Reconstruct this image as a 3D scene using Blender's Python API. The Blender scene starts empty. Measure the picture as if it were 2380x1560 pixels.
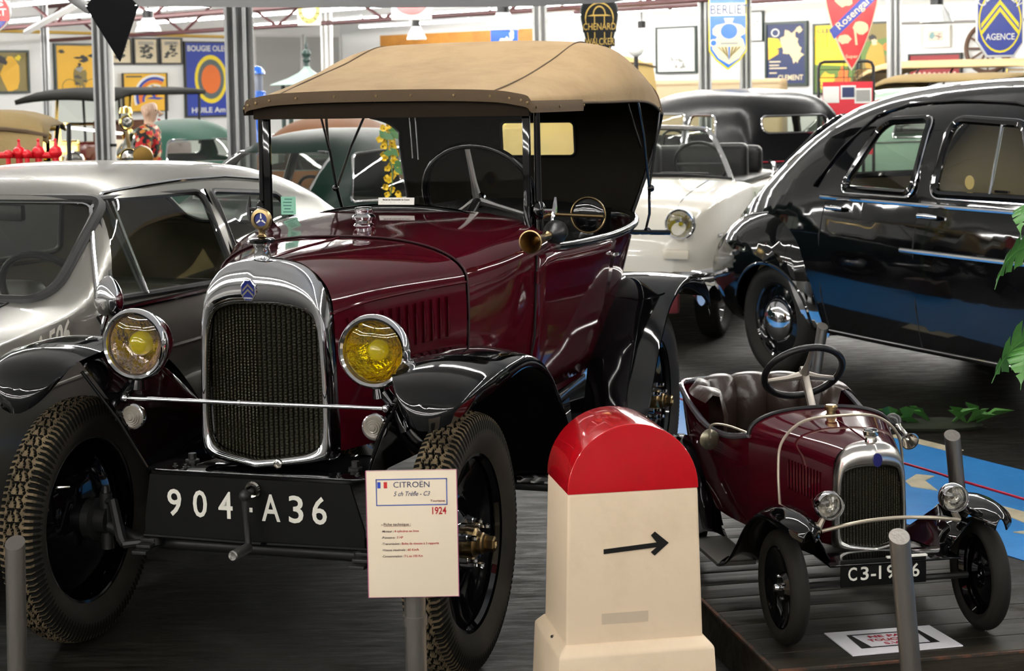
import bpy, bmesh, math, random
from mathutils import Vector, Matrix
from mathutils.bvhtree import BVHTree
random.seed(7)
PI = math.pi
scene = bpy.context.scene
COL = scene.collection

# ---------------------------------------------------------------- camera
F_PX, CAM_H, PITCH, ROLL, CY = 4123.6, 1.5859, 0.0759, 0.0176, 520.0
cd = bpy.data.cameras.new('camera'); cam = bpy.data.objects.new('camera', cd); COL.objects.link(cam)
cd.sensor_fit = 'HORIZONTAL'; cd.sensor_width = 36.0; cd.lens = F_PX / 2380 * 36.0
cd.shift_y = -(780 - CY) / 2380.0
cd.clip_end = 200
_R0 = Vector((1, 0, 0)); _F = Vector((0, math.cos(PITCH), -math.sin(PITCH))); _U0 = Vector((0, math.sin(PITCH), math.cos(PITCH)))
_R = _R0 * math.cos(ROLL) - _U0 * math.sin(ROLL); _U = _R0 * math.sin(ROLL) + _U0 * math.cos(ROLL)
cam.matrix_world = Matrix(((_R.x, _U.x, -_F.x, 0), (_R.y, _U.y, -_F.y, 0), (_R.z, _U.z, -_F.z, CAM_H), (0, 0, 0, 1)))
scene.camera = cam
scene.cycles.max_bounces = 9; scene.cycles.diffuse_bounces = 3; scene.cycles.glossy_bounces = 4; scene.cycles.transparent_max_bounces = 16
cd.dof.use_dof = True; cd.dof.focus_distance = 5.2; cd.dof.aperture_fstop = 8.0

def at(u, v, depth):
    """world point seen at photo pixel (u, v) at distance depth along the hall"""
    d = _F + _R * ((u - 1190) / F_PX) - _U * ((v - CY) / F_PX)
    return Vector((0, 0, CAM_H)) + d * (depth / d.y)

# ---------------------------------------------------------------- world, exposure
w = bpy.data.worlds.new('world'); scene.world = w; w.use_nodes = True
w.node_tree.nodes['Background'].inputs[0].default_value = (0.95, 0.97, 1.0, 1)
w.node_tree.nodes['Background'].inputs[1].default_value = 0.25
vs = scene.view_settings
vs.view_transform = 'Standard'; vs.look = 'None'; vs.exposure = 0.2; vs.gamma = 1.0; vs.use_curve_mapping = False
TUBE_POWER = 90.0       # radiance of the fluorescent tubes

# ---------------------------------------------------------------- materials
MATS = {}
def mat(name, col, rough=0.5, metal=0.0, coat=0.0, bump=None, var=None, spec=0.5, emit=None, trans=0.0):
    if name in MATS: return MATS[name]
    m = bpy.data.materials.new(name); m.use_nodes = True; MATS[name] = m
    nt = m.node_tree; b = nt.nodes['Principled BSDF']
    b.inputs['Base Color'].default_value = (*col, 1)
    b.inputs['Roughness'].default_value = rough
    b.inputs['Metallic'].default_value = metal
    b.inputs['Coat Weight'].default_value = coat
    b.inputs['Coat Roughness'].default_value = 0.03
    b.inputs['Specular IOR Level'].default_value = spec
    if trans: b.inputs['Transmission Weight'].default_value = trans
    if emit:
        b.inputs['Emission Color'].default_value = (*col, 1); b.inputs['Emission Strength'].default_value = emit
    if bump or var:
        tc = nt.nodes.new('ShaderNodeTexCoord')
    if var:   # (other colour, scale, lo, hi[, stretch])
        n = nt.nodes.new('ShaderNodeTexNoise'); n.inputs['Scale'].default_value = var[1]; n.inputs['Detail'].default_value = 6
        n.inputs['Roughness'].default_value = 0.65
        mp = nt.nodes.new('ShaderNodeMapping'); nt.links.new(tc.outputs['Object'], mp.inputs[0])
        if len(var) > 4: mp.inputs['Scale'].default_value = var[4]
        nt.links.new(mp.outputs[0], n.inputs[0])
        r = nt.nodes.new('ShaderNodeValToRGB'); nt.links.new(n.outputs['Fac'], r.inputs[0])
        r.color_ramp.elements[0].position = var[2]; r.color_ramp.elements[0].color = (*col, 1)
        r.color_ramp.elements[1].position = var[3]; r.color_ramp.elements[1].color = (*var[0], 1)
        nt.links.new(r.outputs[0], b.inputs['Base Color'])
    if bump:  # (scale, strength[, stretch])
        n = nt.nodes.new('ShaderNodeTexNoise'); n.inputs['Scale'].default_value = bump[0]; n.inputs['Detail'].default_value = 5
        mp = nt.nodes.new('ShaderNodeMapping'); nt.links.new(tc.outputs['Object'], mp.inputs[0])
        if len(bump) > 2: mp.inputs['Scale'].default_value = bump[2]
        nt.links.new(mp.outputs[0], n.inputs[0])
        bp = nt.nodes.new('ShaderNodeBump'); bp.inputs['Strength'].default_value = bump[1]; bp.inputs['Distance'].default_value = 0.02
        nt.links.new(n.outputs['Fac'], bp.inputs['Height']); nt.links.new(bp.outputs[0], b.inputs['Normal'])
    return m

def two_sided(name, paint, inside, rough=.8):
    """paint outside, trim cloth on the inner side of the same sheet"""
    m = paint.copy(); m.name = name; nt = m.node_tree; b = nt.nodes['Principled BSDF']; out = [n for n in nt.nodes if n.type == 'OUTPUT_MATERIAL'][0]
    g = nt.nodes.new('ShaderNodeNewGeometry'); d = nt.nodes.new('ShaderNodeBsdfDiffuse'); d.inputs[0].default_value = (*inside, 1); mx = nt.nodes.new('ShaderNodeMixShader')
    nt.links.new(g.outputs['Backfacing'], mx.inputs[0]); nt.links.new(b.outputs[0], mx.inputs[1]); nt.links.new(d.outputs[0], mx.inputs[2]); nt.links.new(mx.outputs[0], out.inputs[0]); return m

def glass_mat(name, tint=(0.9, 0.95, 0.92), rough=0.0, ior=1.5, extra=0.0):
    if name in MATS: return MATS[name]
    m = bpy.data.materials.new(name); m.use_nodes = True; MATS[name] = m
    nt = m.node_tree; nt.nodes.clear()
    out = nt.nodes.new('ShaderNodeOutputMaterial'); mx = nt.nodes.new('ShaderNodeMixShader')
    t = nt.nodes.new('ShaderNodeBsdfTransparent'); t.inputs[0].default_value = (*tint, 1)
    g = nt.nodes.new('ShaderNodeBsdfGlossy'); g.inputs['Roughness'].default_value = rough
    lw = nt.nodes.new('ShaderNodeLayerWeight'); lw.inputs[0].default_value = 0.5
    pw = nt.nodes.new('ShaderNodeMath'); pw.operation = 'POWER'; pw.inputs[1].default_value = 5.0
    ma = nt.nodes.new('ShaderNodeMath'); ma.operation = 'MULTIPLY_ADD'; ma.inputs[1].default_value = 0.9; ma.inputs[2].default_value = ((ior - 1) / (ior + 1)) ** 2 * 1.6 + extra
    nt.links.new(lw.outputs['Facing'], pw.inputs[0]); nt.links.new(pw.outputs[0], ma.inputs[0]); nt.links.new(ma.outputs[0], mx.inputs[0])
    nt.links.new(t.outputs[0], mx.inputs[1]); nt.links.new(g.outputs[0], mx.inputs[2]); nt.links.new(mx.outputs[0], out.inputs[0])
    return m

maroon = mat('maroon paint', (0.050, 0.0020, 0.0060), 0.07, 0, 0.3)
black_gloss = mat('black gloss paint', (0.002, 0.002, 0.0025), 0.05, 0, 0.15)
black_satin = mat('black satin paint', (0.006, 0.006, 0.007), 0.35, spec=.3)
chrome = mat('chrome', (0.82, 0.82, 0.84), 0.06, 1.0)
nickel = mat('polished nickel', (0.62, 0.58, 0.52), 0.14, 1.0)
brass = mat('aged brass', (0.30, 0.215, 0.105), 0.28, 1.0)
bright_brass = mat('polished brass', (0.85, 0.58, 0.16), 0.14, 1.0)
alu = mat('brushed aluminium', (0.55, 0.54, 0.52), 0.32, 1.0)
dark_iron = mat('dark iron', (0.03, 0.03, 0.03), 0.45, 0.6)
core_black = mat('radiator core', (0.016, 0.014, 0.010), 0.4, 0.3)
rubber = mat('tyre rubber', (0.011, 0.010, 0.008), 0.7, spec=.2)
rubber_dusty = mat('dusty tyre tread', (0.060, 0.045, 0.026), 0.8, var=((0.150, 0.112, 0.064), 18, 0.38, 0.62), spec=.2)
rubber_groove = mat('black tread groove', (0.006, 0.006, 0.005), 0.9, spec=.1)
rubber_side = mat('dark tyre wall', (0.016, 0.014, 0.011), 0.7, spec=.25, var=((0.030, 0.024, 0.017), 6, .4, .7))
leather_black = mat('black leather', (0.008, 0.008, 0.008), 0.38, bump=(60, 0.15), spec=.3)
leather_brown = mat('brown leather', (0.026, 0.016, 0.012), 0.30, bump=(50, 0.12))
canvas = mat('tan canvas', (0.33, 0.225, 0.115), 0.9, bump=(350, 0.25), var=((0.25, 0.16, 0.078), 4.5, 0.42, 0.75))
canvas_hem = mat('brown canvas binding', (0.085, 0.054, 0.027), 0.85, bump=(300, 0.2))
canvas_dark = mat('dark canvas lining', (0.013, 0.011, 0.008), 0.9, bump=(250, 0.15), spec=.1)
clear_glass = glass_mat('clear glass', (0.95, 0.96, 0.95), 0.0, 1.32)
tint_glass = glass_mat('grey green glass', (0.80, 0.84, 0.80))
lens_glass = glass_mat('lamp glass', (0.97, 0.97, 0.95), 0.02, 1.45)
white_ink = mat('white lettering', (0.72, 0.70, 0.62), 0.5)
black_ink = mat('black ink', (0.008, 0.008, 0.008), 0.6, spec=.2)
blue_ink = mat('blue ink', (0.02, 0.05, 0.25), 0.5)
red_ink = mat('red ink', (0.45, 0.012, 0.02), 0.5)

# ---------------------------------------------------------------- mesh helpers
def V(*a): return Vector(a if len(a) > 1 else a[0])

class MB:
    def __init__(s): s.v = []; s.f = []
    def add(s, vs, fs):
        n = len(s.v); s.v += [tuple(v) for v in vs]; s.f += [tuple(i + n for i in f) for f in fs]; return s
    def box(s, c, d, rz=0.0, M=None):
        x, y, z = d[0] / 2, d[1] / 2, d[2] / 2
        vs = [V(a, b, e) for a in (-x, x) for b in (-y, y) for e in (-z, z)]
        R = Matrix.Rotation(rz, 3, 'Z') if M is None else M
        vs = [R @ p + V(*c) for p in vs]
        return s.add(vs, [(0, 1, 3, 2), (4, 6, 7, 5), (0, 4, 5, 1), (2, 3, 7, 6), (0, 2, 6, 4), (1, 5, 7, 3)])
    def tube(s, path, r, n=8, closed=False, caps=True, flat=None):
        P = [V(*p) for p in path]; m = len(P)
        rs = r if isinstance(r, (list, tuple)) else [r] * m
        tan = []
        for i in range(m):
            a = P[(i - 1) % m] if (closed or i > 0) else P[i]
            b = P[(i + 1) % m] if (closed or i < m - 1) else P[i]
            t = b - a
            tan.append(t.normalized() if t.length > 1e-9 else V(0, 0, 1))
        up = V(0, 0, 1) if abs(tan[0].z) < 0.9 else V(1, 0, 0)
        nx = (up - tan[0] * up.dot(tan[0])).normalized()
        vs = []
        for i in range(m):
            nx = (nx - tan[i] * nx.dot(tan[i]))
            nx = nx.normalized() if nx.length > 1e-6 else tan[i].orthogonal().normalized()
            ny = tan[i].cross(nx)
            for k in range(n):
                a = 2 * PI * k / n
                q = nx * (math.cos(a) * rs[i]) + ny * (math.sin(a) * rs[i] * (flat or 1.0))
                vs.append(P[i] + q)
        fs = []
        for i in range(m if closed else m - 1):
            j = (i + 1) % m
            for k in range(n):
                l = (k + 1) % n
                fs.append((i * n + k, i * n + l, j * n + l, j * n + k))
        if caps and not closed:
            fs.append(tuple(range(n - 1, -1, -1))); fs.append(tuple((m - 1) * n + k for k in range(n)))
        return s.add(vs, fs)
    def lathe(s, prof, o=(0, 0, 0), axis=(0, 0, 1), n=24, close=False):
        ax = V(*axis).normalized(); e1 = ax.orthogonal().normalized()
        if abs(ax.z) < 0.9:
            e1 = (V(0, 0, 1) - ax * ax.z).normalized()
        e2 = ax.cross(e1); O = V(*o); vs = []; m = len(prof)
        for (r, h) in prof:
            for k in range(n):
                a = 2 * PI * k / n
                vs.append(O + ax * h + e1 * (r * math.cos(a)) + e2 * (r * math.sin(a)))
        fs = []
        for i in range(m if close else m - 1):
            j = (i + 1) % m
            for k in range(n):
                l = (k + 1) % n
                fs.append((i * n + k, i * n + l, j * n + l, j * n + k))
        return s.add(vs, fs)
    def grid(s, rows, close_u=False, close_v=False):
        m = len(rows); n = len(rows[0]); vs = [p for r in rows for p in r]; fs = []
        for i in range(m if close_u else m - 1):
            j = (i + 1) % m
            for k in range(n if close_v else n - 1):
                l = (k + 1) % n
                fs.append((i * n + k, i * n + l, j * n + l, j * n + k))
        return s.add(vs, fs)
    def prism(s, poly, o, ex, ey, t):
        """polygon poly (2d) in plane o, ex, ey, thickness t along ex x ey (centred)"""
        O = V(*o); X = V(*ex).normalized(); Y = V(*ey).normalized(); N = X.cross(Y); n = len(poly)
        vs = [O + X * a + Y * b - N * (t / 2) for a, b in poly] + [O + X * a + Y * b + N * (t / 2) for a, b in poly]
        fs = [tuple(range(n - 1, -1, -1)), tuple(range(n, 2 * n))]
        fs += [(i, (i + 1) % n, n + (i + 1) % n, n + i) for i in range(n)]
        return s.add(vs, fs)
    def ball(s, c, r, n=16, m=10, sc=(1, 1, 1)):
        rows = []
        for i in range(m + 1):
            a = PI * i / m
            rows.append([V(c[0] + sc[0] * r * math.sin(a) * math.cos(2 * PI * k / n), c[1] + sc[1] * r * math.sin(a) * math.sin(2 * PI * k / n), c[2] + sc[2] * r * math.cos(a)) for k in range(n)])
        return s.grid(rows[::-1], close_v=True)
    def build(s, name, m, parent=None, bevel=0.0, angle=38, solid=0.0, sub=0, seg=2, fix=True):
        me = bpy.data.meshes.new(name); me.from_pydata(s.v, [], s.f)
        return finish(me, name, m, parent, bevel, angle, solid, sub, seg, fix)

def finish(me, name, m, parent=None, bevel=0.0, angle=38, solid=0.0, sub=0, seg=2, fix=True):
    bm = bmesh.new(); bm.from_mesh(me)
    bmesh.ops.remove_doubles(bm, verts=bm.verts, dist=1e-5)
    if fix: bmesh.ops.recalc_face_normals(bm, faces=bm.faces)
    if bevel:
        es = [e for e in bm.edges if len(e.link_faces) == 2 and e.calc_face_angle(0) > math.radians(30)]
        bmesh.ops.bevel(bm, geom=es, offset=bevel, segments=seg, affect='EDGES', profile=0.6, clamp_overlap=True)
    for f in bm.faces: f.smooth = True
    bm.to_mesh(me); bm.free()
    me.set_sharp_from_angle(angle=math.radians(angle))
    me.materials.clear(); me.materials.append(m)
    o = bpy.data.objects.new(name, me); COL.objects.link(o)
    if parent is not None: o.parent = parent
    if solid:
        md = o.modifiers.new('solid', 'SOLIDIFY'); md.thickness = solid; md.offset = 0
    if sub:
        md = o.modifiers.new('sub', 'SUBSURF'); md.levels = sub; md.render_levels = sub
    return o

def tag(o, label=None, cat=None, group=None, kind=None):
    if label: o['label'] = label
    if cat: o['category'] = cat
    if group: o['group'] = group
    if kind: o['kind'] = kind
    return o

def thing(name, label, cat, loc=(0, 0, 0), rz=0.0, group=None):
    o = bpy.data.objects.new(name, None); COL.objects.link(o); o.location = loc; o.rotation_euler = (0, 0, rz)
    o.empty_display_size = 0.1
    return tag(o, label, cat, group)

def copy_tree(o, parent=None):
    c = o.copy(); COL.objects.link(c)
    if parent is not None: c.parent = parent
    for ch in [x for x in COL.objects if x.parent == o]: copy_tree(ch, c)
    return c

def mirror_copy(o, parent, name=None):
    """a mirrored (left-right) copy of a part mesh, with its sub-parts"""
    me = o.data.copy()
    for v in me.vertices: v.co.y = -v.co.y
    me.flip_normals()
    c = bpy.data.objects.new(o.name.split('.')[0], me); COL.objects.link(c); c.parent = parent
    for md in o.modifiers:
        n = c.modifiers.new(md.name, md.type)
        if md.type == 'SOLIDIFY': n.thickness = md.thickness; n.offset = md.offset
        if md.type == 'SUBSURF': n.levels = md.levels; n.render_levels = md.render_levels
    for ch in [x for x in COL.objects if x.parent == o]: mirror_copy(ch, c)
    return c

_TXT = {}
def text(s, m, o, ex, ey, w=None, h=0.1, name='lettering', parent=None, align='L', t=0.0006, bold=0.0, shear=0.0):
    """lettering as thin raised mesh: o = lower left corner (or centre if align C), h = capital height, w = full width (optional fit)"""
    key = (s, bold, shear)
    if key not in _TXT:
        cu = bpy.data.curves.new('t', 'FONT'); cu.body = s; cu.resolution_u = 3; cu.offset = bold; cu.shear = shear
        ob = bpy.data.objects.new('t', cu)
        me = ob.to_mesh()
        _TXT[key] = ([v.co.copy() for v in me.vertices], [tuple(p.vertices) for p in me.polygons])
        ob.to_mesh_clear(); bpy.data.objects.remove(ob); bpy.data.curves.remove(cu)
    vs, fs = _TXT[key]
    if not vs: return None
    x0 = min(v.x for v in vs); x1 = max(v.x for v in vs)
    k = h / 0.69
    kx = (w / (x1 - x0)) if w else k
    O = V(*o); X = V(*ex).normalized(); Y = V(*ey).normalized(); N = X.cross(Y)
    off = -(x0 + x1) / 2 if align == 'C' else (-x0 if align == 'L' else -x1)
    dy = -0.345 if align == 'C' else 0
    mb = MB(); n = len(vs)
    P = [O + X * ((v.x + off) * kx) + Y * ((v.y + dy) * k) + N * t for v in vs]
    mb.add(P, fs)
    return mb.build(name, m, parent, fix=False)

def lerp(a, b, t): return a + (b - a) * t
def interp(tab, x):
    """piecewise-smooth interpolation in a table of (x, values...)"""
    if x <= tab[0][0]: return tab[0][1:]
    for a, b in zip(tab, tab[1:]):
        if x <= b[0]:
            t = (x - a[0]) / (b[0] - a[0])
            return tuple(lerp(p, q, t) for p, q in zip(a[1:], b[1:]))
    return tab[-1][1:]
def spline(pts, n=8, closed=False):
    """Catmull-Rom through pts, n steps per span"""
    P = [V(*p) for p in pts]; m = len(P); out = []
    for i in range(m if closed else m - 1):
        g = (lambda j: P[j % m]) if closed else (lambda j: P[max(0, min(m - 1, j))])
        a, b, c, d = g(i - 1), g(i), g(i + 1), g(i + 2)
        for k in range(n):
            t = k / n
            out.append(0.5 * ((2 * b) + (c - a) * t + (2 * a - 5 * b + 4 * c - d) * t * t + (3 * b - a - 3 * c + d) * t ** 3))
    if not closed: out.append(P[-1])
    return out
def rrect(x0, y0, x1, y1, r, n=5):
    out = []
    for cx, cy, a0 in ((x1 - r, y0 + r, -PI / 2), (x1 - r, y1 - r, 0), (x0 + r, y1 - r, PI / 2), (x0 + r, y0 + r, PI)):
        out += [(cx + r * math.cos(a0 + PI / 2 * k / n), cy + r * math.sin(a0 + PI / 2 * k / n)) for k in range(n + 1)]
    return out
# ================================================================= the hall (turned about 43 degrees to the camera axis)
E1 = V(.731, -.682, 0); E2 = V(.682, .731, 0); CORNER = V(-3.6, 38, 0); HALL = 46.0; CEIL = 3.35
white_wall = mat('white painted wall', (0.80, 0.81, 0.80), 0.7, bump=(40, 0.05))
def wall(name, a, b, z0, z1, m, t=.2, out=None):
    d = (b - a).normalized(); n = V(-d.y, d.x, 0)
    if out is not None and n.dot(out) < 0: n = -n
    mb = MB(); P = [a, b, b + n * t, a + n * t]
    mb.add([p + V(0, 0, z0) for p in P] + [p + V(0, 0, z1) for p in P], [(0, 1, 2, 3), (4, 5, 6, 7), (0, 1, 5, 4), (1, 2, 6, 5), (2, 3, 7, 6), (3, 0, 4, 7)])
    return tag(mb.build(name, m), kind='structure')
c1 = CORNER + E1 * HALL; c2 = CORNER - E2 * HALL; c3 = c1 - E2 * HALL
wall('wall_right', CORNER, c1, 0, CEIL, white_wall, out=E2)
wall('wall_left', c2, CORNER, 0, CEIL, white_wall, out=-E1)
grey_wall = mat('grey painted wall', (0.36, 0.36, 0.35), 0.7)
wall('wall_front', c1, c3, 0, CEIL, grey_wall, out=E1)
wall('wall_back', c3, c2, 0, CEIL, grey_wall, out=-E2)
mb = MB(); mb.add([p + V(0, 0, CEIL) for p in (CORNER, c1, c3, c2)], [(0, 1, 2, 3)])
tag(mb.build('ceiling', mat('white ceiling sheets', (0.74, 0.75, 0.75), 0.7)), kind='structure')
# floor: dark worn asphalt-like boards with streaks
fm = bpy.data.materials.new('dark worn floor'); fm.use_nodes = True; nt = fm.node_tree; b = nt.nodes['Principled BSDF']
tc = nt.nodes.new('ShaderNodeTexCoord'); mp = nt.nodes.new('ShaderNodeMapping'); mp.inputs['Rotation'].default_value = (0, 0, .3); mp.inputs['Scale'].default_value = (1.0, 5.0, 1)
nt.links.new(tc.outputs['Object'], mp.inputs[0])
n1 = nt.nodes.new('ShaderNodeTexNoise'); n1.inputs['Scale'].default_value = 5; n1.inputs['Detail'].default_value = 9; n1.inputs['Roughness'].default_value = .7; nt.links.new(mp.outputs[0], n1.inputs[0])
n2 = nt.nodes.new('ShaderNodeTexNoise'); n2.inputs['Scale'].default_value = 1.1; n2.inputs['Detail'].default_value = 4; nt.links.new(tc.outputs['Object'], n2.inputs[0])
mxn = nt.nodes.new('ShaderNodeMath'); mxn.operation = 'MULTIPLY'; nt.links.new(n1.outputs[0], mxn.inputs[0]); nt.links.new(n2.outputs[0], mxn.inputs[1])
r = nt.nodes.new('ShaderNodeValToRGB'); r.color_ramp.elements[0].position = .16; r.color_ramp.elements[0].color = (.0022, .002, .0017, 1); r.color_ramp.elements[1].position = .46; r.color_ramp.elements[1].color = (.020, .0155, .0095, 1)
nt.links.new(mxn.outputs[0], r.inputs[0]); nt.links.new(r.outputs[0], b.inputs['Base Color'])
rr = nt.nodes.new('ShaderNodeMapRange'); rr.inputs[1].default_value = .35; rr.inputs[2].default_value = .65; rr.inputs[3].default_value = .36; rr.inputs[4].default_value = .7; b.inputs['Specular IOR Level'].default_value = .3
nt.links.new(n1.outputs[0], rr.inputs[0]); nt.links.new(rr.outputs[0], b.inputs['Roughness'])
bp = nt.nodes.new('ShaderNodeBump'); bp.inputs['Strength'].default_value = .5; bp.inputs['Distance'].default_value = .012; nt.links.new(n1.outputs[0], bp.inputs['Height']); nt.links.new(bp.outputs[0], b.inputs['Normal'])
mb = MB(); mb.add([CORNER, c1, c3, c2], [(0, 1, 2, 3)]); tag(mb.build('floor', fm), kind='structure')
# painted blue walkway with cream dashes
D1 = V(.47, -.883, 0); N1 = V(.883, .47, 0)
def strip(name, u0, u1, w0, w1, z, m):
    mb = MB(); P = [D1 * u + N1 * w for u, w in ((u0, w0), (u1, w0), (u1, w1), (u0, w1))]
    mb.add([p + V(0, 0, z) for p in P] + [p + V(0, 0, .0005) for p in P], [(0, 1, 2, 3), (0, 1, 5, 4), (1, 2, 6, 5), (2, 3, 7, 6), (3, 0, 4, 7)]); return tag(mb.build(name, m), kind='structure')
blue_floor = mat('blue floor paint', (0.025, 0.23, 0.60), 0.45, bump=(30, 0.1), var=((0.035, 0.27, 0.66), 6, .4, .7))
cream_floor = mat('cream floor paint', (0.66, 0.58, 0.40), 0.5, var=((0.45, 0.40, 0.28), 9, .45, .7))
strip('floor_walkway', -13.0, 2.0, 4.18, 5.16, .003, blue_floor)
for k, u in enumerate([-9.1, -7.55, -6.16, -4.85, -3.5]):
    strip('floor_marking', u, u + .42, 5.165, 5.235, .004, cream_floor)
def floor_patch(pts, name='floor_marking'):
    mb = MB(); P = [at(u, v, 10) for u, v in pts]; C = V(0, 0, CAM_H); Q = []
    for p in P:
        d = p - C; t = (0.006 - C.z) / d.z; Q.append(C + d * t)
    mb.add(Q + [q - V(0, 0, .004) for q in Q], [tuple(range(len(Q)))] + [(i, (i + 1) % len(Q), len(Q) + (i + 1) % len(Q), len(Q) + i) for i in range(len(Q))]); return tag(mb.build(name, cream_floor), kind='structure')
floor_patch([(2278, 1172), (2300, 1168), (2440, 1205), (2440, 1228), (2380, 1214)])
floor_patch([(2104, 1118), (2130, 1102), (2172, 1106), (2150, 1117), (2180, 1140), (2118, 1130)])
floor_patch([(2355, 1236), (2440, 1228), (2440, 1250)])
# ---- fluorescent battens in diagonal rows (the hall's own lighting, plus added fill rows)
tube_m = mat('fluorescent tube', (1.0, 0.97, 0.92), 0.5, emit=TUBE_POWER)
batten_m = mat('white batten', (0.75, 0.75, 0.75), 0.4)
RD = V(.69, -.724, 0); RN = V(-.724, -.69, 0); R0 = V(.27, 28.0, 0)
def batten(L):
    mb = MB(); mb.box((0, 0, .035), (L, .07, .05)); bt = mb.build('batten', batten_m, None, bevel=.005)
    for s in (-1, 1): pass
    mt = MB(); mt.tube([(-L / 2 + .03, 0, -.012), (L / 2 - .03, 0, -.012)], .019, 10); tb = mt.build('tube', tube_m, None)
    return bt, tb
proto = {}
def put_lamp(pos, L, label, group):
    if L not in proto: proto[L] = batten(L); fresh = True
    else: fresh = False
    e = thing('fluorescent_lamp', label, 'lamp', pos, math.atan2(RD.y, RD.x), group)
    for p in proto[L]:
        q = p if fresh else p.copy()
        if not fresh: COL.objects.link(q)
        q.parent = e
def inside(p):
    d = p - CORNER; a = d.dot(E1); c = -d.dot(E2); return .8 < a < HALL - .8 and .8 < c < HALL - .8
for row in (-1, -.5, 0, .5, 1, 1.5, 2, 3, 4, 5, 6, 7):  # half-numbered rows are added between the others to brighten the far walls
    near = row >= 2
    step = 3.2 if near else 1.62
    for k in range(-26, 27):
        p = R0 + RN * (row * 5.0) + RD * (k * step) + V(0, 0, 2.86)
        if not (inside(p - RD * 1.3) and inside(p + RD * 1.3)): continue
        if near:
            put_lamp(p, 3.0, 'white fluorescent batten hung over the cars in the middle of the hall', 'battens over the middle of the hall')
        else:
            u = 1190 + F_PX * p.x / p.y if p.y > 1 else -999
            if p.y > 10 and -200 < u < 2600: put_lamp(p, 1.56, 'white fluorescent batten in the rows under the far ceiling', 'battens under the far ceiling')
# ================================================================= vintage open tourer (main car)
# local frame: x forward, y to the car's left, z up, origin on the floor under the front axle
TH = 0.3055
car = thing('vintage_car', 'maroon open vintage tourer with black wings, tan canvas hood and plate 904-A36', 'car', (-0.7139, 4.9379, 0), -(PI / 2 + TH))

def cut_window(bm, poly, ia, ib, keep):
    """cut a convex polygon (in coordinates ia, ib) into the faces accepted by keep(); returns the faces inside"""
    faces = [f for f in bm.faces if keep(f.calc_center_median())]
    n = len(poly)
    area = sum(poly[i][0] * poly[(i + 1) % n][1] - poly[(i + 1) % n][0] * poly[i][1] for i in range(n))
    P = poly if area > 0 else poly[::-1]
    for i in range(n):
        a, b = P[i], P[(i + 1) % n]
        d = (b[0] - a[0], b[1] - a[1])
        if abs(d[0]) + abs(d[1]) < 1e-7: continue
        no = [0, 0, 0]; co = [0, 0, 0]
        no[ia] = d[1]; no[ib] = -d[0]; co[ia] = a[0]; co[ib] = a[1]
        es = {e for f in faces for e in f.edges}; vs = {v for f in faces for v in f.verts}
        r = bmesh.ops.bisect_plane(bm, geom=list(faces) + list(es) + list(vs), plane_co=co, plane_no=no, dist=1e-6)
        cand = [g for g in r['geom'] if isinstance(g, bmesh.types.BMFace)]
        faces = []
        for f in cand:
            c = f.calc_center_median()
            if (c[ia] - a[0]) * no[ia] + (c[ib] - a[1]) * no[ib] < 0: faces.append(f)
    return faces

def split_off(bm, faces):
    """move faces out of bm to new (verts, faces) lists"""
    idx = {}; vs = []; fs = []
    for f in faces:
        l = []
        for v in f.verts:
            if v not in idx: idx[v] = len(vs); vs.append(v.co.copy())
            l.append(idx[v])
        fs.append(l)
    bmesh.ops.delete(bm, geom=faces, context='FACES')
    return vs, fs

def half_to_full(half):
    """half outline from bottom centre to top centre (y >= 0) -> closed loop"""
    return half + [(-a, b) for a, b in half[-2:0:-1]]

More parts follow.
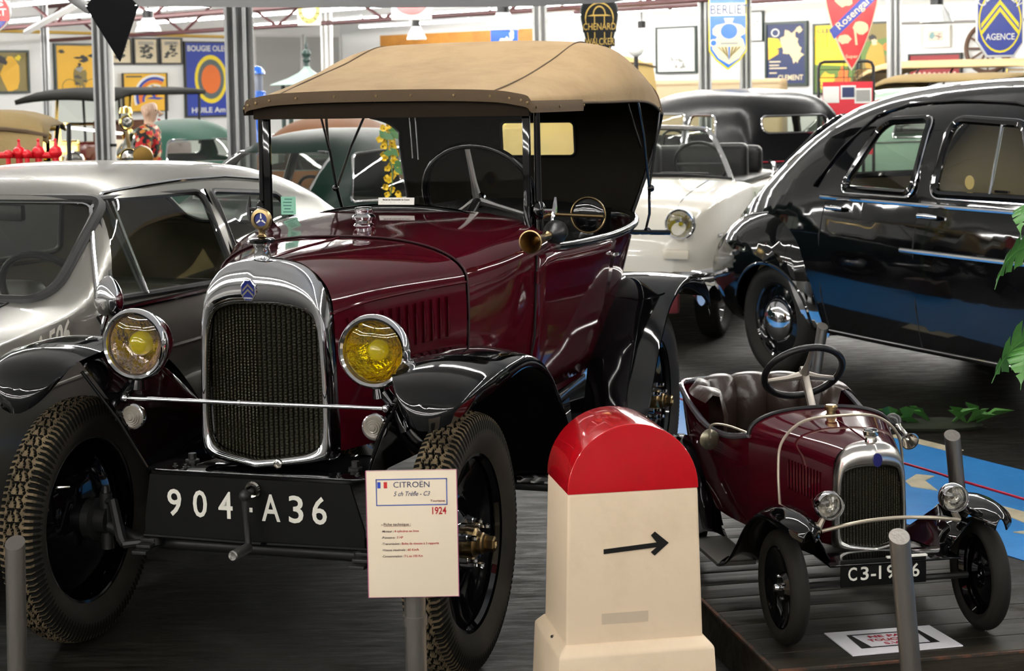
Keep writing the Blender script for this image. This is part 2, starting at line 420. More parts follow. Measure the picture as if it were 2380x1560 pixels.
def radiator(parent, S, x0, z0, shell_mat, ribs, badge=True):
    """V-fronted radiator; S scale, x0 tip, z0 base height"""
    outer = [(0, 0), (.10, .006), (.18, .015), (.207, .040), (.205, .185), (.200, .345), (.193, .435), (.165, .520), (.10, .573), (0, .592)]
    inner = [(0, .031), (.09, .038), (.148, .050), (.172, .085), (.177, .185), (.173, .315), (.166, .390), (.146, .437), (.08, .462), (0, .469)]
    O = half_to_full([tuple(p) for p in spline(outer, 6)]); I = half_to_full([tuple(p) for p in spline(inner, 6)])
    k = .35
    def P(y, z, dx): return V(x0 + S * (dx - k * abs(y)), S * y, z0 + S * z)
    rows = []
    for (yo, zo), (yi, zi) in zip(O, I):
        def L(t): return lerp(yi, yo, t), lerp(zi, zo, t)
        r = [P(yi, zi, -.022), P(yi, zi, -.002)]
        for t, d in ((.10, .006), (.3, .012), (.55, .012), (.78, .004), (.93, -.010), (1.0, -.028)):
            r.append(P(*L(t), d))
        r.append(V(x0 - .115 * S, S * yo, z0 + S * zo))
        rows.append(r)
    mb = MB(); mb.grid(rows, close_u=True)
    shell = mb.build('radiator_shell', shell_mat, parent, angle=60)
    core = MB(); core.add([P(y, z, -.030) for y, z in I], [tuple(range(len(I)))])
    # V core: two flat halves
    core = MB()
    hl = [tuple(p) for p in spline(inner, 6)]
    for s in (1, -1):
        pts = [P(s * y, z, -.032) for y, z in hl]
        core.add(pts, [tuple(range(len(pts)))])
    co = core.build('radiator_core', core_black, parent, fix=False)
    def zrange(y):
        lo = interp(sorted((p[0], p[1]) for p in hl[:len(hl) // 2]), abs(y))[0]
        hi = interp(sorted((p[0], p[1]) for p in hl[len(hl) // 2:]), abs(y))[0]
        return lo, hi
    nr = ribs // 2; wd = .172 / nr
    rb = mat('radiator fins', (0.030, 0.026, 0.015), 0.35, 0.7)
    for s in (1, -1):
        for i in range(nr):
            yc = (i + .5) * wd
            lo, hi = zrange(min(yc + wd * .4, .171))
            m = MB(); rw = []
            n = max(6, int((hi - lo) / (.0085 if ribs > 20 else .016)))
            for j in range(n * 2 + 1):
                z = lerp(lo, hi, j / (n * 2)); b = .0022 if j % 2 else -.0005
                zz = (j % 4 - 1.5) * .0006
                rw.append([P(s * (yc - wd * .42) + zz, z, -.030), P(s * (yc - wd * .2) + zz, z, -.024 + b), P(s * (yc + wd * .2) + zz, z, -.024 + b), P(s * (yc + wd * .42) + zz, z, -.030)])
            m.grid(rw); m.build('radiator_fin', rb, co, angle=25)
    return shell

rad = radiator(car, 1.0, .042, .534, chrome, 26)

# radiator neck, cap and temperature gauge
def radiator_cap(parent, S, x, z):
    m = MB(); m.lathe([(.028, -.02), (.030, .0), (.024, .012), (.0225, .045), (.026, .050), (.027, .058), (.024, .060), (0, .060)] if S == 1 else [(.028, -.02), (.026, .01), (.024, .03), (.032, .035), (.034, .055), (.028, .065), (0, .068)], (0, 0, 0), (0, 0, 1), 24)
    m.v = [(x + a * S, b * S, z + c * S) for a, b, c in m.v]
    return m.build('radiator_neck', chrome, parent)
neck = radiator_cap(car, 1, -.035, 1.108)
m = MB(); m.lathe([(0, 0), (.034, 0), (.036, .004), (.036, .010), (.030, .014), (0, .014)], (-.035, 0, 1.166), (0, 0, 1), 24); m.build('radiator_cap', black_gloss, car)
m = MB(); m.lathe([(.010, 0), (.016, .004), (.010, .010), (.009, .022), (.012, .028)], (-.035, 0, 1.180), (0, 0, 1), 18)
mo = m.build('gauge_stem', brass, car)
m = MB(); m.lathe([(.020, -.006), (.029, -.008), (.032, 0), (.029, .008), (.020, .009), (.019, .004), (.019, -.006)], (-.035, 0, 1.232), (1, 0, 0), 28); g = m.build('gauge_ring', brass, car)
m = MB(); m.lathe([(0, .003), (.021, .003)], (-.035, 0, 1.232), (1, 0, 0), 24); m.build('gauge_face', mat('gauge blue', (0.01, 0.02, 0.16), 0.3), g)
for a in (90, 215, 325):
    m = MB(); c = V(-.0305, 0, 1.232); d = V(0, math.cos(math.radians(a)), math.sin(math.radians(a))); e = V(1, 0, 0).cross(d)
    m.add([c + d * .003 + e * .003, c + d * .003 - e * .003, c + d * .017 - e * .0015, c + d * .017 + e * .0015], [(0, 1, 2, 3)]); m.build('gauge_pointer', white_ink, g)
# badge with double chevron
def badge(parent, x, z, w, h, col, S=1.0):
    pts = [(w / 2 * math.cos(a), h / 2 * math.sin(a)) for a in [PI / 4 * k + PI / 8 for k in range(8)]]
    pts = [(p[0] * 1.05, p[1] * 1.05) for p in pts]
    m = MB(); m.prism(pts, (x, 0, z), (0, 1, 0), (0, 0, 1), .006 * S); b = m.build('badge', chrome, parent, bevel=.001 * S)
    m = MB(); m.prism([(a * .86, c * .90) for a, c in pts], (x + .0035 * S, 0, z), (0, 1, 0), (0, 0, 1), .002 * S); e = m.build('enamel', mat('badge enamel', (0.006, 0.012, 0.11), 0.15, 0, 1), b)
    for dz in (.012, -.002):
        m = MB(); t = .0045 * S; yy = w * .36; zz = dz * S
        m.add([(x + .005 * S, -yy, z + zz - yy), (x + .005 * S, 0, z + zz), (x + .005 * S, yy, z + zz - yy), (x + .005 * S, yy, z + zz - yy + t * 1.5), (x + .005 * S, 0, z + zz + t * 1.5), (x + .005 * S, -yy, z + zz - yy + t * 1.5)], [(0, 1, 4, 5), (1, 2, 3, 4)])
        m.build('chevron', nickel, b)
    return b
bg = badge(car, .060, 1.043, .046, .062, 0)
text('CITROEN', white_ink, (.0655, 0, 1.0215), (0, 1, 0), (0, 0, 1), .024, .0045, 'badge_lettering', bg, 'C')
m = MB(); m.lathe([(.013, 0), (.013, .010), (.009, .012), (.008, .006), (0, .006)], (.028, .062, .553), (1, 0, 0), 16); m.build('drain_plug', nickel, car)

# ---- bonnet and scuttle
BT = [(-3, .205, .560, .203, .198, .965, 1.122)]
BON = [(.07, .205, .575, .204, .197, .965, 1.118), (.20, .252, .575, .262, .254, .985, 1.124), (.40, .318, .58, .338, .334, .995, 1.130), (.585, .380, .585, .412, .412, 1.00, 1.134)]
SCU = [(.592, .385, .585, .416, .416, 1.003, 1.138), (.72, .425, .575, .455, .458, 1.02, 1.150), (.86, .455, .565, .495, .508, 1.043, 1.168), (1.0, .475, .56, .525, .540, 1.058, 1.182), (1.10, .48, .555, .535, .552, 1.062, 1.190)]
TUB = [(1.10, .48, .555, .535, .552, 1.062), (1.3, .49, .55, .552, .572, 1.055), (1.6, .49, .55, .562, .590, 1.050), (1.9, .47, .555, .548, .594, 1.055), (2.1, .44, .56, .520, .578, 1.066), (2.3, .39, .57, .462, .522, 1.074), (2.5, .31, .59, .366, .424, 1.072), (2.7, .18, .62, .225, .275, 1.055), (2.82, .03, .65, .05, .085, 1.02)]
def side_y(yb, ym, yt, t):   # through (0,yb) (.55,ym) (1,yt)
    a, b, c = 0, .55, 1.0
    return yb * (t - b) * (t - c) / ((a - b) * (a - c)) + ym * (t - a) * (t - c) / ((b - a) * (b - c)) + yt * (t - a) * (t - b) / ((c - a) * (c - b))
def smooth_tab(tab, n):
    pts = spline([tuple(r) for r in [(a[0], a[1], a[2]) for a in tab]], n); q = spline([(a[3], a[4], a[5]) for a in tab], n)
    e = spline([(a[6], 0, 0) for a in tab], n) if len(tab[0]) > 6 else None
    return [(*pts[i], *q[i]) + ((e[i].x,) if e else ()) for i in range(len(pts))]
def arch_rows(tab, n=5, off=0.0):
    rows = []
    for (X, yb, zb, ym, yt, zt, c) in smooth_tab(tab, n):
        half = [(side_y(yb, ym, yt, t) + off, lerp(zb, zt, t)) for t in (0, .15, .3, .45, .6, .75, .88, 1)]
        for k in range(1, 13):
            a = PI / 2 * k / 12
            half.append(((yt + off) * max(0, math.cos(a)) ** .80, zt + (c + off - zt) * math.sin(a) ** .92))
        rows.append([V(-X, y, z) for y, z in half] + [V(-X, -y, z) for y, z in half[-2::-1]])
    return rows
m = MB(); m.grid(arch_rows(BON)); bonnet = m.build('bonnet', maroon, car, angle=50)
m = MB(); m.grid(arch_rows(SCU)); scuttle = m.build('scuttle', maroon, car, angle=50)
# hinge beads, bonnet seams
for s in (1, -1):
    pts = [(-X, s * (yt + .001), zt + .002) for (X, yb, zb, ym, yt, zt, c) in smooth_tab(BON, 5)]
    m = MB(); m.tube(pts, .0045, 8); m.build('bonnet_hinge', maroon, bonnet)
m = MB(); m.tube([(-X, 0, c + .001) for (X, yb, zb, ym, yt, zt, c) in smooth_tab(BON, 5)], .0035, 8); m.build('bonnet_hinge', maroon, bonnet)
m = MB(); m.tube([V(r.x, r.y * 1.002, r.z + .0005) for r in arch_rows(SCU)[0]], .0035, 6); m.build('bonnet_lacing', mat('dark maroon seam', (0.02, 0.002, 0.004), 0.4), scuttle)
# louvres in both bonnet sides
lv = MB(); rw = []
for j in range(7):
    t = j / 6; z = lerp(-.062, .062, t); r = .0078 * (math.sin(PI * min(t * 1.15 + .02, 1)) ** .5 if t < .98 else 0.15)
    rw.append([V(-.0085, 0, z), V(-.005, r * .9, z), V(.001, r, z + .001), V(.007, r * .35, z), V(.0085, 0, z)])
lv.grid(rw); me_l = lv.build('louvre', maroon, bonnet, angle=70)
for s in (1, -1):
    for i in range(13):
        o = me_l if (s == 1 and i == 0) else me_l.copy()
        if o is not me_l: COL.objects.link(o)
        X = .115 + i * .0325
        (yb, zb, ym, yt, zt, c) = interp(BON, X)
        t = .80; y = side_y(yb, ym, yt, t)
        o.location = (-X, s * (y + .0005), lerp(.885, .905, i / 12)); o.rotation_euler = (0, 0, s * math.atan2(.41 - .20, .515)); o.scale = (1, s, 1)
# ---- body tub (open), right and left skin joined at the tail
rows = []
for (X, yb, zb, ym, yt, zt) in smooth_tab(TUB, 5):
    rows.append([V(-X, side_y(yb, ym, yt, t), lerp(zb, zt, t)) for t in (0, .1, .22, .34, .46, .58, .7, .82, .92, 1)])
m = MB(); m.grid(rows); m.grid([[V(p.x, -p.y, p.z) for p in r] for r in rows]); m.grid([[r[-1], V(r[-1].x, -r[-1].y, r[-1].z)] for r in rows if r[0].x < -2.45])
tub = m.build('body_tub', maroon, car, angle=50)
m = MB(); fl = [(-X, yb - .01, zb + .01) for (X, yb, zb, ym, yt, zt) in TUB]
m.grid([[V(*p), V(p[0], -p[1], p[2])] for p in fl]); m.grid([[V(-.10, .2, .59), V(-.10, -.2, .59)], [V(-1.1, .46, .57), V(-1.1, -.46, .57)]]); m.build('floor_pan', dark_iron, car)
m = MB(); m.add([(-1.1, .52, 1.05), (-1.1, .3, 1.13), (-1.1, 0, 1.165), (-1.1, -.3, 1.13), (-1.1, -.52, 1.05), (-1.12, -.46, .9), (-1.12, .46, .9)], [tuple(range(7))]); m.build('dashboard', black_satin, car, solid=.02)
# padded cockpit edge
for s in (1, -1):
    pts = spline([(-X, s * yt, zt + .004) for (X, yb, zb, ym, yt, zt) in TUB[:-1]], 4)
    m = MB(); m.tube(pts, .017, 10); m.build('cockpit_rail', mat('black patent leather', (0.012, 0.012, 0.013), 0.12, 0, 1), car)
# door on each side, slightly proud, with hinge gap, handle
def door_panel(s):
    rows = []
    for i in range(13):
        X = lerp(.945, 1.72, i / 12); (yb, zb, ym, yt, zt) = interp(smooth_tab(TUB, 5) if X > 1.1 else [(a[0],) + a[1:6] for a in smooth_tab(SCU, 5)], X)
        rows.append([V(-X, s * (side_y(yb, ym, yt, t) + .005), lerp(zb, zt, t)) for t in (.06, .2, .35, .5, .65, .8, .9, .985)])
    m = MB(); m.grid(rows); return m.build('door', maroon, car, angle=50, solid=.006)
for s in (1, -1):
    d = door_panel(s)
    m = MB(); m.lathe([(0, .022), (.008, .020), (.010, .012), (.006, 0)], (-1.66, s * .590, .985), (0, s, 0), 12); m.tube([(-1.66, s * .607, .985), (-1.71, s * .612, .985), (-1.745, s * .606, .982)], [.007, .006, .004], 8); m.build('door_handle', chrome, d)
    m = MB(); m.tube([(-.945, s * .475, .58), (-.945, s * .520, .78), (-.945, s * .533, 1.05)], .0035, 6); m.build('door_gap', black_ink, d)
    for z in (.66, .98):
        m = MB(); m.tube([(-.938, s * (.500 if z < .8 else .536), z - .02), (-.938, s * (.502 if z < .8 else .538), z + .02)], .007, 8); m.build('door_hinge', maroon, d)
# fuel filler cap on the scuttle
m = MB(); m.lathe([(.034, -.012), (.036, .004), (.030, .012), (.026, .014), (.026, .022), (.036, .026), (.038, .034), (.034, .040), (.027, .043), (.027, .050), (.029, .053), (.029, .062), (.025, .065), (0, .066)], (-.79, 0, 1.150), (0, 0, 1), 32); m.build('fuel_filler_cap', chrome, car)

# ---- front wings
def wing(tab, crown, name, skirt, ny=9):
    T = spline([(a[0], a[1], 0) for a in tab], 6); Q = spline([(a[2], a[3], 0) for a in tab], 6); K = spline([(a[4], 0, 0) for a in tab], 6)
    rows = []
    n = len(T)
    for i in range(n):
        X, Z = T[i].x, T[i].y; yi, yo = Q[i].x, Q[i].y; sk = max(0, K[i].x)
        a = T[max(0, i - 1)]; b = T[min(n - 1, i + 1)]
        tg = (b - a).normalized(); nm = V(-tg.y, tg.x)
        if nm.y < 0 and abs(tg.x) > .2: nm = -nm
        if i == 0: pass
        r = []
        for k in range(ny):
            t = k / (ny - 1); y = lerp(yi, yo, t); c = crown * (1 - (2 * t - 1) ** 2) * (min(1, .05 + i / 34) if skirt else 1)
            r.append(V(X + nm.x * c, y, Z + nm.y * c))
        rows.append(r)
    m = MB(); m.grid(rows)
    # turned-down lip along the nose and the outer edge
    path = []
    if skirt:
        for j in range(26, 0, -1): path.append((rows[j][0], lerp(.066, .003, min(1, j / 24) ** 1.6)))
        path.append((rows[0][ny // 2], .066))
    for i in range(1 if skirt else 0, n):
        path.append((rows[i][-1], lerp(.066, max(.002, K[i].x), min(1, i / 26)) if skirt else max(.002, K[i].x)))
    strip = []
    for i, (p, d) in enumerate(path):
        q0 = path[max(0, i - 1)][0]; q1 = path[min(len(path) - 1, i + 1)][0]; tg = q1 - q0; o_ = V(tg.y, -tg.x, 0)
        o_ = o_.normalized() if o_.length > 1e-6 else V(0, 1, 0)
        strip.append([p, p + o_ * .007 + V(0, 0, -d * .20), p + o_ * .009 + V(0, 0, -d * .6), p + o_ * .004 + V(0, 0, -d)])
    m.grid(strip)
    return m.build(name, black_gloss, car, angle=45)
FW = [(.300, .784, .590, .610, .05), (.290, .791, .559, .643, .05), (.270, .803, .530, .673, .05), (.240, .822, .504, .699, .05), (.20, .839, .484, .720, .05), (.15, .851, .470, .736, .05), (.10, .858, .463, .743, .045), (.05, .862, .458, .748, .042), (-.08, .862, .455, .752, .034), (-.20, .836, .455, .752, .030), (-.31, .782, .455, .750, .026), (-.42, .700, .455, .745, .024), (-.54, .580, .455, .740, .022), (-.64, .455, .455, .735, .022), (-.71, .375, .455, .73, .02), (-.80, .338, .455, .725, .012)]
wf = wing(FW, .022, 'front_wing', True); mirror_copy(wf, car)
# panel between wing and chassis, with front edge bead
A, B, C_, D_ = V(.13, .492, .812), V(.055, .335, .530), V(-.55, .43, .70), V(-.55, .375, .53)
m = MB(); rw = []
for i in range(9):
    t = i / 8; a = A.lerp(V(-.55, .455, .575), t); a.z = max(a.z, interp([(-.6, .5), (-.42, .69), (-.31, .77), (-.2, .82), (-.08, .845), (.05, .845), (.16, .83)], a.x)[0]) ; b = B.lerp(D_, t)
    rw.append([a.lerp(b, k / 5) + V(0, -.018 * math.sin(PI * k / 5), 0) for k in range(6)])
m.grid(rw); ap = m.build('wing_valance', black_gloss, car); mirror_copy(ap, car)
m = MB(); m.tube([A, A.lerp(B, .5) + V(0, -.012, 0), B], .005, 8); o = m.build('wing_edge_bead', black_gloss, car); mirror_copy(o, car)
# wing stay bracket carrying headlamp, tie bar, side lamps
for s in (1, -1):
    m = MB(); m.tube([(.03, s * .44, .66), (.035, s * .415, .73), (.03, s * .385, .765)], [.018, .016, .018], 10); m.tube([(.03, s * .372, .75), (.03, s * .366, .795)], [.022, .014], 12)
    m.box((.0, s * .40, .69), (.05, .05, .012)); m.build('lamp_bracket', black_gloss, car)
m = MB(); m.tube([(.058, -.40, .727), (.062, -.1, .727), (.064, -.02, .727)], .0062, 10); m.tube([(.064, .02, .727), (.062, .1, .727), (.058, .40, .727)], .0062, 10); m.tube([(.064, -.035, .727), (.064, .035, .727)], .0072, 10)
for y in (-.40, .40): m.ball((.058, y, .727), .0125)
for y in (-.035, ): m.tube([(.064, y - .004, .727), (.064, y + .004, .727)], .0105, 10)
m.build('headlamp_tie_bar', chrome, car)
yellow_glass = mat('yellow bulb glass', (0.75, 0.62, 0.0), 0.08, 0, 1.0, trans=0.55)
refl = mat('silvered reflector', (0.62, 0.60, 0.56), 0.10, 1.0, bump=(25, 0.25))
def headlamp(parent, c, R, yel, name='headlamp', ax=(1, 0, 0), shell=chrome, rfl=None):
    cx, cy, cz = c
    m = MB(); m.lathe([(0, -R * 1.25), (R * .35, -R * 1.2), (R * .68, -R * .92), (R * .88, -R * .5), (R * .97, -R * .1), (R * .97, .0)], c, ax, 40); h = m.build(name, black_gloss if shell is None else shell, parent)
    m = MB(); m.lathe([(R * .97, -.012), (R * 1.03, -.006), (R * 1.05, .006), (R * 1.02, .018), (R * .95, .024), (R * .88, .020), (R * .86, .010), (R * .86, -.006)], c, ax, 48); m.build('lamp_rim', chrome, h)
    m = MB(); m.lathe([(0, -R * .55), (R * .25, -R * .53), (R * .5, -R * .42), (R * .72, -R * .22), (R * .86, 0)], c, ax, 40); m.build('reflector', rfl or refl, h)
    m = MB(); m.lathe([(R * .87, .008), (R * .6, .014), (R * .3, .018), (0, .019)], c, ax, 36); m.build('lamp_glass', lens_glass, h)
    A = V(*ax)
    if yel:
        m = MB(); m.lathe([(R * yel, -R * .30), (R * yel * 1.0, -R * .18), (R * yel * .8, -R * .04), (R * yel * .45, .002), (0, .004)], c, ax, 24); m.build('yellow_bulb', yellow_glass, h)
    m = MB(); m.lathe([(.008, -R * .5), (.010, -R * .2), (.006, -R * .08), (0, -R * .06)], c, ax, 12); m.build('bulb_holder', nickel, h)
    return h
headlamp(car, (.04, .364, .880), .099, .30, rfl=mat('painted yellow reflections', (0.62, 0.47, 0.0), 0.10, 1.0, bump=(32, 0.6)))  # yellow reflections in this lamp are put into the reflector's colour
headlamp(car, (.04, -.364, .880), .099, .36, rfl=mat('bronzed reflector', (0.50, 0.40, 0.33), 0.10, 1.0, bump=(26, 0.45)))
frost = mat('frosted lamp glass', (0.26, 0.235, 0.195), 0.16, 0, 0.6, trans=0.15)
for s in (1, -1):
    c = (.062, s * .369, .676)
    m = MB(); m.lathe([(0, -.03), (.02, -.028), (.034, -.012), (.036, .0)], c, (1, 0, 0), 24); h = m.build('side_lamp', nickel, car)
    m = MB(); m.lathe([(.036, 0), (.0385, .004), (.036, .010), (.033, .011)], c, (1, 0, 0), 32); m.build('side_lamp_rim', chrome, h)
    m = MB(); m.lathe([(.033, .010), (.028, .014), (.026, .013), (.024, .017), (.021, .0165), (.019, .020), (.016, .0195), (.013, .023), (.010, .0225), (.007, .026), (0, .027)], c, (1, 0, 0), 32); m.build('side_lamp_lens', frost, h)

# ---- front apron plate, bolts, number plate board, crank
pl = [(.055, -.335), (.070, -.30), (.072, 0), (.070, .30), (.055, .335), (.0, .345), (-.24, .30), (-.24, -.30), (0, -.345)]
m = MB(); m.add([(x, y, .530) for x, y in pl] + [(x, y, .522) for x, y in pl], [tuple(range(9)), tuple(range(17, 8, -1))] + [(i, (i + 1) % 9, 9 + (i + 1) % 9, 9 + i) for i in range(9)]); apron = m.build('front_apron', black_gloss, car, bevel=.003)
bolt = MB(); bolt.lathe([(.014, 0), (.014, .004), (.008, .005), (.008, .016), (0, .017)], (0, 0, 0), (0, 0, 1), 8); bo = bolt.build('apron_bolt', dark_iron, apron)
for i, (x, y, k) in enumerate([(-.045, -.245, 1.5), (.03, -.26, .6), (.035, -.225, .6), (-.045, .262, 1.5), (.03, .30, .6), (.045, .25, .6)]):
    o = bo if i == 0 else bo.copy()
    if i: COL.objects.link(o)
    o.location = (x, y, .530); o.scale = (k, k, k)
m = MB(); m.add([(.078, -.315, .516), (.078, .295, .516), (.078, .335, .39), (.078, .335, .342), (.078, -.335, .338), (.078, -.335, .39), (.070, -.315, .516), (.070, .295, .516), (.070, .335, .39), (.070, .335, .342), (.070, -.335, .338), (.070, -.335, .39)],
    [(0, 1, 2, 3, 4, 5), (11, 10, 9, 8, 7, 6)] + [(i, (i + 1) % 6, 6 + (i + 1) % 6, 6 + i) for i in range(6)]); plate = m.build('number_plate_board', mat('black plate', (0.004, 0.004, 0.004), 0.4, spec=.15), car)
for ch, y in (('9', -.262), ('0', -.182), ('4', -.103), ('-', -.028), ('A', .030), ('3', .112), ('6', .182)):
    text(ch, white_ink, (.0785, y, .402 if ch != '-' else .406), (0, 1, 0), (0, 0, 1), .044 if ch not in '-A' else (.030 if ch == '-' else .056), .074, 'plate_character', plate, 'L', bold=.012)
m = MB(); m.tube([(.075, -.34, .338), (.078, 0, .335), (.075, .345, .338)], .007, 8); m.build('plate_bottom_rail', black_gloss, car)
m = MB(); m.lathe([(.013, 0), (.022, 0), (.024, .006), (.020, .012), (.013, .010)], (.079, .006, .488), (1, 0, 0), 20, True); m.build('crank_bush', nickel, car)
m = MB(); m.tube([(.05, .006, .486), (.125, .006, .484)], .009, 10); m.ball((.130, .006, .482), .017); m.tube([(.130, .006, .48), (.132, .008, .42), (.130, .012, .345), (.134, .012, .338)], [.011, .009, .009, .010], 10); crank = m.build('starting_crank', dark_iron, car)
m = MB(); m.lathe([(0, -.002), (.011, 0), (.014, .004), (.014, .075), (.015, .080), (.012, .084), (.009, .078), (0, .076)], (.128, .012, .338), (1, -.12, -.06), 16); m.build('crank_handle', alu, crank)
# axle, springs, steering
m = MB(); m.tube([(0, -.52, .345), (0, -.40, .30), (0, .40, .30), (0, .52, .345)], .02, 10); m.build('front_axle', dark_iron, car)
for s in (1, -1):
    m = MB()
    for k in range(5): m.box((-.02 - .0 * k, s * .33, .30 + .012 * k), (.30 - .05 * k, .045, .010))
    m.tube([(-.02, s * .33, .30), (-.02, s * .33, .37)], .014, 8); m.build('leaf_spring', dark_iron, car, bevel=.002)
    m = MB(); m.tube([(0, s * .505, .27), (0, s * .505, .435)], [.018, .018], 12); m.tube([(0, s * .505, .435), (0, s * .505, .455)], [.011, .008], 8)
    m.tube([(.0, s * .505, .41), (.02, s * .47, .415), (.06, s * .425, .32), (.07, s * .41, .305)], [.013, .014, .016, .012], 8)
    m.tube([(.07, s * .41, .305), (.06, s * .34, .315), (.06, s * .30, .335), (.055, -s * .0, .33)], [.013, .010, .009, .009], 8); m.tube([(.06, s * .315, .31), (.06, s * .315, .36)], .018, 10)
    m.build('steering_knuckle', dark_iron, car)
# running boards
for s in (1, -1):
    m = MB(); m.box((-1.12, s * .60, .335), (.72, .25, .022)); rbd = m.build('running_board', black_satin, car, bevel=.006)
    for k in range(5):
        m = MB(); m.box((-1.12, s * (.51 + .045 * k), .349), (.68, .012, .006)); m.build('tread_strip', alu, rbd)
    m = MB(); m.add([(-.55, s * .40, .555), (-1.7, s * .48, .545), (-1.7, s * .50, .345), (-.78, s * .50, .345), (-.62, s * .46, .45)], [(0, 1, 2, 3, 4)]); m.build('side_valance', black_gloss, car, solid=.006)

# ---- rear wings
RW = [(-1.42, .345, .50, .725, .0), (-1.50, .352, .50, .728, .005), (-1.60, .43, .498, .73, .015), (-1.70, .56, .49, .735, .02), (-1.80, .68, .48, .74, .02), (-1.92, .775, .46, .745, .02), (-2.08, .836, .44, .752, .03), (-2.20, .852, .43, .768, .05), (-2.32, .835, .42, .785, .07), (-2.42, .795, .40, .79, .08), (-2.49, .74, .40, .785, .08)]
wr = wing(RW, .012, 'rear_wing', False); mirror_copy(wr, car)

# ---- wheels
def tyre_mesh(R, W, rim, nseg=432, tread=True):
    prof = []   # (y across, radius, tread flag)
    hw = W / 2
    for k in range(7):
        a = PI * .5 * k / 6
        prof.append((-hw * .62 - hw * .38 * math.sin(a * 1.0) * 1.0, lerp(rim, (R + rim) / 2, k / 6), 0))
    for k in range(1, 5): prof.append((-hw * lerp(1.0, .80, (k / 4) ** 2), lerp((R + rim) / 2, R - .010, k / 4), 0))
    nt = 30 if tread else 10
    for k in range(1, nt): t = -1 + 2 * k / nt; prof.append((hw * .80 * t, R - .010 * abs(t) ** 2.6, 1))
    left = [(-y, r, f) for y, r, f in prof[:11]][::-1]
    prof += left
    rows = []; per = 60; deep = []
    for i in range(nseg):
        a = 2 * PI * i / nseg; ph = (i * per / nseg) % 1.0
        r_ = []; dd = []
        for (y, r, f) in prof:
            d = 0
            if tread:
                t = y / (hw * .80)
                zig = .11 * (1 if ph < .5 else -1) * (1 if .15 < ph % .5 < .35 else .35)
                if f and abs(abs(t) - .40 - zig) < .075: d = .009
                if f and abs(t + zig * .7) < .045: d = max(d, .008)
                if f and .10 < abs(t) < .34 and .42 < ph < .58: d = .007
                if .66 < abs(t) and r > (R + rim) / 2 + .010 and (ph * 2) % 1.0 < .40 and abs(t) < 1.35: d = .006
            rr = r - d; dd.append(d > 0)
            r_.append(V(rr * math.sin(a), y, rr * math.cos(a)))
        rows.append(r_); deep.append(dd)
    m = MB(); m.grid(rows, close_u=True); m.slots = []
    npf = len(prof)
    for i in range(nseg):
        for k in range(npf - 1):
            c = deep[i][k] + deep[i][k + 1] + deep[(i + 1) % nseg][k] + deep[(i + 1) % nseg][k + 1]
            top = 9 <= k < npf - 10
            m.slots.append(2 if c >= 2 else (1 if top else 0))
    return m
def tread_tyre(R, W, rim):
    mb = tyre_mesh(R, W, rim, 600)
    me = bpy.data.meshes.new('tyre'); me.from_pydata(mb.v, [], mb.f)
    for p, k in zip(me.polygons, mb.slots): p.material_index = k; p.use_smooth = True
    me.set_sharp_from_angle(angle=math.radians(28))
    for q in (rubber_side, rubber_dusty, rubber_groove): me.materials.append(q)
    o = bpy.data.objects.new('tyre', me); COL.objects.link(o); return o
def wheel_at(x, y, R=.357, first=[None]):
    if first[0] is None:
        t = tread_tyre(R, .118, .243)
        w = [t]
        m = MB(); m.lathe([(.235, -.032), (.252, -.036), (.256, -.030), (.246, -.022), (.236, -.016), (.232, .0), (.236, .016), (.246, .022), (.256, .030), (.252, .036), (.235, .032), (.228, .02)], (0, 0, 0), (0, 1, 0), 64); w.append(m.build('rim', black_gloss, None))
        m = MB(); m.lathe([(.236, .014), (.20, .0), (.15, -.018), (.115, -.022), (.09, -.010), (.075, .012), (.0, .014)], (0, 0, 0), (0, 1, 0), 56); m.lathe([(.236, .010), (.20, -.006), (.15, -.024), (.11, -.030), (.0, -.032)], (0, 0, 0), (0, 1, 0), 56); w.append(m.build('wheel_disc', black_gloss, None))
        m = MB(); m.lathe([(.062, -.03), (.062, -.055), (.040, -.060), (.040, -.095), (0, -.095)], (0, 0, 0), (0, 1, 0), 24); w.append(m.build('hub_barrel', dark_iron, None))
        m = MB(); m.lathe([(.042, .012), (.042, .040), (.036, .046), (.030, .048), (.030, .060), (.026, .064), (.026, .070), (0, .070)], (0, 0, 0), (0, 1, 0), 24); hub = m.build('hub', brass, None); w.append(hub)
        m = MB(); m.lathe([(.020, .068), (.022, .072), (.022, .092), (.018, .096), (.012, .096), (.010, .090), (0, .090)], (0, 0, 0), (0, 1, 0), 6); m.build('hub_nut', brass, hub)
        for k in range(6):
            a = 2 * PI * k / 6 + .3; c = (.062 * math.cos(a), 0, .062 * math.sin(a))
            m = MB(); m.lathe([(.011, .012), (.011, .034), (.008, .036), (.008, .058), (.006, .062), (0, .062)], c, (0, 1, 0), 6); w.append(m.build('wheel_nut', chrome, None))
        m = MB(); m.tube([(.0, -.020, .205), (-.005, -.035, .20), (-.012, -.055, .190)], [.005, .005, .004], 8); w.append(m.build('valve', nickel, None))
        first[0] = w; made = True
    else: made = False
    e = bpy.data.objects.new('wheel', None); COL.objects.link(e); e.parent = car; e.location = (x, y, R - .002); e.rotation_euler = (0, random.uniform(0, 6), 0)
    if y < 0: e.scale = (1, -1, 1)
    for p in first[0]:
        q = p if made else p.copy()
        if not made: COL.objects.link(q)
        q.parent = e
        if p.name.startswith('hub') and not p.name.startswith('hub_'):
            if not made:
                for ch in [c for c in COL.objects if c.parent == p]:
                    d = ch.copy(); COL.objects.link(d); d.parent = q
    return e
for x in (0, -2.25):
    for y in (.59, -.59): wheel_at(x, y)

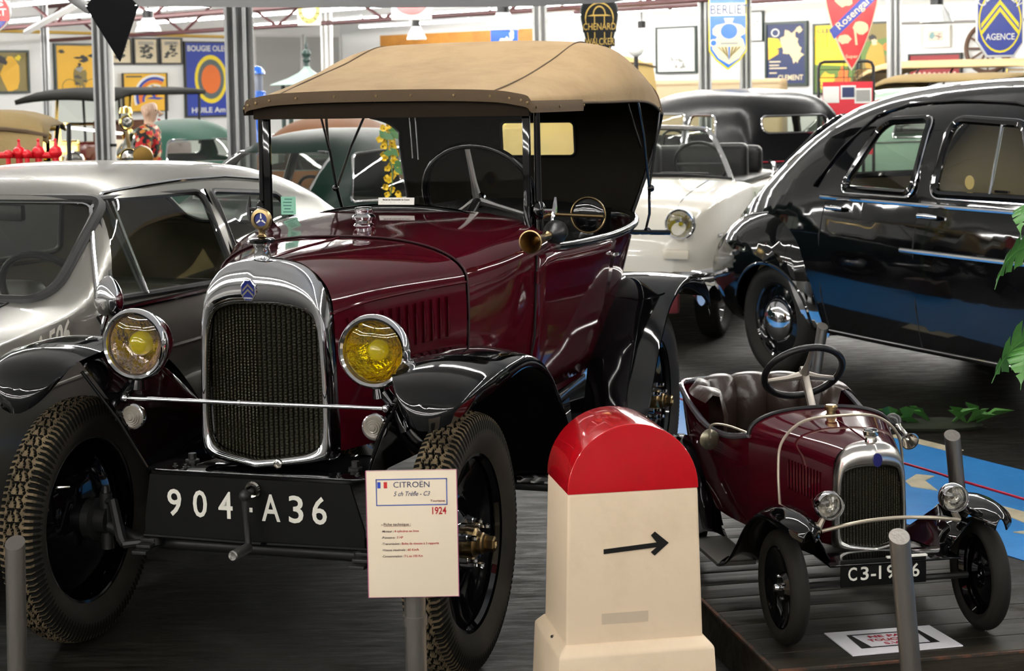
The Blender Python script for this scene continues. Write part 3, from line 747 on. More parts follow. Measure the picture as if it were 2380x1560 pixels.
# ---- windscreen
WX = -1.07
def cowl_z(y): return 1.095 + .098 * (1 - (abs(y) / .47) ** 2.2)
ys = [lerp(-.462, .462, k / 24) for k in range(25)]
arch = [V(WX, y, cowl_z(y)) for y in ys]
m = MB(); m.tube(arch, .015, 10); m.build('windscreen_base_rail', black_gloss, car)
m = MB(); m.grid([[V(WX, y, cowl_z(y) + .008), V(WX, y, lerp(cowl_z(y), 1.50, .5)), V(WX, y, 1.505)] for y in ys]); scr = m.build('windscreen_glass', clear_glass, car)
m = MB(); m.box((WX, 0, 1.508), (.018, .95, .014))
for s in (1, -1): m.box((WX, s * .466, 1.305), (.020, .024, .42))
m.build('windscreen_frame', black_gloss, car, bevel=.003)
for s in (1, -1):
    m = MB(); m.tube([(WX - .02, s * .498, 1.055), (WX - .02, s * .498, 1.14), (WX - .02, s * .497, 1.19), (WX - .02, s * .496, 1.545)], [.016, .016, .0125, .0105], 12); m.ball((WX - .02, s * .498, 1.185), .030, sc=(1, .8, 1.15)); pst = m.build('windscreen_post', black_gloss, car)
    m = MB(); m.tube([(WX - .02, s * .512, 1.185), (WX - .02, s * .548, 1.185)], .008, 8); m.tube([(WX - .01, s * .545, 1.145), (WX - .02, s * .552, 1.185), (WX - .03, s * .553, 1.228)], [.005, .010, .004], 8, flat=1.0); m.build('clamp_wing_nut', chrome if s > 0 else dark_iron, pst)
m = MB(); m.box((WX + .004, -.390, 1.200), (.001, .055, .062)); st = m.build('windscreen_sticker', mat('pale green paper', (0.22, 0.50, 0.36), 0.6), car)
for k in range(5):
    m = MB(); m.box((WX + .0050, -.390 + random.uniform(-.004, .004), 1.222 - .011 * k), (.0004, random.uniform(.022, .042), .0035)); m.build('sticker_print', mat('dark green ink', (0.03, 0.14, 0.11), 0.6), st)
m = MB(); m.box((WX + .022, .013, 1.217), (.003, .128, .024), M=Matrix.Rotation(-.15, 3, 'Y')); cardm = m.build('museum_card', mat('white card', (0.80, 0.78, 0.72), 0.5), car)
text("Musée de l'Automobile du Centre", black_ink, (WX + .0242, .013, 1.2225), (0, 1, 0), (.15, 0, 1), .096, .0052, 'card_lettering', cardm, 'C', bold=.02, shear=.2)
text('Collection Camille et André Guignard', black_ink, (WX + .0232, .013, 1.2120), (0, 1, 0), (.15, 0, 1), .108, .0052, 'card_lettering', cardm, 'C', bold=.02, shear=.2)
for dy, z0, z1 in ((.055, 1.50, 1.36), (.075, 1.505, 1.355)):
    m = MB(); m.tube([(WX - .012, dy, z0), (WX - .012, dy + .008, z1)], .005, 6, flat=.5); m.build('wiper_arm', chrome, car)

# ---- steering wheel and column
SC = V(-1.33, .215, 1.218); ax = V(-.90, 0, .44).normalized()
e1 = V(0, 1, 0); e2 = ax.cross(e1)
m = MB(); m.tube([SC + e1 * (.198 * math.cos(a)) + e2 * (.198 * math.sin(a)) for a in [2 * PI * k / 48 for k in range(48)]], .0135, 10, closed=True); sw = m.build('steering_wheel', black_gloss, car)
m = MB()
for a in (95, 215, 335):
    d = e1 * math.cos(math.radians(-a)) + e2 * math.sin(math.radians(-a))
    m.tube([SC - ax * .03, SC - ax * .02 + d * .07, SC + d * .19], [.018, .011, .009], 8, flat=1.0)
m.build('steering_spokes', alu, sw)
m = MB(); m.lathe([(.030, -.035), (.030, -.02), (.018, -.005), (0, -.002)], SC, ax, 20); m.build('steering_boss', chrome, sw)
m = MB(); m.tube([SC, SC - ax * .75], .016, 10); m.build('steering_column', black_satin, car)
# ---- seats
def seat(x, y, w, zb, zt, nm='seat'):
    rows = []
    for k in range(9):
        t = k / 8; z = lerp(zb, zt, t); b = .05 * math.sin(PI * min(1, t * 1.02)) + .02
        rows.append([V(x - .10 * t - (.06 if abs(u) > .9 else 0) - .03 * u * u + b * (.8 + .2 * math.cos(u * 14)), y + u * w / 2, z - (.05 * u * u if k == 8 else 0)) for u in [lerp(-1, 1, j / 20) for j in range(21)]])
    m = MB(); m.grid(rows); m.build(nm, leather_black, car, solid=.05)
seat(-1.62, .27, .42, .62, 1.10, 'seat_back'); seat(-1.62, -.27, .42, .62, 1.10, 'seat_back'); seat(-2.22, 0, .8, .62, 1.14, 'rear_seat_back')
for y in (.27, -.27):
    m = MB(); m.box((-1.42, y, .68), (.42, .42, .14)); m.build('seat_cushion', leather_black, car, bevel=.04, seg=3)

# ---- canvas hood
HS = [[(-.985, 0, 1.584), (-.985, .2, 1.583), (-.985, .38, 1.577), (-.985, .46, 1.566), (-.987, .498, 1.556), (-.99, .506, 1.538)],
      [(-1.25, 0, 1.634), (-1.25, .2, 1.631), (-1.25, .40, 1.620), (-1.25, .50, 1.594), (-1.25, .550, 1.564), (-1.25, .560, 1.536)],
      [(-1.6, 0, 1.697), (-1.6, .2, 1.694), (-1.6, .40, 1.683), (-1.6, .53, 1.643), (-1.6, .597, 1.585), (-1.6, .608, 1.533)],
      [(-1.95, 0, 1.765), (-1.95, .2, 1.763), (-1.95, .40, 1.753), (-1.95, .53, 1.715), (-1.95, .625, 1.62), (-1.95, .638, 1.532)],
      [(-2.2, 0, 1.757), (-2.2, .2, 1.753), (-2.2, .39, 1.742), (-2.2, .52, 1.700), (-2.2, .615, 1.60), (-2.2, .634, 1.515)],
      [(-2.42, 0, 1.705), (-2.42, .2, 1.700), (-2.42, .37, 1.690), (-2.41, .50, 1.650), (-2.40, .595, 1.565), (-2.40, .622, 1.478)]]
HB = [[(-2.42, 0, 1.705), (-2.42, .2, 1.700), (-2.42, .37, 1.690), (-2.41, .50, 1.650), (-2.40, .595, 1.565), (-2.40, .622, 1.478)],
      [(-2.58, 0, 1.62), (-2.58, .2, 1.617), (-2.56, .36, 1.60), (-2.52, .49, 1.56), (-2.47, .58, 1.49), (-2.43, .608, 1.44)],
      [(-2.67, 0, 1.46), (-2.67, .2, 1.46), (-2.64, .35, 1.44), (-2.57, .47, 1.41), (-2.48, .555, 1.37), (-2.40, .588, 1.34)],
      [(-2.69, 0, 1.28), (-2.69, .19, 1.28), (-2.65, .33, 1.26), (-2.57, .44, 1.24), (-2.46, .52, 1.22), (-2.37, .552, 1.21)],
      [(-2.66, 0, 1.08), (-2.66, .17, 1.08), (-2.62, .31, 1.075), (-2.53, .41, 1.07), (-2.42, .48, 1.06), (-2.33, .505, 1.06)]]
def hood_rows(tab, off):
    rows = [spline(r, 5) for r in tab]
    cols = list(zip(*rows)); cs = [spline(c, 6) for c in cols]
    out = []
    for i in range(len(cs[0])):
        half = [c[i] for c in cs]
        sq = 1 - .17 * min(1, i / 8) if tab is HB else 1
        row = [V(p.x, -p.y * sq, p.z) for p in half[:0:-1]] + [p.copy() for p in half]
        if off:
            n = len(row); sh = []
            for k, p in enumerate(row):
                ctr = V(-1.9, 0, 1.2); d = (ctr - p).normalized(); sh.append(p + d * off)
            row = sh
        out.append(row)
    return out
def wrinkle(rows, amp):
    for i, r in enumerate(rows):
        for k, p in enumerate(r):
            u = i * .55; v = k * .5
            e = math.sin(u * 1.3 + v * .9) * .5 + math.sin(u * .6 - v * 1.7 + 1.3) * .35 + math.sin(u * 2.1 + v * .4 + .5) * .2
            r[k] = p + V(0, 0, amp * e)
    return rows
m = MB(); m.grid(wrinkle(hood_rows(HS, 0), .0016)); hood = m.build('hood_canvas', canvas, car, angle=80)
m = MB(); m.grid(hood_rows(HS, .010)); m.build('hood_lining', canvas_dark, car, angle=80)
WIN = rrect(-.135, 1.298, .190, 1.448, .022)
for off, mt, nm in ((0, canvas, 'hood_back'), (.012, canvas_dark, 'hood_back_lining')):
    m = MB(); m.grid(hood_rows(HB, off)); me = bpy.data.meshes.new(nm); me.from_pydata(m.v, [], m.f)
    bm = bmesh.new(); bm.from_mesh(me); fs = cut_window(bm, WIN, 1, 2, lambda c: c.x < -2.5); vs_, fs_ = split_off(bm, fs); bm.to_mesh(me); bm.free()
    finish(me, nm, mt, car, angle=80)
    if off: win_mesh = (vs_, fs_)
cell = bpy.data.materials.new('yellowed celluloid'); cell.use_nodes = True; nt = cell.node_tree; nt.nodes.clear()
o_ = nt.nodes.new('ShaderNodeOutputMaterial'); a1 = nt.nodes.new('ShaderNodeBsdfTransparent'); a1.inputs[0].default_value = (1.0, .80, .30, 1); a2 = nt.nodes.new('ShaderNodeBsdfTranslucent'); a2.inputs[0].default_value = (.95, .78, .32, 1)
mx = nt.nodes.new('ShaderNodeMixShader'); mx.inputs[0].default_value = .72; nt.links.new(a1.outputs[0], mx.inputs[1]); nt.links.new(a2.outputs[0], mx.inputs[2]); nt.links.new(mx.outputs[0], o_.inputs[0])
m = MB(); m.add(*win_mesh); rwin = m.build('rear_window', cell, car, fix=False)
bvh = BVHTree.FromPolygons(*[[tuple(v) for v in win_mesh[0]], [tuple(f) for f in win_mesh[1]]])
def onback(y, z):
    h = bvh.ray_cast(V(-1, y, z), V(-1, 0, 0)); return h[0] if h[0] is not None else V(-2.66, y, z)
m = MB(); m.tube([onback(*p) + V(.004, 0, 0) for p in rrect(-.133, 1.30, .188, 1.446, .022)], .006, 8, closed=True); m.build('rear_window_frame', black_satin, rwin)
# bindings: front hem band with studs, side hems, seams
fr = hood_rows(HS, 0)
front = fr[0]
def band(path, h, out, nm, mt=canvas_hem):
    rows = []
    for p, nrm in path:
        rows.append([p + nrm * out + V(0, 0, .006), p + nrm * (out + .005) + V(0, 0, -h * .4), p + nrm * (out + .003) + V(0, 0, -h), p + nrm * .001 + V(0, 0, -h)])
    m = MB(); m.grid(rows); return m.build(nm, mt, hood, angle=60)
path = [(p, V(1, 0, 0)) for p in front[3:-3]]
for i in range(0, 9): path.append((fr[i][-2], V(.3 if i == 0 else 0, 1, .0).normalized()))
hem = band(path, .033, .003, 'hem_band')
lp = [(fr[i][1], V(.3 if i == 0 else 0, -1, 0).normalized()) for i in range(8, -1, -1)]
band(lp, .030, .003, 'hem_band')
sm = MB(); sm.lathe([(.005, 0), (.0046, .002), (0, .003)], (0, 0, 0), (1, 0, 0), 10); stud = sm.build('stud', mat('dark brass stud', (0.14, 0.10, 0.05), .4, 1.0), hem)
pts = [p for p, n in path]
for i in range(16):
    o = stud if i == 0 else stud.copy()
    if i: COL.objects.link(o)
    q = i / 15 * (len(pts) - 1.01); a = int(q); p = pts[a].lerp(pts[a + 1], q - a); nr = path[a][1]
    o.location = p + nr * .009 + V(0, 0, -.014); o.rotation_euler = (0, 0, math.atan2(nr.y, nr.x))
for s in (1, -1):
    m = MB(); m.tube([(r[-1] if s > 0 else r[0]) for r in fr], .005, 8); m.build('side_hem', canvas_hem, hood)
    k = 15
    m = MB(); m.tube([(r[len(r) // 2 + s * 10] + V(0, 0, .0015)) for r in fr], .0028, 6); m.build('seam', canvas_hem, hood)
m = MB(); m.tube([p + V(-.0, 0, .002) for p in fr[-1]], .004, 6); m.build('seam', canvas_hem, hood)
bk = hood_rows(HB, 0)
for s in (0, -1):
    m = MB(); m.tube([r[s] for r in bk], .007, 8); m.build('curtain_edge', black_satin, hood)
m = MB(); m.box((-1.035, 0, 1.522), (.03, .985, .052)); m.build('header_rail', mat('brown header cloth', (0.020, 0.014, 0.009), 0.8, spec=.1), car, bevel=.006)
# hood irons both sides
for s in (1, -1):
    m = MB(); m.tube([(-2.10, s * .62, 1.035), (-2.12, s * .632, 1.10), (-2.08, s * .642, 1.20)], [.008, .009, .010], 8, flat=.6); m.tube([(-2.08, s * .642, 1.20), (-2.0, s * .642, 1.40), (-1.95, s * .628, 1.56)], .0085, 8, flat=.6)
    m.tube([(-2.08, s * .642, 1.20), (-2.22, s * .635, 1.36), (-2.36, s * .622, 1.50)], .0075, 8, flat=.6); m.tube([(-1.99, s * .632, 1.36), (-1.86, s * .615, 1.52)], .007, 8, flat=.6)
    m.ball((-2.08, s * .648, 1.20), .014); m.ball((-2.10, s * .628, 1.035), .015); m.tube([(-2.04, s * .575, 1.035), (-2.16, s * .70, 1.025)], .010, 8); m.build('hood_iron', black_gloss, car)
# ---- bulb horn
hx = V(-.735, .575, 1.112); hd = V(-1, .02, .035).normalized()
m = MB(); m.lathe([(.0335, 0), (.0375, .001), (.036, .004), (.026, .022), (.019, .045), (.014, .075), (.010, .11), (.0085, .16), (.014, .165), (.016, .175), (.012, .185), (.011, .205)], hx, hd, 28); m.lathe([(.034, .002), (.024, .022), (.016, .045), (.010, .08), (0, .10)], hx, hd, 28); horn = m.build('bulb_horn', brass, car, angle=60)
m = MB(); m.lathe([(.010, .20), (.020, .212), (.034, .235), (.040, .262), (.036, .288), (.020, .304), (0, .308)], hx, hd, 24); m.build('rubber_bulb', mat('black rubber bulb', (0.010, 0.010, 0.010), 0.35), horn)
m = MB(); m.tube([hx + hd * .175, hx + hd * .175 + V(0, -.04, -.04)], .008, 8); m.build('horn_bracket', brass, horn)
# ---- round mirror on a brass arm
m = MB(); m.tube([(WX - .02, .50, 1.155), (WX - .02, .53, 1.170), (WX - .02, .56, 1.172), (WX - .01, .72, 1.166)], .006, 8); arm = m.build('mirror_arm', brass, car)
m = MB(); m.lathe([(0, .010), (.03, .009), (.055, .002), (.058, 0), (.058, -.006), (.054, -.008), (0, -.008)], (WX - .028, .665, 1.170), (1, 0, 0), 32); mir = m.build('mirror', black_gloss, arm)
m = MB(); m.tube([(WX - .024, .665 + .058 * math.cos(a), 1.170 + .058 * math.sin(a)) for a in [2 * PI * k / 32 for k in range(32)]], .0028, 6, closed=True); m.build('mirror_rim', brass, arm)
# ================================================================= red and white milestone
al = math.radians(10); SX = V(math.cos(al), math.sin(al), 0); SY = V(-math.sin(al), math.cos(al), 0)
cream = mat('cream painted resin', (0.78, 0.62, 0.44), 0.45, bump=(25, 0.06), var=((0.68, 0.53, 0.36), 5, .5, .8))
red_gloss = mat('red gloss paint', (0.52, 0.004, 0.010), 0.18, 0, 1.0)
ms = thing('milestone', 'red topped cream milestone with a black arrow, standing on the floor beside the tourer', 'milestone', (.123, 4.2, 0), al)
def arch_outline(x0, x1, z0, zc, n=18):
    r = (x1 - x0) / 2; c = (x0 + x1) / 2
    return [(x0, z0), (x1, z0)] + [(c + r * math.cos(PI * k / n), zc + r * math.sin(PI * k / n)) for k in range(n + 1)]
m = MB(); m.add([(-.012, -.008, .235), (.330, -.008, .235), (.330, .258, .235), (-.012, .258, .235), (.0, 0, .612), (.323, 0, .612), (.323, .25, .612), (0, .25, .612)], [(0, 1, 5, 4), (1, 2, 6, 5), (2, 3, 7, 6), (3, 0, 4, 7), (4, 5, 6, 7), (0, 1, 2, 3)]); m.build('stone_body', cream, ms, bevel=.008, seg=3)
m = MB(); m.prism(arch_outline(-.001, .324, .610, .613, 24), (0, .125, 0), (1, 0, 0), (0, 0, 1), .252); m.build('red_cap', red_gloss, ms, bevel=.010, seg=3, angle=30)
m = MB(); m.add([(-.045, -.042, 0), (.363, -.042, 0), (.363, .292, 0), (-.045, .292, 0), (-.035, -.032, .222), (.353, -.032, .222), (.353, .282, .222), (-.035, .282, .222), (-.014, -.010, .245), (.332, -.010, .245), (.332, .260, .245), (-.014, .260, .245)], [(0, 1, 5, 4), (1, 2, 6, 5), (2, 3, 7, 6), (3, 0, 4, 7), (4, 5, 9, 8), (5, 6, 10, 9), (6, 7, 11, 10), (7, 4, 8, 11), (8, 9, 10, 11), (0, 1, 2, 3)]); m.build('plinth', cream, ms, bevel=.006)
m = MB(); A = [(.085, .472), (.222, .480), (.205, .503), (.216, .511), (.248, .486), (.214, .459), (.204, .468), (.222, .474 + .0), (.2215, .468), (.085, .460)]
A = [(.085, .473), (.2165, .482), (.203, .500), (.213, .509), (.247, .4795), (.211, .450), (.202, .459), (.2175, .4705), (.085, .4615)]
m.prism(A, (0, -.0042, 0), (1, 0, 0), (0, 0, 1), .003); m.build('arrow', black_ink, ms)
m = MB(); m.box((.135, -.0075, .303), (.115, .001, .026)); m.build('tone_patch', mat('darker cream', (0.56, 0.45, 0.33), 0.5), ms)  # thin rectangle in a darker cream than the stone face
m = MB(); m.lathe([(.007, 0), (.007, .004), (.003, .006), (0, .006)], (-.022, .10, .232), (0, 0, 1), 10); m.build('plinth_screw', nickel, ms)
# ================================================================= information board on a post
board_c = V(-.2445, 4.07, .556)
ib = thing('information_board', 'white information board about the 1924 tourer, fixed on a grey post', 'sign', (board_c.x, board_c.y, 0), 0)
paper = mat('laminated cream paper', (0.86, 0.74, 0.56), 0.4, bump=(300, 0.03))
tl = .028   # slight tilt of the printed sheet
m = MB(); m.box((0, 0, .556), (.211, .006, .300)); bd = m.build('board', paper, ib, bevel=.001)
m = MB(); m.tube([(-.1055, -.003, .406), (.1055, -.003, .406), (.1055, -.003, .706), (-.1055, -.003, .706)], .0012, 4, closed=True); m.build('board_edge', mat('pink board edge', (0.42, 0.10, 0.22), 0.5), bd)
def T(s, m_, x, z, w, h, **k): return text(s, m_, (x, -.0032, z), (1, 0, 0), (0, 0, 1), w, h, 'board_lettering', bd, **k)
navy = mat('navy ink', (0.015, 0.02, 0.09), 0.6); frame_m = mat('blue frame ink', (0.06, 0.10, 0.36), 0.6); dkred = mat('dark red ink', (0.20, 0.02, 0.02), 0.6)
for (x0, z0, x1, z1) in ((-.083, .684, .083, .6865), (-.083, .623, .083, .6255), (-.083, .623, -.0805, .6865), (.0805, .623, .083, .6865)):
    m = MB(); m.box(((x0 + x1) / 2, -.0034, (z0 + z1) / 2), (x1 - x0, .0006, z1 - z0)); m.build('board_rule', frame_m, bd)
m = MB(); m.box((-.0755, -.0034, .672), (.007, .0006, .0145)); m.build('flag_blue', mat('flag blue', (0.01, 0.05, 0.45), 0.6), bd)
m = MB(); m.box((-.0605, -.0034, .672), (.008, .0006, .0145)); m.build('flag_red', mat('flag red', (0.6, 0.02, 0.02), 0.6), bd)
T('CITROËN', navy, -.042, .666, .084, .0135)
T('5 ch Trèfle - C3', navy, -.042, .646, .085, .0105, bold=.008, shear=.35)
T('Tourisme', dkred, .043, .631, .034, .005, bold=.02)
T('1924', mat('bright red ink', (0.45, 0.0, 0.01), 0.6), .047, .602, .033, .0165, bold=.02)
T('o', dkred, -.072, .577, .003, .004, bold=.02); T('Fiche technique :', mat('brown ink', (0.05, 0.012, 0.01), 0.6), -.0665, .576, .063, .0065, bold=.012)
m = MB(); m.box((-.035, -.0034, .5745), (.063, .0005, .0006)); m.build('board_rule', dkred, bd)
brown = MATS['brown ink']
for k, (a, wa, b_, wb) in enumerate([('-Moteur :', .028, '4 cylindres en ligne', .057), ('-Puissance :', .034, '5 HP', .014), ('-Transmission :', .045, 'Boîte de vitesses à 3 rapports', .086), ('-Vitesse maximale :', .058, '60 Km/h', .026), ('-Consommation :', .050, '7 L au 100 Km', .043)]):
    z = .5605 - .0148 * k
    T(a, brown, -.072, z, wa, .005, bold=.016); T(b_, red_ink, -.072 + wa + .002, z, wb, .005, bold=.02)
steel = mat('brushed steel post', (0.20, 0.185, 0.165), 0.38, 0.85, bump=(90, 0.1, (1, 1, .15)))
m = MB(); m.tube([(0, .032, 0), (0, .032, .60)], .0255, 20); m.build('post', steel, ib)
m = MB(); m.tube([(0, .032, .33), (0, .032, .352)], .029, 20); m.build('post_collar', steel, ib)
m = MB(); m.lathe([(.075, 0), (.075, .006), (.03, .010)], (0, .032, 0), (0, 0, 1), 24); m.build('post_foot', steel, ib)
# ================================================================= barrier posts with cut tops, and cord
def post(label, top, lean=(0, 0), r=.0245, h=None, foot=True):
    """top = world position of the top centre"""
    p = V(top.x + lean[0] * top.z, top.y + lean[1] * top.z, 0)
    e = thing('barrier_post', label, 'post', p, 0, 'steel barrier posts')
    ax = (top - p).normalized(); m = MB(); L = (top - p).length; n = 24
    e1 = ax.orthogonal().normalized(); e1 = (V(1, 0, 0) - ax * ax.x).normalized(); e2 = ax.cross(e1)
    lo = [e1 * (r * math.cos(2 * PI * k / n)) + e2 * (r * math.sin(2 * PI * k / n)) for k in range(n)]
    hi = [q + ax * (L + q.dot(e2) * .55) for q in lo]
    m.grid([lo, hi], close_v=True); m.add(hi, [tuple(range(n))]); m.build('post', steel, e, bevel=0, angle=35)
    if foot:
        m = MB(); m.lathe([(.07, 0), (.07, .006), (.028, .010)], (0, 0, 0), (0, 0, 1), 24); m.build('post_foot', steel, e)
    return e
post('steel barrier post standing beside the tourer front tyre with the deep zigzag tread', at(35, 1262, 4.35), (-.02, 0))
post('steel barrier post with slanted top in front of the small car number plate', at(2090, 1247, 4.12), (.085, 0))
post('dark steel barrier post standing on the blue walkway behind the small car wing', at(2213, 1012, 5.45), (.10, 0))
post('steel barrier post standing beside the black saloon wheel, seen through the small steering wheel', at(1912, 758, 8.0), (-.15, 0))
post('short dark barrier post just behind the seat of the small car', at(1712, 892, 6.6), (.03, 0))
cord = mat('red barrier cord', (0.42, 0.01, 0.05), 0.6)
m = MB(); m.tube(spline([at(1572, 923, 7.7), at(1640, 946, 7.3), at(2105, 1078, 5.72), at(2222, 1114, 5.48), at(2385, 1162, 5.25), at(2600, 1230, 5.0)], 6), .0042, 6)
tag(m.build('barrier_rope', cord), 'thin red rope strung between the barrier posts along the walkway', 'rope')
# ================================================================= plank platform and the child's pedal car
PTH = -.184; PO = V(.965, 4.613, 0); PRZ = -(PI / 2 + PTH); PZ = .12
plat = thing('plank_platform', 'low dark plank platform with worn orange edges under the small pedal car', 'platform', (PO.x, PO.y, 0), PRZ)
wood = mat('dark stained plank', (0.012, 0.010, 0.007), 0.5, spec=.22, bump=(14, 0.45, (1, .12, 1)), var=((0.034, 0.027, 0.017), 8, .45, .75, (1.5, .25, 1)))
worn = mat('worn orange wood edge', (0.10, 0.035, 0.014), 0.7, var=((0.018, 0.015, 0.010), 20, .42, .55))
x = .19; k = 0
while x > -1.35:
    wd = .128 if k else .12
    m = MB(); m.box((x - wd / 2, .07, PZ - .012), (wd - .004, .86, .024)); o = m.build('plank', wood, plat, bevel=.003); x -= wd; k += 1
m = MB(); m.box((.196, .07, .072), (.012, .86, .094)); m.build('front_board', wood, plat, bevel=.002)
m = MB(); m.box((.200, .07, PZ - .002), (.010, .86, .006)); m.build('worn_edge', worn, plat)
m = MB(); m.box((-.63, -.366, .06), (1.66, .012, .118)); m.build('side_board', wood, plat)
m = MB(); m.box((-.63, -.368, PZ - .001), (1.66, .010, .006)); m.build('worn_edge', worn, plat)
pc = thing('pedal_car', 'small maroon pedal car with aluminium radiator and brown seat, plate C3-1926', 'pedal car', (PO.x, PO.y, PZ), PRZ)
satin = mat('satin aluminium', (0.60, 0.58, 0.55), 0.26, 1.0)
radiator(pc, .5, -.045, .212, satin, 22)
m = MB(); m.lathe([(.018, -.02), (.016, .008), (.014, .016), (.019, .020), (.021, .026), (.021, .034), (.017, .038), (0, .039)], (-.080, 0, .502), (0, 0, 1), 20); m.build('radiator_cap', nickel, pc)
m = MB(); m.lathe([(0, 0), (.018, 0), (.019, .006), (.015, .009), (0, .010)], (-.080, 0, .534), (0, 0, 1), 20); m.build('cap_top', black_gloss, pc)
bgp = MB(); bgp.lathe([(.017, 0), (.016, .003), (0, .004)], (0, 0, 0), (1, 0, 0), 20); o = bgp.build('badge', mat('dark blue enamel', (0.01, 0.012, 0.10), 0.2, 0, 1), pc); o.location = (-.034, 0, .466); o.scale = (1, .78, 1.15)
PB = [(.10, .100, .225, .102, .098, .435, .503), (.2, .122, .215, .130, .128, .445, .512), (.33, .152, .20, .168, .168, .455, .520), (.47, .190, .185, .212, .212, .462, .530)]
m = MB(); m.grid(arch_rows(PB)); pbon = m.build('bonnet', maroon, pc, angle=50)
m = MB(); m.tube([V(r.x, r.y * 1.006, r.z + .002) for r in arch_rows(PB)[-1]][7:-7], .007, 8); m.build('scuttle_edge', black_satin, pbon)
m = MB(); m.tube([(-X, 0, c + .001) for (X, yb, zb, ym, yt, zt, c) in smooth_tab(PB, 5)][:11], .0018, 6); m.build('bonnet_hinge', maroon, pbon)
lv = MB(); rw = []
for j in range(5):
    z = lerp(-.045, .040, j / 4); r = .0036 * (1 if 0 < j < 4 else .2)
    rw.append([V(-.0035, 0, z), V(-.002, r, z), V(.002, r, z), V(.0035, 0, z)])
lv.grid(rw); l0 = lv.build('louvre', maroon, pbon)
for s in (1, -1):
    for i in range(11):
        o = l0 if (s == 1 and i == 0) else l0.copy()
        if o is not l0: COL.objects.link(o)
        X = .155 + i * .0135; (yb, zb, ym, yt, zt, c) = interp(PB, X)
        o.location = (-X, s * (side_y(yb, ym, yt, .7) + .0005), lerp(.375, .385, i / 10)); o.rotation_euler = (0, 0, s * .29); o.scale = (1, s, 1)
PT = [(.47, .190, .185, .212, .212, .462), (.58, .205, .18, .232, .236, .440), (.72, .212, .175, .245, .255, .440), (.86, .212, .175, .248, .262, .470), (1.0, .205, .18, .238, .256, .505), (1.10, .19, .19, .215, .230, .512), (1.18, .15, .20, .168, .180, .505), (1.235, .07, .21, .08, .09, .50)]
rows = []
for (X, yb, zb, ym, yt, zt) in smooth_tab(PT, 5):
    rows.append([V(-X, side_y(yb, ym, yt, t), lerp(zb, zt, t)) for t in (0, .2, .4, .6, .8, 1)])
m = MB(); m.grid(rows); m.grid([[V(p.x, -p.y, p.z) for p in r] for r in rows]); m.add([rows[-1][k] for k in range(6)] + [V(p.x, -p.y, p.z) for p in rows[-1][::-1]], [tuple(range(12))]); pbody = m.build('body', maroon, pc, angle=50)
m = MB(); m.grid([[r[0], V(r[0].x, -r[0].y, r[0].z)] for r in rows]); m.build('floor_pan', dark_iron, pc)
rim = [r[-1] for r in rows]; path = [p for p in rim] + [V(p.x, -p.y, p.z) for p in rim[::-1]]
m = MB(); m.tube(path, .0095, 8); m.build('cockpit_rail', mat('grey rolled rim', (0.10, 0.10, 0.11), 0.2, .3, 1), pc)
# pleated seat back following the tail
path = spline([(-.80, .215, 0), (-.95, .215, 0), (-1.06, .185, 0), (-1.13, .10, 0), (-1.145, 0, 0), (-1.13, -.10, 0), (-1.06, -.185, 0), (-.95, -.215, 0), (-.80, -.215, 0)], 8)
n = len(path); per = 7
for q in range(per):
    seg = path[int(q * (n - 1) / per): int((q + 1) * (n - 1) / per) + 1]; rw = []
    for i, p in enumerate(seg):
        t = i / (len(seg) - 1); b = math.sin(PI * t) ** .6
        d = (V(-.85, 0, 0) - p).normalized()
        rw.append([p - d * .0 + V(0, 0, .26), p + d * (.03 + .022 * b) + V(0, 0, .34), p + d * (.035 + .03 * b) + V(0, 0, .45), p + d * (.02 + .02 * b) + V(0, 0, .515 + .012 * b), p - d * .004 + V(0, 0, .522 + .010 * b), p - d * .03 + V(0, 0, .50)])
    m = MB(); m.grid(rw); m.build('seat_pleat', leather_brown, pc, angle=70)
m = MB(); m.box((-.95, 0, .27), (.30, .36, .06)); m.build('seat_cushion', leather_brown, pc, bevel=.02, seg=3)
# steering wheel and column
SCp = V(-.615, .005, .612); axp = V(-.72, 0, .70).normalized(); f1 = V(0, 1, 0); f2 = axp.cross(f1)
m = MB(); m.tube([SCp + f1 * (.118 * math.cos(a)) + f2 * (.118 * math.sin(a)) for a in [2 * PI * k / 40 for k in range(40)]], .0105, 10, closed=True); psw = m.build('steering_wheel', black_satin, pc)
m = MB()
for a in (90, 200, 340):
    d = f1 * math.cos(math.radians(-a)) + f2 * math.sin(math.radians(-a)); m.tube([SCp - axp * .01, SCp - axp * .008 + d * .05, SCp + d * .112], [.014, .009, .007], 8)
m.build('steering_spokes', mat('cast grey metal', (0.34, 0.31, 0.27), 0.4, .8), psw)
m = MB(); m.box((SCp.x + .045, SCp.y, SCp.z - .055), (.016, .022, .17), M=Matrix.Rotation(-.62, 3, 'Y')); m.build('steering_column', mat('cast grey metal', (0.4, 0.4, 0.4)), pc, bevel=.003)
m = MB(); m.lathe([(0, -.01), (.017, -.008), (.017, .004), (.0, .006)], SCp - axp * .005, axp, 16); m.build('steering_boss', MATS['cast grey metal'], psw)
m = MB(); m.lathe([(.016, -.01), (.016, .006), (.013, .008), (.013, .016), (.018, .018), (.019, .028), (.015, .033), (0, .034)], (-.375, 0, .523), (0, 0, 1), 20); m.build('filler_cap', brass, pc)
# wire hoop round the bonnet
hp = spline([(-.245, -.197, .285), (-.262, -.197, .40), (-.285, -.178, .475), (-.30, -.11, .527), (-.305, 0, .537), (-.315, .11, .527), (-.33, .178, .475), (-.335, .197, .40), (-.34, .197, .285)], 6)
m = MB(); m.tube(hp, .0042, 8); m.build('wire_hoop', mat('dull cream wire', (0.42, 0.37, 0.29), 0.35, .6), pc)
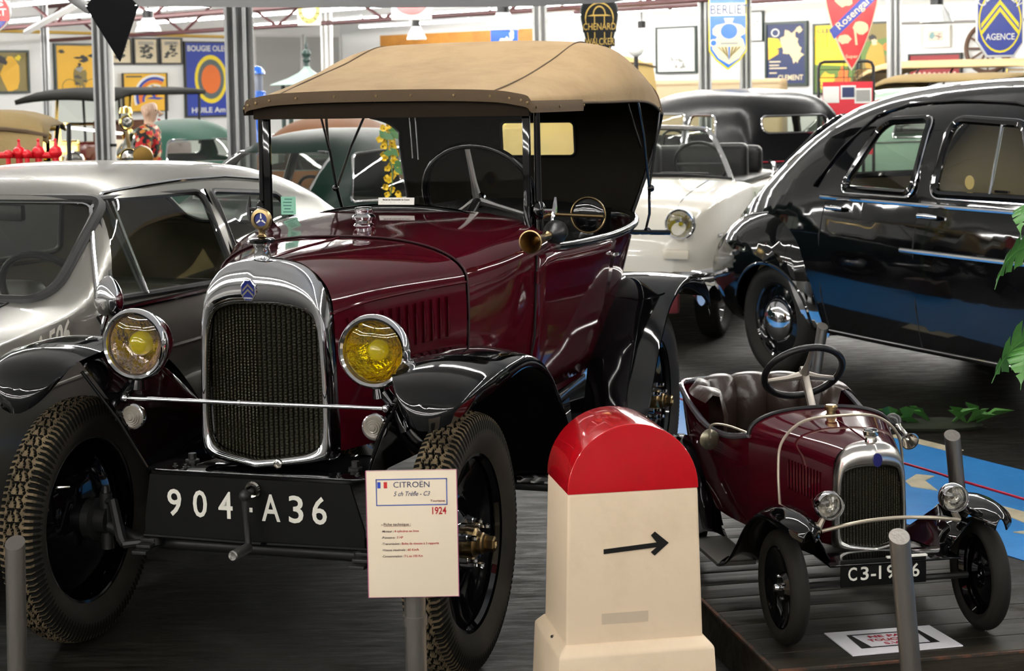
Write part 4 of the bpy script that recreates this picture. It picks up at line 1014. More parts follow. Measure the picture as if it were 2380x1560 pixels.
# lamps, tie bar
for s in (1, -1):
    headlamp(pc, (.055, s * .172, .376), .037, 0, 'headlamp', shell=chrome)
    m = MB(); m.tube([(.04, s * .195, .31), (.04, s * .178, .342)], [.010, .008], 8); m.build('lamp_bracket', MATS['dull cream wire'], pc)
m = MB(); m.tube(spline([(.07, -.195, .312), (.085, -.10, .333), (.09, 0, .340), (.085, .10, .333), (.07, .185, .318)], 5), .005, 8); m.build('headlamp_tie_bar', MATS['dull cream wire'], pc)
# number plate
m = MB(); m.box((.078, -.030, .198), (.006, .235, .072)); pp = m.build('number_plate', mat('black plate', (0, 0, 0)), pc, bevel=.002)
for ch, y, wd in (('C', -.128, .024), ('3', -.094, .022), ('-', -.066, .014), ('1', -.044, None), ('9', -.022, .022), ('2', .012, .022), ('6', .046, .022)):
    text(ch, white_ink, (.0815, y, .180), (0, 1, 0), (0, 0, 1), wd, .034, 'plate_character', pp, 'L', bold=.015)
m = MB(); m.box((.03, 0, .222), (.12, .36, .006)); m.build('front_apron', black_gloss, pc, bevel=.002)
m = MB(); m.box((.088, .03, .237), (.012, .11, .004)); m.build('white_strip', mat('white card', (1, 1, 1)), pc)
# wings and running boards
def pwing(tab, nm):
    T_ = spline([(a[0], a[1], 0) for a in tab], 5); Q = spline([(a[2], a[3], 0) for a in tab], 5); rows = []
    for i in range(len(T_)):
        r = []
        for k in range(9):
            t = k / 8; c = .030 * (1 - (2 * t - 1) ** 2); r.append(V(T_[i].x, lerp(Q[i].x, Q[i].y, t), T_[i].y + c - .012))
        rows.append(r)
    m = MB(); m.grid(rows); o = m.build(nm, black_gloss, pc, angle=60, solid=.004); mirror_copy(o, pc)
pwing([(.155, .318, .245, .275), (.13, .332, .222, .300), (.07, .345, .208, .318), (-.02, .345, .202, .325), (-.10, .325, .200, .325), (-.18, .275, .198, .325), (-.27, .200, .196, .322), (-.36, .135, .195, .32), (-.45, .105, .195, .32)], 'front_wing')
pwing([(-.72, .105, .20, .32), (-.78, .15, .20, .32), (-.84, .25, .20, .325), (-.92, .33, .20, .33), (-1.02, .345, .20, .33), (-1.10, .31, .20, .325)], 'rear_wing')
for s in (1, -1):
    m = MB(); m.box((-.585, s * .262, .098), (.30, .115, .012)); m.build('running_board', mat('grey tread rubber', (0.09, 0.085, 0.075), 0.5), pc, bevel=.003)
    m = MB(); m.add([(.07, s * .215, .315), (.04, s * .16, .222), (-.30, s * .16, .19), (-.40, s * .2, .12), (-.27, s * .197, .205), (-.1, s * .202, .32)], [(0, 1, 2, 3, 4, 5)]); m.build('wing_valance', black_gloss, pc, solid=.004)
for x in (0, -.95):
    m = MB(); m.tube([(x, -.24, .15), (x, .24, .15)], .009, 8); m.build('axle', dark_iron, pc)
# wheels
wp = [tyre_mesh(.150, .052, .108, 72, False).build('tyre', rubber, None, angle=60)]
m = MB(); m.lathe([(.108, -.015), (.112, -.012), (.100, .0), (.108, .012), (.104, .016), (.085, .004), (.04, -.004), (.03, .008), (0, .010)], (0, 0, 0), (0, 1, 0), 40); wp.append(m.build('wheel_disc', black_gloss, None))
m = MB(); m.lathe([(.012, .008), (.012, .020), (.008, .026), (0, .028)], (0, 0, 0), (0, 1, 0), 16); wp.append(m.build('hub_cap', chrome, None))
for k in range(4):
    a = PI / 2 * k + .5; m = MB(); m.lathe([(.005, .006), (.005, .014), (0, .016)], (.03 * math.cos(a), 0, .03 * math.sin(a)), (0, 1, 0), 8); wp.append(m.build('wheel_nut', chrome, None))
first = True
for (x, y) in ((0, .275), (0, -.275), (-.95, .255), (-.95, -.255)):
    e = bpy.data.objects.new('wheel', None); COL.objects.link(e); e.parent = pc; e.location = (x, y, .1515)
    if y < 0: e.scale = (1, -1, 1)
    for p in wp:
        q = p if first else p.copy()
        if not first: COL.objects.link(q)
        q.parent = e
    first = False
# horn on the far side, round mirror on a wire on the near side
hx = V(-.43, .262, .425); hd = V(-1, .02, .28).normalized()
m = MB(); m.lathe([(.024, 0), (.027, .001), (.025, .005), (.016, .020), (.011, .040), (.009, .09), (.012, .095), (.009, .102)], hx, hd, 24); m.lathe([(.024, .002), (.014, .02), (0, .04)], hx, hd, 24); ph = m.build('bulb_horn', nickel, pc, angle=60)
m = MB(); m.lathe([(.008, .10), (.020, .112), (.025, .13), (.020, .148), (0, .156)], hx, hd, 20); m.build('rubber_bulb', MATS['black rubber bulb'], ph)
m = MB(); m.tube([hx + hd * .095, V(-.50, .21, .44)], .005, 6); m.build('horn_bracket', dark_iron, ph)
m = MB(); m.tube(spline([(-.48, -.205, .463), (-.56, -.25, .475), (-.60, -.285, .47), (-.605, -.287, .43)], 5), .0035, 6); pa = m.build('mirror_arm', MATS['dull cream wire'], pc)
m = MB(); m.lathe([(0, .006), (.020, .005), (.031, 0), (.031, -.004), (0, -.004)], (-.612, -.287, .425), (1, .1, 0), 24); m.build('mirror', mat('dull mirror back', (0.25, 0.23, 0.17), 0.25, .9), pa)
# ---- notice lying on the platform
A, B, C_, D_ = V(.813, 4.634, 0), V(1.106, 4.686, 0), V(1.152, 4.510, 0), V(.853, 4.445, 0)
Ex = (C_ - D_).normalized(); Ey = (A - D_).normalized(); Wn = (C_ - D_).length; Hn = (A - D_).length
D_.z = PZ + .0015
m = MB(); m.add([p + V(0, 0, dz) for dz in (PZ + .001, PZ + .004) for p in (V(A.x, A.y, 0), V(B.x, B.y, 0), V(C_.x, C_.y, 0), V(D_.x, D_.y, 0))], [(0, 1, 2, 3), (4, 5, 6, 7), (0, 1, 5, 4), (1, 2, 6, 5), (2, 3, 7, 6), (3, 0, 4, 7)])
nt_ = m.build('notice_sheet', mat('white notice sheet', (0.78, 0.76, 0.80), 0.35)); tag(nt_, 'white do-not-touch notice with red letters lying on the platform in front of the pedal car', 'notice')
O = V(D_.x, D_.y, PZ + .0045)
def Q2(u, v): return A.lerp(B, u).lerp(D_.lerp(C_, u), 1 - v) if False else (V(D_.x, D_.y, 0).lerp(V(C_.x, C_.y, 0), u)).lerp(V(A.x, A.y, 0).lerp(V(B.x, B.y, 0), u), v) + V(0, 0, PZ + .0046)
for poly in ([(.16, .82), (.84, .82), (.80, .78), (.20, .78)], [(.84, .82), (.86, .22), (.78, .26), (.80, .78)], [(.86, .22), (.14, .22), (.24, .26), (.78, .26)], [(.14, .22), (.16, .82), (.20, .78), (.24, .26)]):
    m = MB(); m.add([Q2(*q) for q in poly], [(0, 1, 2, 3)]); m.build('notice_border', black_ink, nt_, fix=False)
cr = mat('crimson ink', (0.42, 0.01, 0.03), 0.6)
for s_, v, wd in (('NE PAS', .62, .105), ('TOUCHER', .46, .130), ('S.V.P.', .30, .07)):
    text(s_, cr, Q2(.5, v + .05), (B - A), (A - V(D_.x, D_.y, 0)), wd, .0185, 'notice_lettering', nt_, 'C', bold=.03)
# ================================================================= closed cars: lofted shells with cut windows
class Shell:
    """x forward, y left, z up.  tab rows: x, sill half width, waist half width, belt half width, sill z, belt z, top z, roundness, tumblehome"""
    def __init__(s, root, tab, n=5):
        s.root = root
        A = spline([(r[0], r[1], r[2]) for r in tab], n); B = spline([(r[3], r[4], r[5]) for r in tab], n); C = spline([(r[6], r[7], r[8]) for r in tab], n)
        rows = []
        for a, b, c in zip(A, B, C):
            x, wb, wm = a; wt, zs, zb = b; zt, nn, th = c
            half = []
            for k in range(8):
                t = k / 7; half.append((side_y(wb, wm, wt, t), lerp(zs, zb, t)))
            for k in range(1, 17):
                f = PI / 2 * k / 16
                yy = wt * max(0, math.cos(f)) ** (2 / nn); z = zb + (zt - zb) * math.sin(f) ** (2 / nn)
                yy *= 1 - th * (math.sin(f) ** (2 / nn)); half.append((yy, z))
            rows.append([V(x, y, z) for y, z in half] + [V(x, -y, z) for y, z in half[-2::-1]])
        m = MB(); m.grid(rows)
        for r in (rows[0], rows[-1]): m.add(r, [tuple(range(len(r)))])
        s.bm = bmesh.new(); me = bpy.data.meshes.new('shell'); me.from_pydata(m.v, [], m.f); s.bm.from_mesh(me)
        bmesh.ops.remove_doubles(s.bm, verts=s.bm.verts, dist=1e-5); bmesh.ops.recalc_face_normals(s.bm, faces=s.bm.faces)
        s.bvh = BVHTree.FromBMesh(s.bm)
    def side(s, x, z, sg, off=0.0):
        h = s.bvh.ray_cast(V(x, sg * 3, z), V(0, -sg, 0)); p = h[0] if h[0] else V(x, sg * .6, z); return p + V(0, sg * off, 0)
    def end(s, y, z, sg, off=0.0):
        h = s.bvh.ray_cast(V(sg * 6, y, z), V(-sg, 0, 0)); p = h[0] if h[0] else V(0, y, z); return p + V(sg * off, 0, 0)
    def top(s, x, y, off=0.0):
        h = s.bvh.ray_cast(V(x, y, 4), V(0, 0, -1)); p = h[0] if h[0] else V(x, y, 1); return p + V(0, 0, off)
    def window(s, poly, sg, glass, trim=None, r=.012, name='side_window', keepx=None):
        fs = cut_window(s.bm, poly, 0, 2, lambda c: c.y * sg > .2)
        vs_, f_ = split_off(s.bm, fs); m = MB(); m.add(vs_, f_); g = m.build(name, glass, s.root, fix=False)
        if trim:
            m = MB(); m.tube([s.side(x, z, sg, .002) for x, z in poly], r, 8, closed=True); m.build('window_trim', trim, g)
        return g
    def screen(s, poly, sg, xlo, xhi, glass, trim=None, r=.012, name='windscreen'):
        fs = cut_window(s.bm, poly, 1, 2, lambda c: xlo < c.x < xhi)
        vs_, f_ = split_off(s.bm, fs); m = MB(); m.add(vs_, f_); g = m.build(name, glass, s.root, fix=False)
        if trim:
            m = MB(); m.tube([s.end(y, z, sg, .002) for y, z in poly], r, 8, closed=True); m.build('window_trim', trim, g)
        return g
    def hole(s, poly, sg):
        fs = cut_window(s.bm, poly, 0, 2, lambda c: c.y * sg > .3); split_off(s.bm, fs)
    def done(s, paint, name='body', solid=0.0):
        me = bpy.data.meshes.new(name); s.bm.to_mesh(me); s.bm.free(); return finish(me, name, paint, s.root, angle=50, solid=solid)
    def line(s, pts, sg, r, m, name='moulding', off=.003, flat=None):
        mb = MB(); mb.tube([s.side(x, z, sg, off) for x, z in pts], r, 8, flat=flat); return mb.build(name, m, s.root)

def rpoly(pts, r=.05, n=4):
    """round the corners of a convex polygon"""
    out = []; m = len(pts)
    for i in range(m):
        p = V(*pts[i]); a = (V(*pts[i - 1]) - p); b = (V(*pts[(i + 1) % m]) - p)
        ra = min(r, a.length * .45); rb = min(r, b.length * .45); A = p + a.normalized() * ra; B = p + b.normalized() * rb
        for k in range(n + 1):
            t = k / n; out.append(tuple(A * (1 - t) ** 2 + p * 2 * t * (1 - t) + B * t * t))
    return out
def arch_poly(cx, cz, r, zlo, n=14):
    return [(cx + r * math.cos(PI * k / n), cz + r * math.sin(PI * k / n)) for k in range(n + 1)] + [(cx - r, zlo), (cx + r, zlo)]
CARW = {}
def road_wheel(parent, x, y, R, W=.15, cap=chrome, face=black_gloss, spokes=0):
    key = (R, W, cap.name, face.name, spokes); sg = 1 if y > 0 else -1
    fresh = key not in CARW
    if fresh:
        parts = [tyre_mesh(R, W, R * .66, 60, False).build('tyre', rubber, None, angle=60)]
        if not spokes:
            m = MB(); m.lathe([(R * .67, -.03), (R * .69, .03), (R * .66, .045), (R * .62, .04), (R * .58, .015), (R * .42, .025), (R * .38, .018), (0, .018)], (0, 0, 0), (0, 1, 0), 40); parts.append(m.build('wheel_disc', face, None))
            m = MB(); m.lathe([(R * .40, .020), (R * .385, .045), (R * .30, .070), (R * .15, .085), (0, .088)], (0, 0, 0), (0, 1, 0), 32); parts.append(m.build('hub_cap', cap, None))
        else:
            m = MB(); m.lathe([(R * .67, -.02), (R * .70, .0), (R * .67, .02), (R * .58, .02), (R * .58, -.02)], (0, 0, 0), (0, 1, 0), 40, True); m.build('rim', face, parts[0])
            m = MB(); m.lathe([(R * .16, -.04), (R * .16, .04), (R * .10, .06), (0, .06)], (0, 0, 0), (0, 1, 0), 20); parts.append(m.build('hub_cap', cap, None))
            for k in range(spokes):
                a = 2 * PI * k / spokes; m = MB(); m.tube([(R * .12 * math.cos(a), 0, R * .12 * math.sin(a)), (R * .62 * math.cos(a), 0, R * .62 * math.sin(a))], [.02, .014], 6); parts.append(m.build('spoke', face, None))
        CARW[key] = parts
    e = bpy.data.objects.new('wheel', None); COL.objects.link(e); e.parent = parent; e.location = (x, y, R)
    if sg < 0: e.scale = (1, -1, 1)
    for p in CARW[key]:
        q = p if fresh else p.copy()
        if not fresh: COL.objects.link(q)
        q.parent = e
    return e
def car_root(label, th, ox, oy, name='parked_car', cat='car'):
    return thing(name, label, cat, (ox, oy, 0), -(PI / 2 + th))
def interior(root, x0, x1, w, z0, zb, seatm, backs, wheel=None, zt=None):
    m = MB(); m.box(((x0 + x1) / 2, 0, z0), (x1 - x0, w * 2, .03)); m.build('cabin_floor', mat('dark carpet', (0.05, 0.045, 0.035), 0.9), root)
    for (xs, yc, ws, h) in backs:
        m = MB(); m.box((xs, yc, zb - .2 + h / 2), (.14, ws, .42 + h), M=Matrix.Rotation(-.16, 3, 'Y')); m.build('seat_back', seatm, root, bevel=.05, seg=3)
        m = MB(); m.box((xs + .28, yc, zb - .42), (.5, ws, .16)); m.build('seat_cushion', seatm, root, bevel=.05, seg=3)
    if wheel:
        c = V(*wheel); ax = V(-.85, 0, .5).normalized(); e1 = V(0, 1, 0); e2 = ax.cross(e1)
        m = MB(); m.tube([c + e1 * .19 * math.cos(a) + e2 * .19 * math.sin(a) for a in [2 * PI * k / 32 for k in range(32)]], .013, 8, closed=True); m.tube([c - e1 * .18, c - ax * .03, c + e1 * .18], .010, 6); m.tube([c, c - ax * .6], .018, 8); m.build('steering_wheel', black_satin, root)

# ---------------------------------------------------------------- silver coupe
sv = car_root('silver grey coupe lettered M35 on its wing, parked beside the vintage tourer', .37, -2.03, 6.106)
silver = mat('silver metallic paint', (0.20, 0.195, 0.175), 0.30, .5, .6)
S1 = Shell(sv, [(1.62, .45, .50, .44, .38, .56, .60, 3, 0), (1.45, .60, .64, .58, .33, .64, .69, 3, 0), (1.1, .68, .73, .67, .28, .73, .79, 3.2, 0), (.6, .70, .755, .70, .26, .80, .865, 3.4, 0), (.22, .71, .76, .71, .25, .85, .905, 3.6, .02), (.06, .71, .76, .71, .25, .868, .955, 4.0, .06), (-.08, .71, .76, .71, .25, .872, 1.055, 4.4, .11), (-.22, .71, .76, .71, .25, .875, 1.165, 4.6, .16), (-.36, .71, .76, .71, .25, .876, 1.255, 4.6, .20), (-.52, .71, .76, .71, .25, .876, 1.302, 4.4, .21), (-.85, .71, .76, .71, .25, .876, 1.330, 4.2, .21), (-1.25, .68, .725, .68, .25, .88, 1.322, 4.2, .21), (-1.65, .62, .665, .63, .25, .885, 1.29, 4.2, .20), (-2.0, .59, .635, .60, .26, .89, 1.215, 4.0, .19), (-2.3, .57, .615, .58, .28, .885, 1.07, 3.6, .15), (-2.55, .54, .58, .54, .3, .86, .93, 3.2, .08), (-2.75, .47, .51, .46, .35, .78, .83, 3, 0)])
black_rubber = mat('black window rubber', (0.012, 0.012, 0.012), 0.5)
for sg in (1, -1):
    g = S1.window(rpoly([(-.075, .902), (-.885, .885), (-.90, 1.218), (-.345, 1.222)], .035), sg, tint_glass, black_rubber, .013)
    m = MB(); m.tube([S1.side(-.365, 1.212, sg, .004), S1.side(-.27, .90, sg, .006)], .011, 8); m.build('quarterlight_bar', black_rubber, g)
    m = MB(); m.tube([S1.side(-.385, 1.212, sg, .008), S1.side(-.285, .90, sg, .010)], .005, 6); m.build('chrome_bar', chrome, g)
    S1.window(rpoly([(-.965, .885), (-1.66, .905), (-1.56, 1.17), (-.97, 1.215)], .05), sg, tint_glass, black_rubber, .013)
    S1.line([(x, .868) for x in (.02, -.2, -.5, -.85, -1.2, -1.6)], sg, .011, chrome); 
    S1.line([(-.02, .93), (-.16, 1.07), (-.30, 1.19), (-.40, 1.238), (-.62, 1.255), (-.85, 1.262), (-1.2, 1.256), (-1.5, 1.23)], sg, .009, chrome, 'gutter', .006)
    S1.line([(-.928, .89), (-.936, 1.22)], sg, .014, chrome, 'door_pillar', .004)
    S1.line([(.03, .86), (.0, .80), (.005, .6), (.02, .4)], sg, .005, black_ink, 'door_gap', .001); S1.line([(-.93, .86), (-.935, .6), (-.93, .4)], sg, .005, black_ink, 'door_gap', .001)
    S1.line([(1.1, .62), (.5, .665), (0, .70), (-.9, .715), (-1.8, .73)], sg, .007, silver, 'body_crease', .001)
    S1.hole(arch_poly(1.02, .30, .36, .1), sg); S1.hole(arch_poly(-1.75, .30, .34, .1), sg)
S1.screen(rpoly([(-.575, .918), (.575, .918), (.50, 1.222), (-.50, 1.222)], .07, 6), 1, -.6, .25, tint_glass, black_rubber, .020)
S1.screen(rpoly([(-.42, .98), (.42, .98), (.37, 1.18), (-.37, 1.18)], .06), -1, -2.5, -1.9, tint_glass, black_rubber, .014, 'rear_screen')
m = MB(); m.tube([S1.end(y, z, 1, .012) for y, z in rpoly([(-.562, .930), (.562, .930), (.488, 1.212), (-.488, 1.212)], .07, 6)], .0045, 6, closed=True); m.build('screen_bright_strip', chrome, sv)
for (x0, x1, y) in ((.16, 1.5, .46), (.16, 1.5, -.46)):
    m = MB(); m.tube([S1.top(x, y * (1 - .12 * max(0, x - .8)), .0005) for x in [lerp(x0, x1, k / 12) for k in range(13)]], .004, 6); m.build('bonnet_gap', black_ink, sv)
m = MB(); m.tube([S1.top(.17, y, .001) for y in [lerp(-.46, .46, k / 12) for k in range(13)]], .004, 6); m.build('bonnet_gap', black_ink, sv)
body = S1.done(two_sided('silver paint with grey trim', silver, (.20, .17, .12)))
def on_side(S, o, ang): pass
for s_, x, w_ in (('M35', .60, .145), ('n°', .44, .042), ('506', .365, .12)):
    p = V(x, .7575, .778 - (x - .365) * .26)
    text(s_, white_ink, p, (-1, 0, .24), (-.12, 0, 1), w_, .075, 'wing_lettering', sv, 'L', bold=.03)
m = MB(); m.tube([(.16, .75, .79), (.17, .82, .82), (.16, .845, .90)], [.008, .007, .010], 8); ma = m.build('mirror_arm', chrome, sv)
mm = MB(); rw = []
for k in range(9):
    a = PI * k / 8; r = math.sin(a); rw.append([V(.16 + .035 * math.cos(a) * 1.0, .850 + .05 * r * math.cos(t) * (1 - .25 * math.sin(t)), .945 + .068 * r * math.sin(t)) for t in [2 * PI * j / 20 for j in range(20)]])
mm.grid(rw, close_v=True); mm.build('door_mirror', chrome, ma)
m = MB(); m.box((.0, .0, 0), (.03, .20, .06)); ri = m.build('interior_mirror', black_satin, sv, bevel=.012); ri.location = (-.36, .05, 1.17)
interior(sv, -2.2, .1, .54, .33, .85, mat('dark grey vinyl', (0.06, 0.055, 0.045), 0.5), [(-.72, .33, .5, .02), (-.72, -.33, .5, .02), (-1.5, 0, 1.0, -.05)], (-.24, .34, .88))
m = MB(); m.box((.02, 0, .83), (.26, 1.3, .12)); m.build('dashboard', black_satin, sv, bevel=.03)
m = MB(); m.ball((.135, -.12, .93), .018); m.tube([(.135, -.12, .93), (.135, -.12, .90)], .008, 8); m.build('washer_jet', chrome, sv)
for sg in (1, -1):
    road_wheel(sv, 1.02, sg * .64, .30); road_wheel(sv, -1.75, sg * .55, .30)
    m = MB(); m.lathe([(.11, -.05), (.115, 0), (.10, .01), (0, .03)], (1.50, sg * .43, .56), (1, 0, 0), 24); m.build('headlamp', lens_glass, sv)
m = MB(); m.tube([(1.3, -.78, .42), (1.62, -.62, .42), (1.70, 0, .42), (1.62, .62, .42), (1.3, .78, .42)], .035, 8); m.build('front_bumper', chrome, sv)

# ---------------------------------------------------------------- black saloon
bs = car_root('glossy black saloon with chrome waist strips, parked behind the pedal car', -.4346, 2.30, 9.516)
S2 = Shell(bs, [(-1.48, .25, .30, .25, .36, .52, .56, 2.6, 0), (-1.36, .46, .52, .45, .32, .62, .70, 2.6, 0), (-1.15, .58, .64, .58, .30, .74, .86, 2.6, .02), (-.92, .64, .70, .64, .28, .86, 1.01, 2.6, .05), (-.70, .67, .73, .68, .28, .94, 1.20, 2.6, .10), (-.48, .69, .75, .71, .28, .98, 1.37, 2.7, .14), (-.24, .71, .77, .735, .28, .99, 1.485, 2.9, .17), (.08, .72, .785, .75, .28, .995, 1.555, 3.1, .19), (.5, .73, .79, .755, .28, 1.0, 1.59, 3.2, .20), (.95, .73, .79, .755, .28, 1.0, 1.60, 3.2, .20), (1.35, .73, .785, .75, .28, 1.0, 1.575, 3.2, .20), (1.65, .72, .775, .735, .28, .995, 1.50, 3.1, .19), (1.88, .71, .76, .72, .28, .985, 1.36, 3.0, .16), (2.08, .69, .74, .70, .28, .975, 1.17, 3.0, .10), (2.25, .67, .72, .67, .28, .96, 1.05, 2.8, .05), (2.6, .62, .68, .62, .3, .92, 1.0, 2.7, 0), (3.1, .52, .58, .5, .32, .85, .93, 2.6, 0), (3.35, .4, .45, .4, .35, .75, .83, 2.5, 0)], 6)
pg = glass_mat('pale saloon glass', (0.93, 0.96, 0.93), 0.0, 1.5)
for sg in (1, -1):
    g = S2.window(rpoly([(.155, 1.045), (.735, 1.045), (.70, 1.405), (.33, 1.39)], .07, 6), sg, pg, black_gloss, .022)
    m = MB(); m.tube([S2.side(x, z, sg, .010) for x, z in rpoly([(.135, 1.028), (.752, 1.028), (.717, 1.422), (.32, 1.407)], .08, 6)], .0055, 6, closed=True); m.build('bright_surround', chrome, g)
    g = S2.window(rpoly([(.885, 1.05), (1.60, 1.055), (1.36, 1.385), (.87, 1.405)], .07, 6), sg, pg, black_gloss, .022)
    m = MB(); m.tube([S2.side(x, z, sg, .010) for x, z in rpoly([(.868, 1.033), (1.635, 1.036), (1.372, 1.402), (.855, 1.422)], .08, 6)], .0055, 6, closed=True); m.build('bright_surround', chrome, g)
    m = MB(); m.tube([S2.side(1.205, 1.39, sg, .004), S2.side(1.285, 1.06, sg, .004)], .012, 8, flat=.6); m.build('quarterlight_bar', chrome, g)
    m = MB(); m.box(tuple(S2.side(1.37, 1.085, sg, .014)), (.09, .012, .012)); m.build('quarterlight_catch', chrome, g)
    S2.line([(x, .998 + .0 * x) for x in [lerp(-.02, 2.05, k / 20) for k in range(21)]], sg, .012, chrome, 'waist_moulding', .004)
    S2.line([(x, .775) for x in [lerp(.70, 2.3, k / 16) for k in range(17)]], sg, .012, chrome, 'side_moulding', .004)
    S2.line([(x, .300) for x in [lerp(.02, 2.3, k / 16) for k in range(17)]], sg, .006, chrome, 'sill_strip', .004)
    S2.line([(.80, 1.02), (.79, .8), (.80, .5), (.80, .30)], sg, .0045, black_ink, 'door_gap', .0005); S2.line([(.02, .97), (.0, .8), (.0, .5), (.02, .31)], sg, .0045, black_ink, 'door_gap', .0005)
    S2.line([(-.10, 1.05), (.06, 1.25), (.22, 1.42), (.42, 1.475), (.8, 1.492), (1.2, 1.482), (1.5, 1.43), (1.75, 1.25)], sg, .009, black_gloss, 'rain_gutter', .010)
    for x in (.07, .83):
        m = MB(); m.tube([S2.side(x, .948, sg, .004), S2.side(x + .01, .950, sg, .030), S2.side(x + .09, .950, sg, .036), S2.side(x + .145, .948, sg, .026)], [.014, .014, .013, .008], 10, flat=.7); m.build('door_handle', chrome, bs)
    S2.hole(arch_poly(-.42, .31, .345, .1), sg); S2.hole(arch_poly(2.45, .31, .36, .1), sg)
S2.screen(rpoly([(-.56, 1.05), (.56, 1.05), (.47, 1.40), (-.47, 1.40)], .09, 6), -1, -1.0, -.1, pg, black_gloss, .020, 'rear_screen')
S2.screen(rpoly([(-.58, 1.06), (.58, 1.06), (.50, 1.42), (-.50, 1.42)], .09, 6), 1, 1.6, 2.4, pg, black_gloss, .020, 'windscreen')
S2.done(two_sided('black paint with beige trim', black_gloss, (.34, .28, .18)))
m = MB(); m.lathe([(0, 0), (.033, 0), (.033, .002), (0, .002)], S2.root.location * 0 + V(1.10, -.70, 1.115), (0, -1, 0), 20); m.build('round_sticker', mat('gold sticker', (0.42, 0.30, 0.10), 0.5), bs)
def bulge(root, outline, c, y0, dy, sg, paint, hole=None, name='rear_wing'):
    O_ = [tuple(p) for p in spline(outline, 6, True)]; rows = []
    for f in (1.0, .99, .96, .9, .8, .66, .5, .3, .12):
        d = (1 - f ** 2.6) ** .55
        rows.append([V(c[0] + (a - c[0]) * f, sg * (y0 + dy * d), c[1] + (b - c[1]) * f) for a, b in O_])
    m = MB(); m.grid(rows, close_v=True); m.add(rows[-1], [tuple(range(len(O_)))])
    me = bpy.data.meshes.new(name); me.from_pydata(m.v, [], m.f); bm = bmesh.new(); bm.from_mesh(me); bvh = BVHTree.FromBMesh(bm)
    if hole:
        fs = cut_window(bm, hole, 0, 2, lambda c_: True); split_off(bm, fs)
    bm.to_mesh(me); bm.free(); return finish(me, name, paint, root, angle=60), bvh
WO = [(.0, .30), (.005, .52), (-.07, .73), (-.25, .86), (-.52, .905), (-.82, .87), (-1.06, .76), (-1.19, .58), (-1.16, .40), (-.98, .27), (-.80, .235), (-.40, .235), (-.1, .25)]
for sg in (1, -1):
    wg, bv = bulge(bs, WO, (-.55, .55), .64, .205, sg, black_gloss, arch_poly(-.42, .30, .315, .0))
    def ws(x, z, o=.004):
        h = bv.ray_cast(V(x, sg * 3, z), V(0, -sg, 0)); return (h[0] if h[0] else V(x, sg * .7, z)) + V(0, sg * o, 0)
    m = MB(); rw = []
    for k in range(7):
        z = lerp(.255, .545, k / 6); x1 = -.018; x0 = lerp(-.10, -.225, (k / 6) ** 1.2)
        rw.append([ws(lerp(x0, x1, j / 6), z, .006) for j in range(7)])
    m.grid(rw); m.build('stone_guard', chrome, wg, angle=60)
    m = MB(); m.tube([ws(a, b, .003) for a, b in [tuple(p) for p in spline([(-.012, .27), (-.008, .52), (-.08, .72), (-.25, .845), (-.52, .885), (-.80, .852)], 6)]], .007, 6); m.build('wing_piping', chrome, wg)
    m = MB(); m.tube([ws(-.42 + .322 * math.cos(a), .30 + .322 * math.sin(a), .002) for a in [PI * k / 20 for k in range(21)]], .009, 6); m.build('arch_lip', black_gloss, wg)
    road_wheel(bs, -.42, sg * .72, .31, .155); road_wheel(bs, 2.45, sg * .66, .31, .155)
    m = MB(); m.lathe([(.0, -.10), (.055, -.09), (.065, 0), (.052, .07), (.02, .11), (0, .115)], (-1.26, sg * .70, .37), (-1, sg * .1, 0), 20); m.build('bumper_overrider', chrome, bs)
m = MB(); m.tube([(-1.15, -.80, .36), (-1.36, -.70, .36), (-1.52, -.3, .36), (-1.54, 0, .36), (-1.52, .3, .36), (-1.36, .70, .36), (-1.15, .80, .36)], .05, 10, flat=.5); m.build('rear_bumper', chrome, bs)
interior(bs, -.6, 2.2, .70, .33, .93, mat('tan cloth seat', (0.28, 0.21, 0.13), 0.8), [(.15, 0, 1.25, -.12), (1.12, .34, .56, -.12), (1.12, -.34, .56, -.12)], (1.72, .34, 1.02))

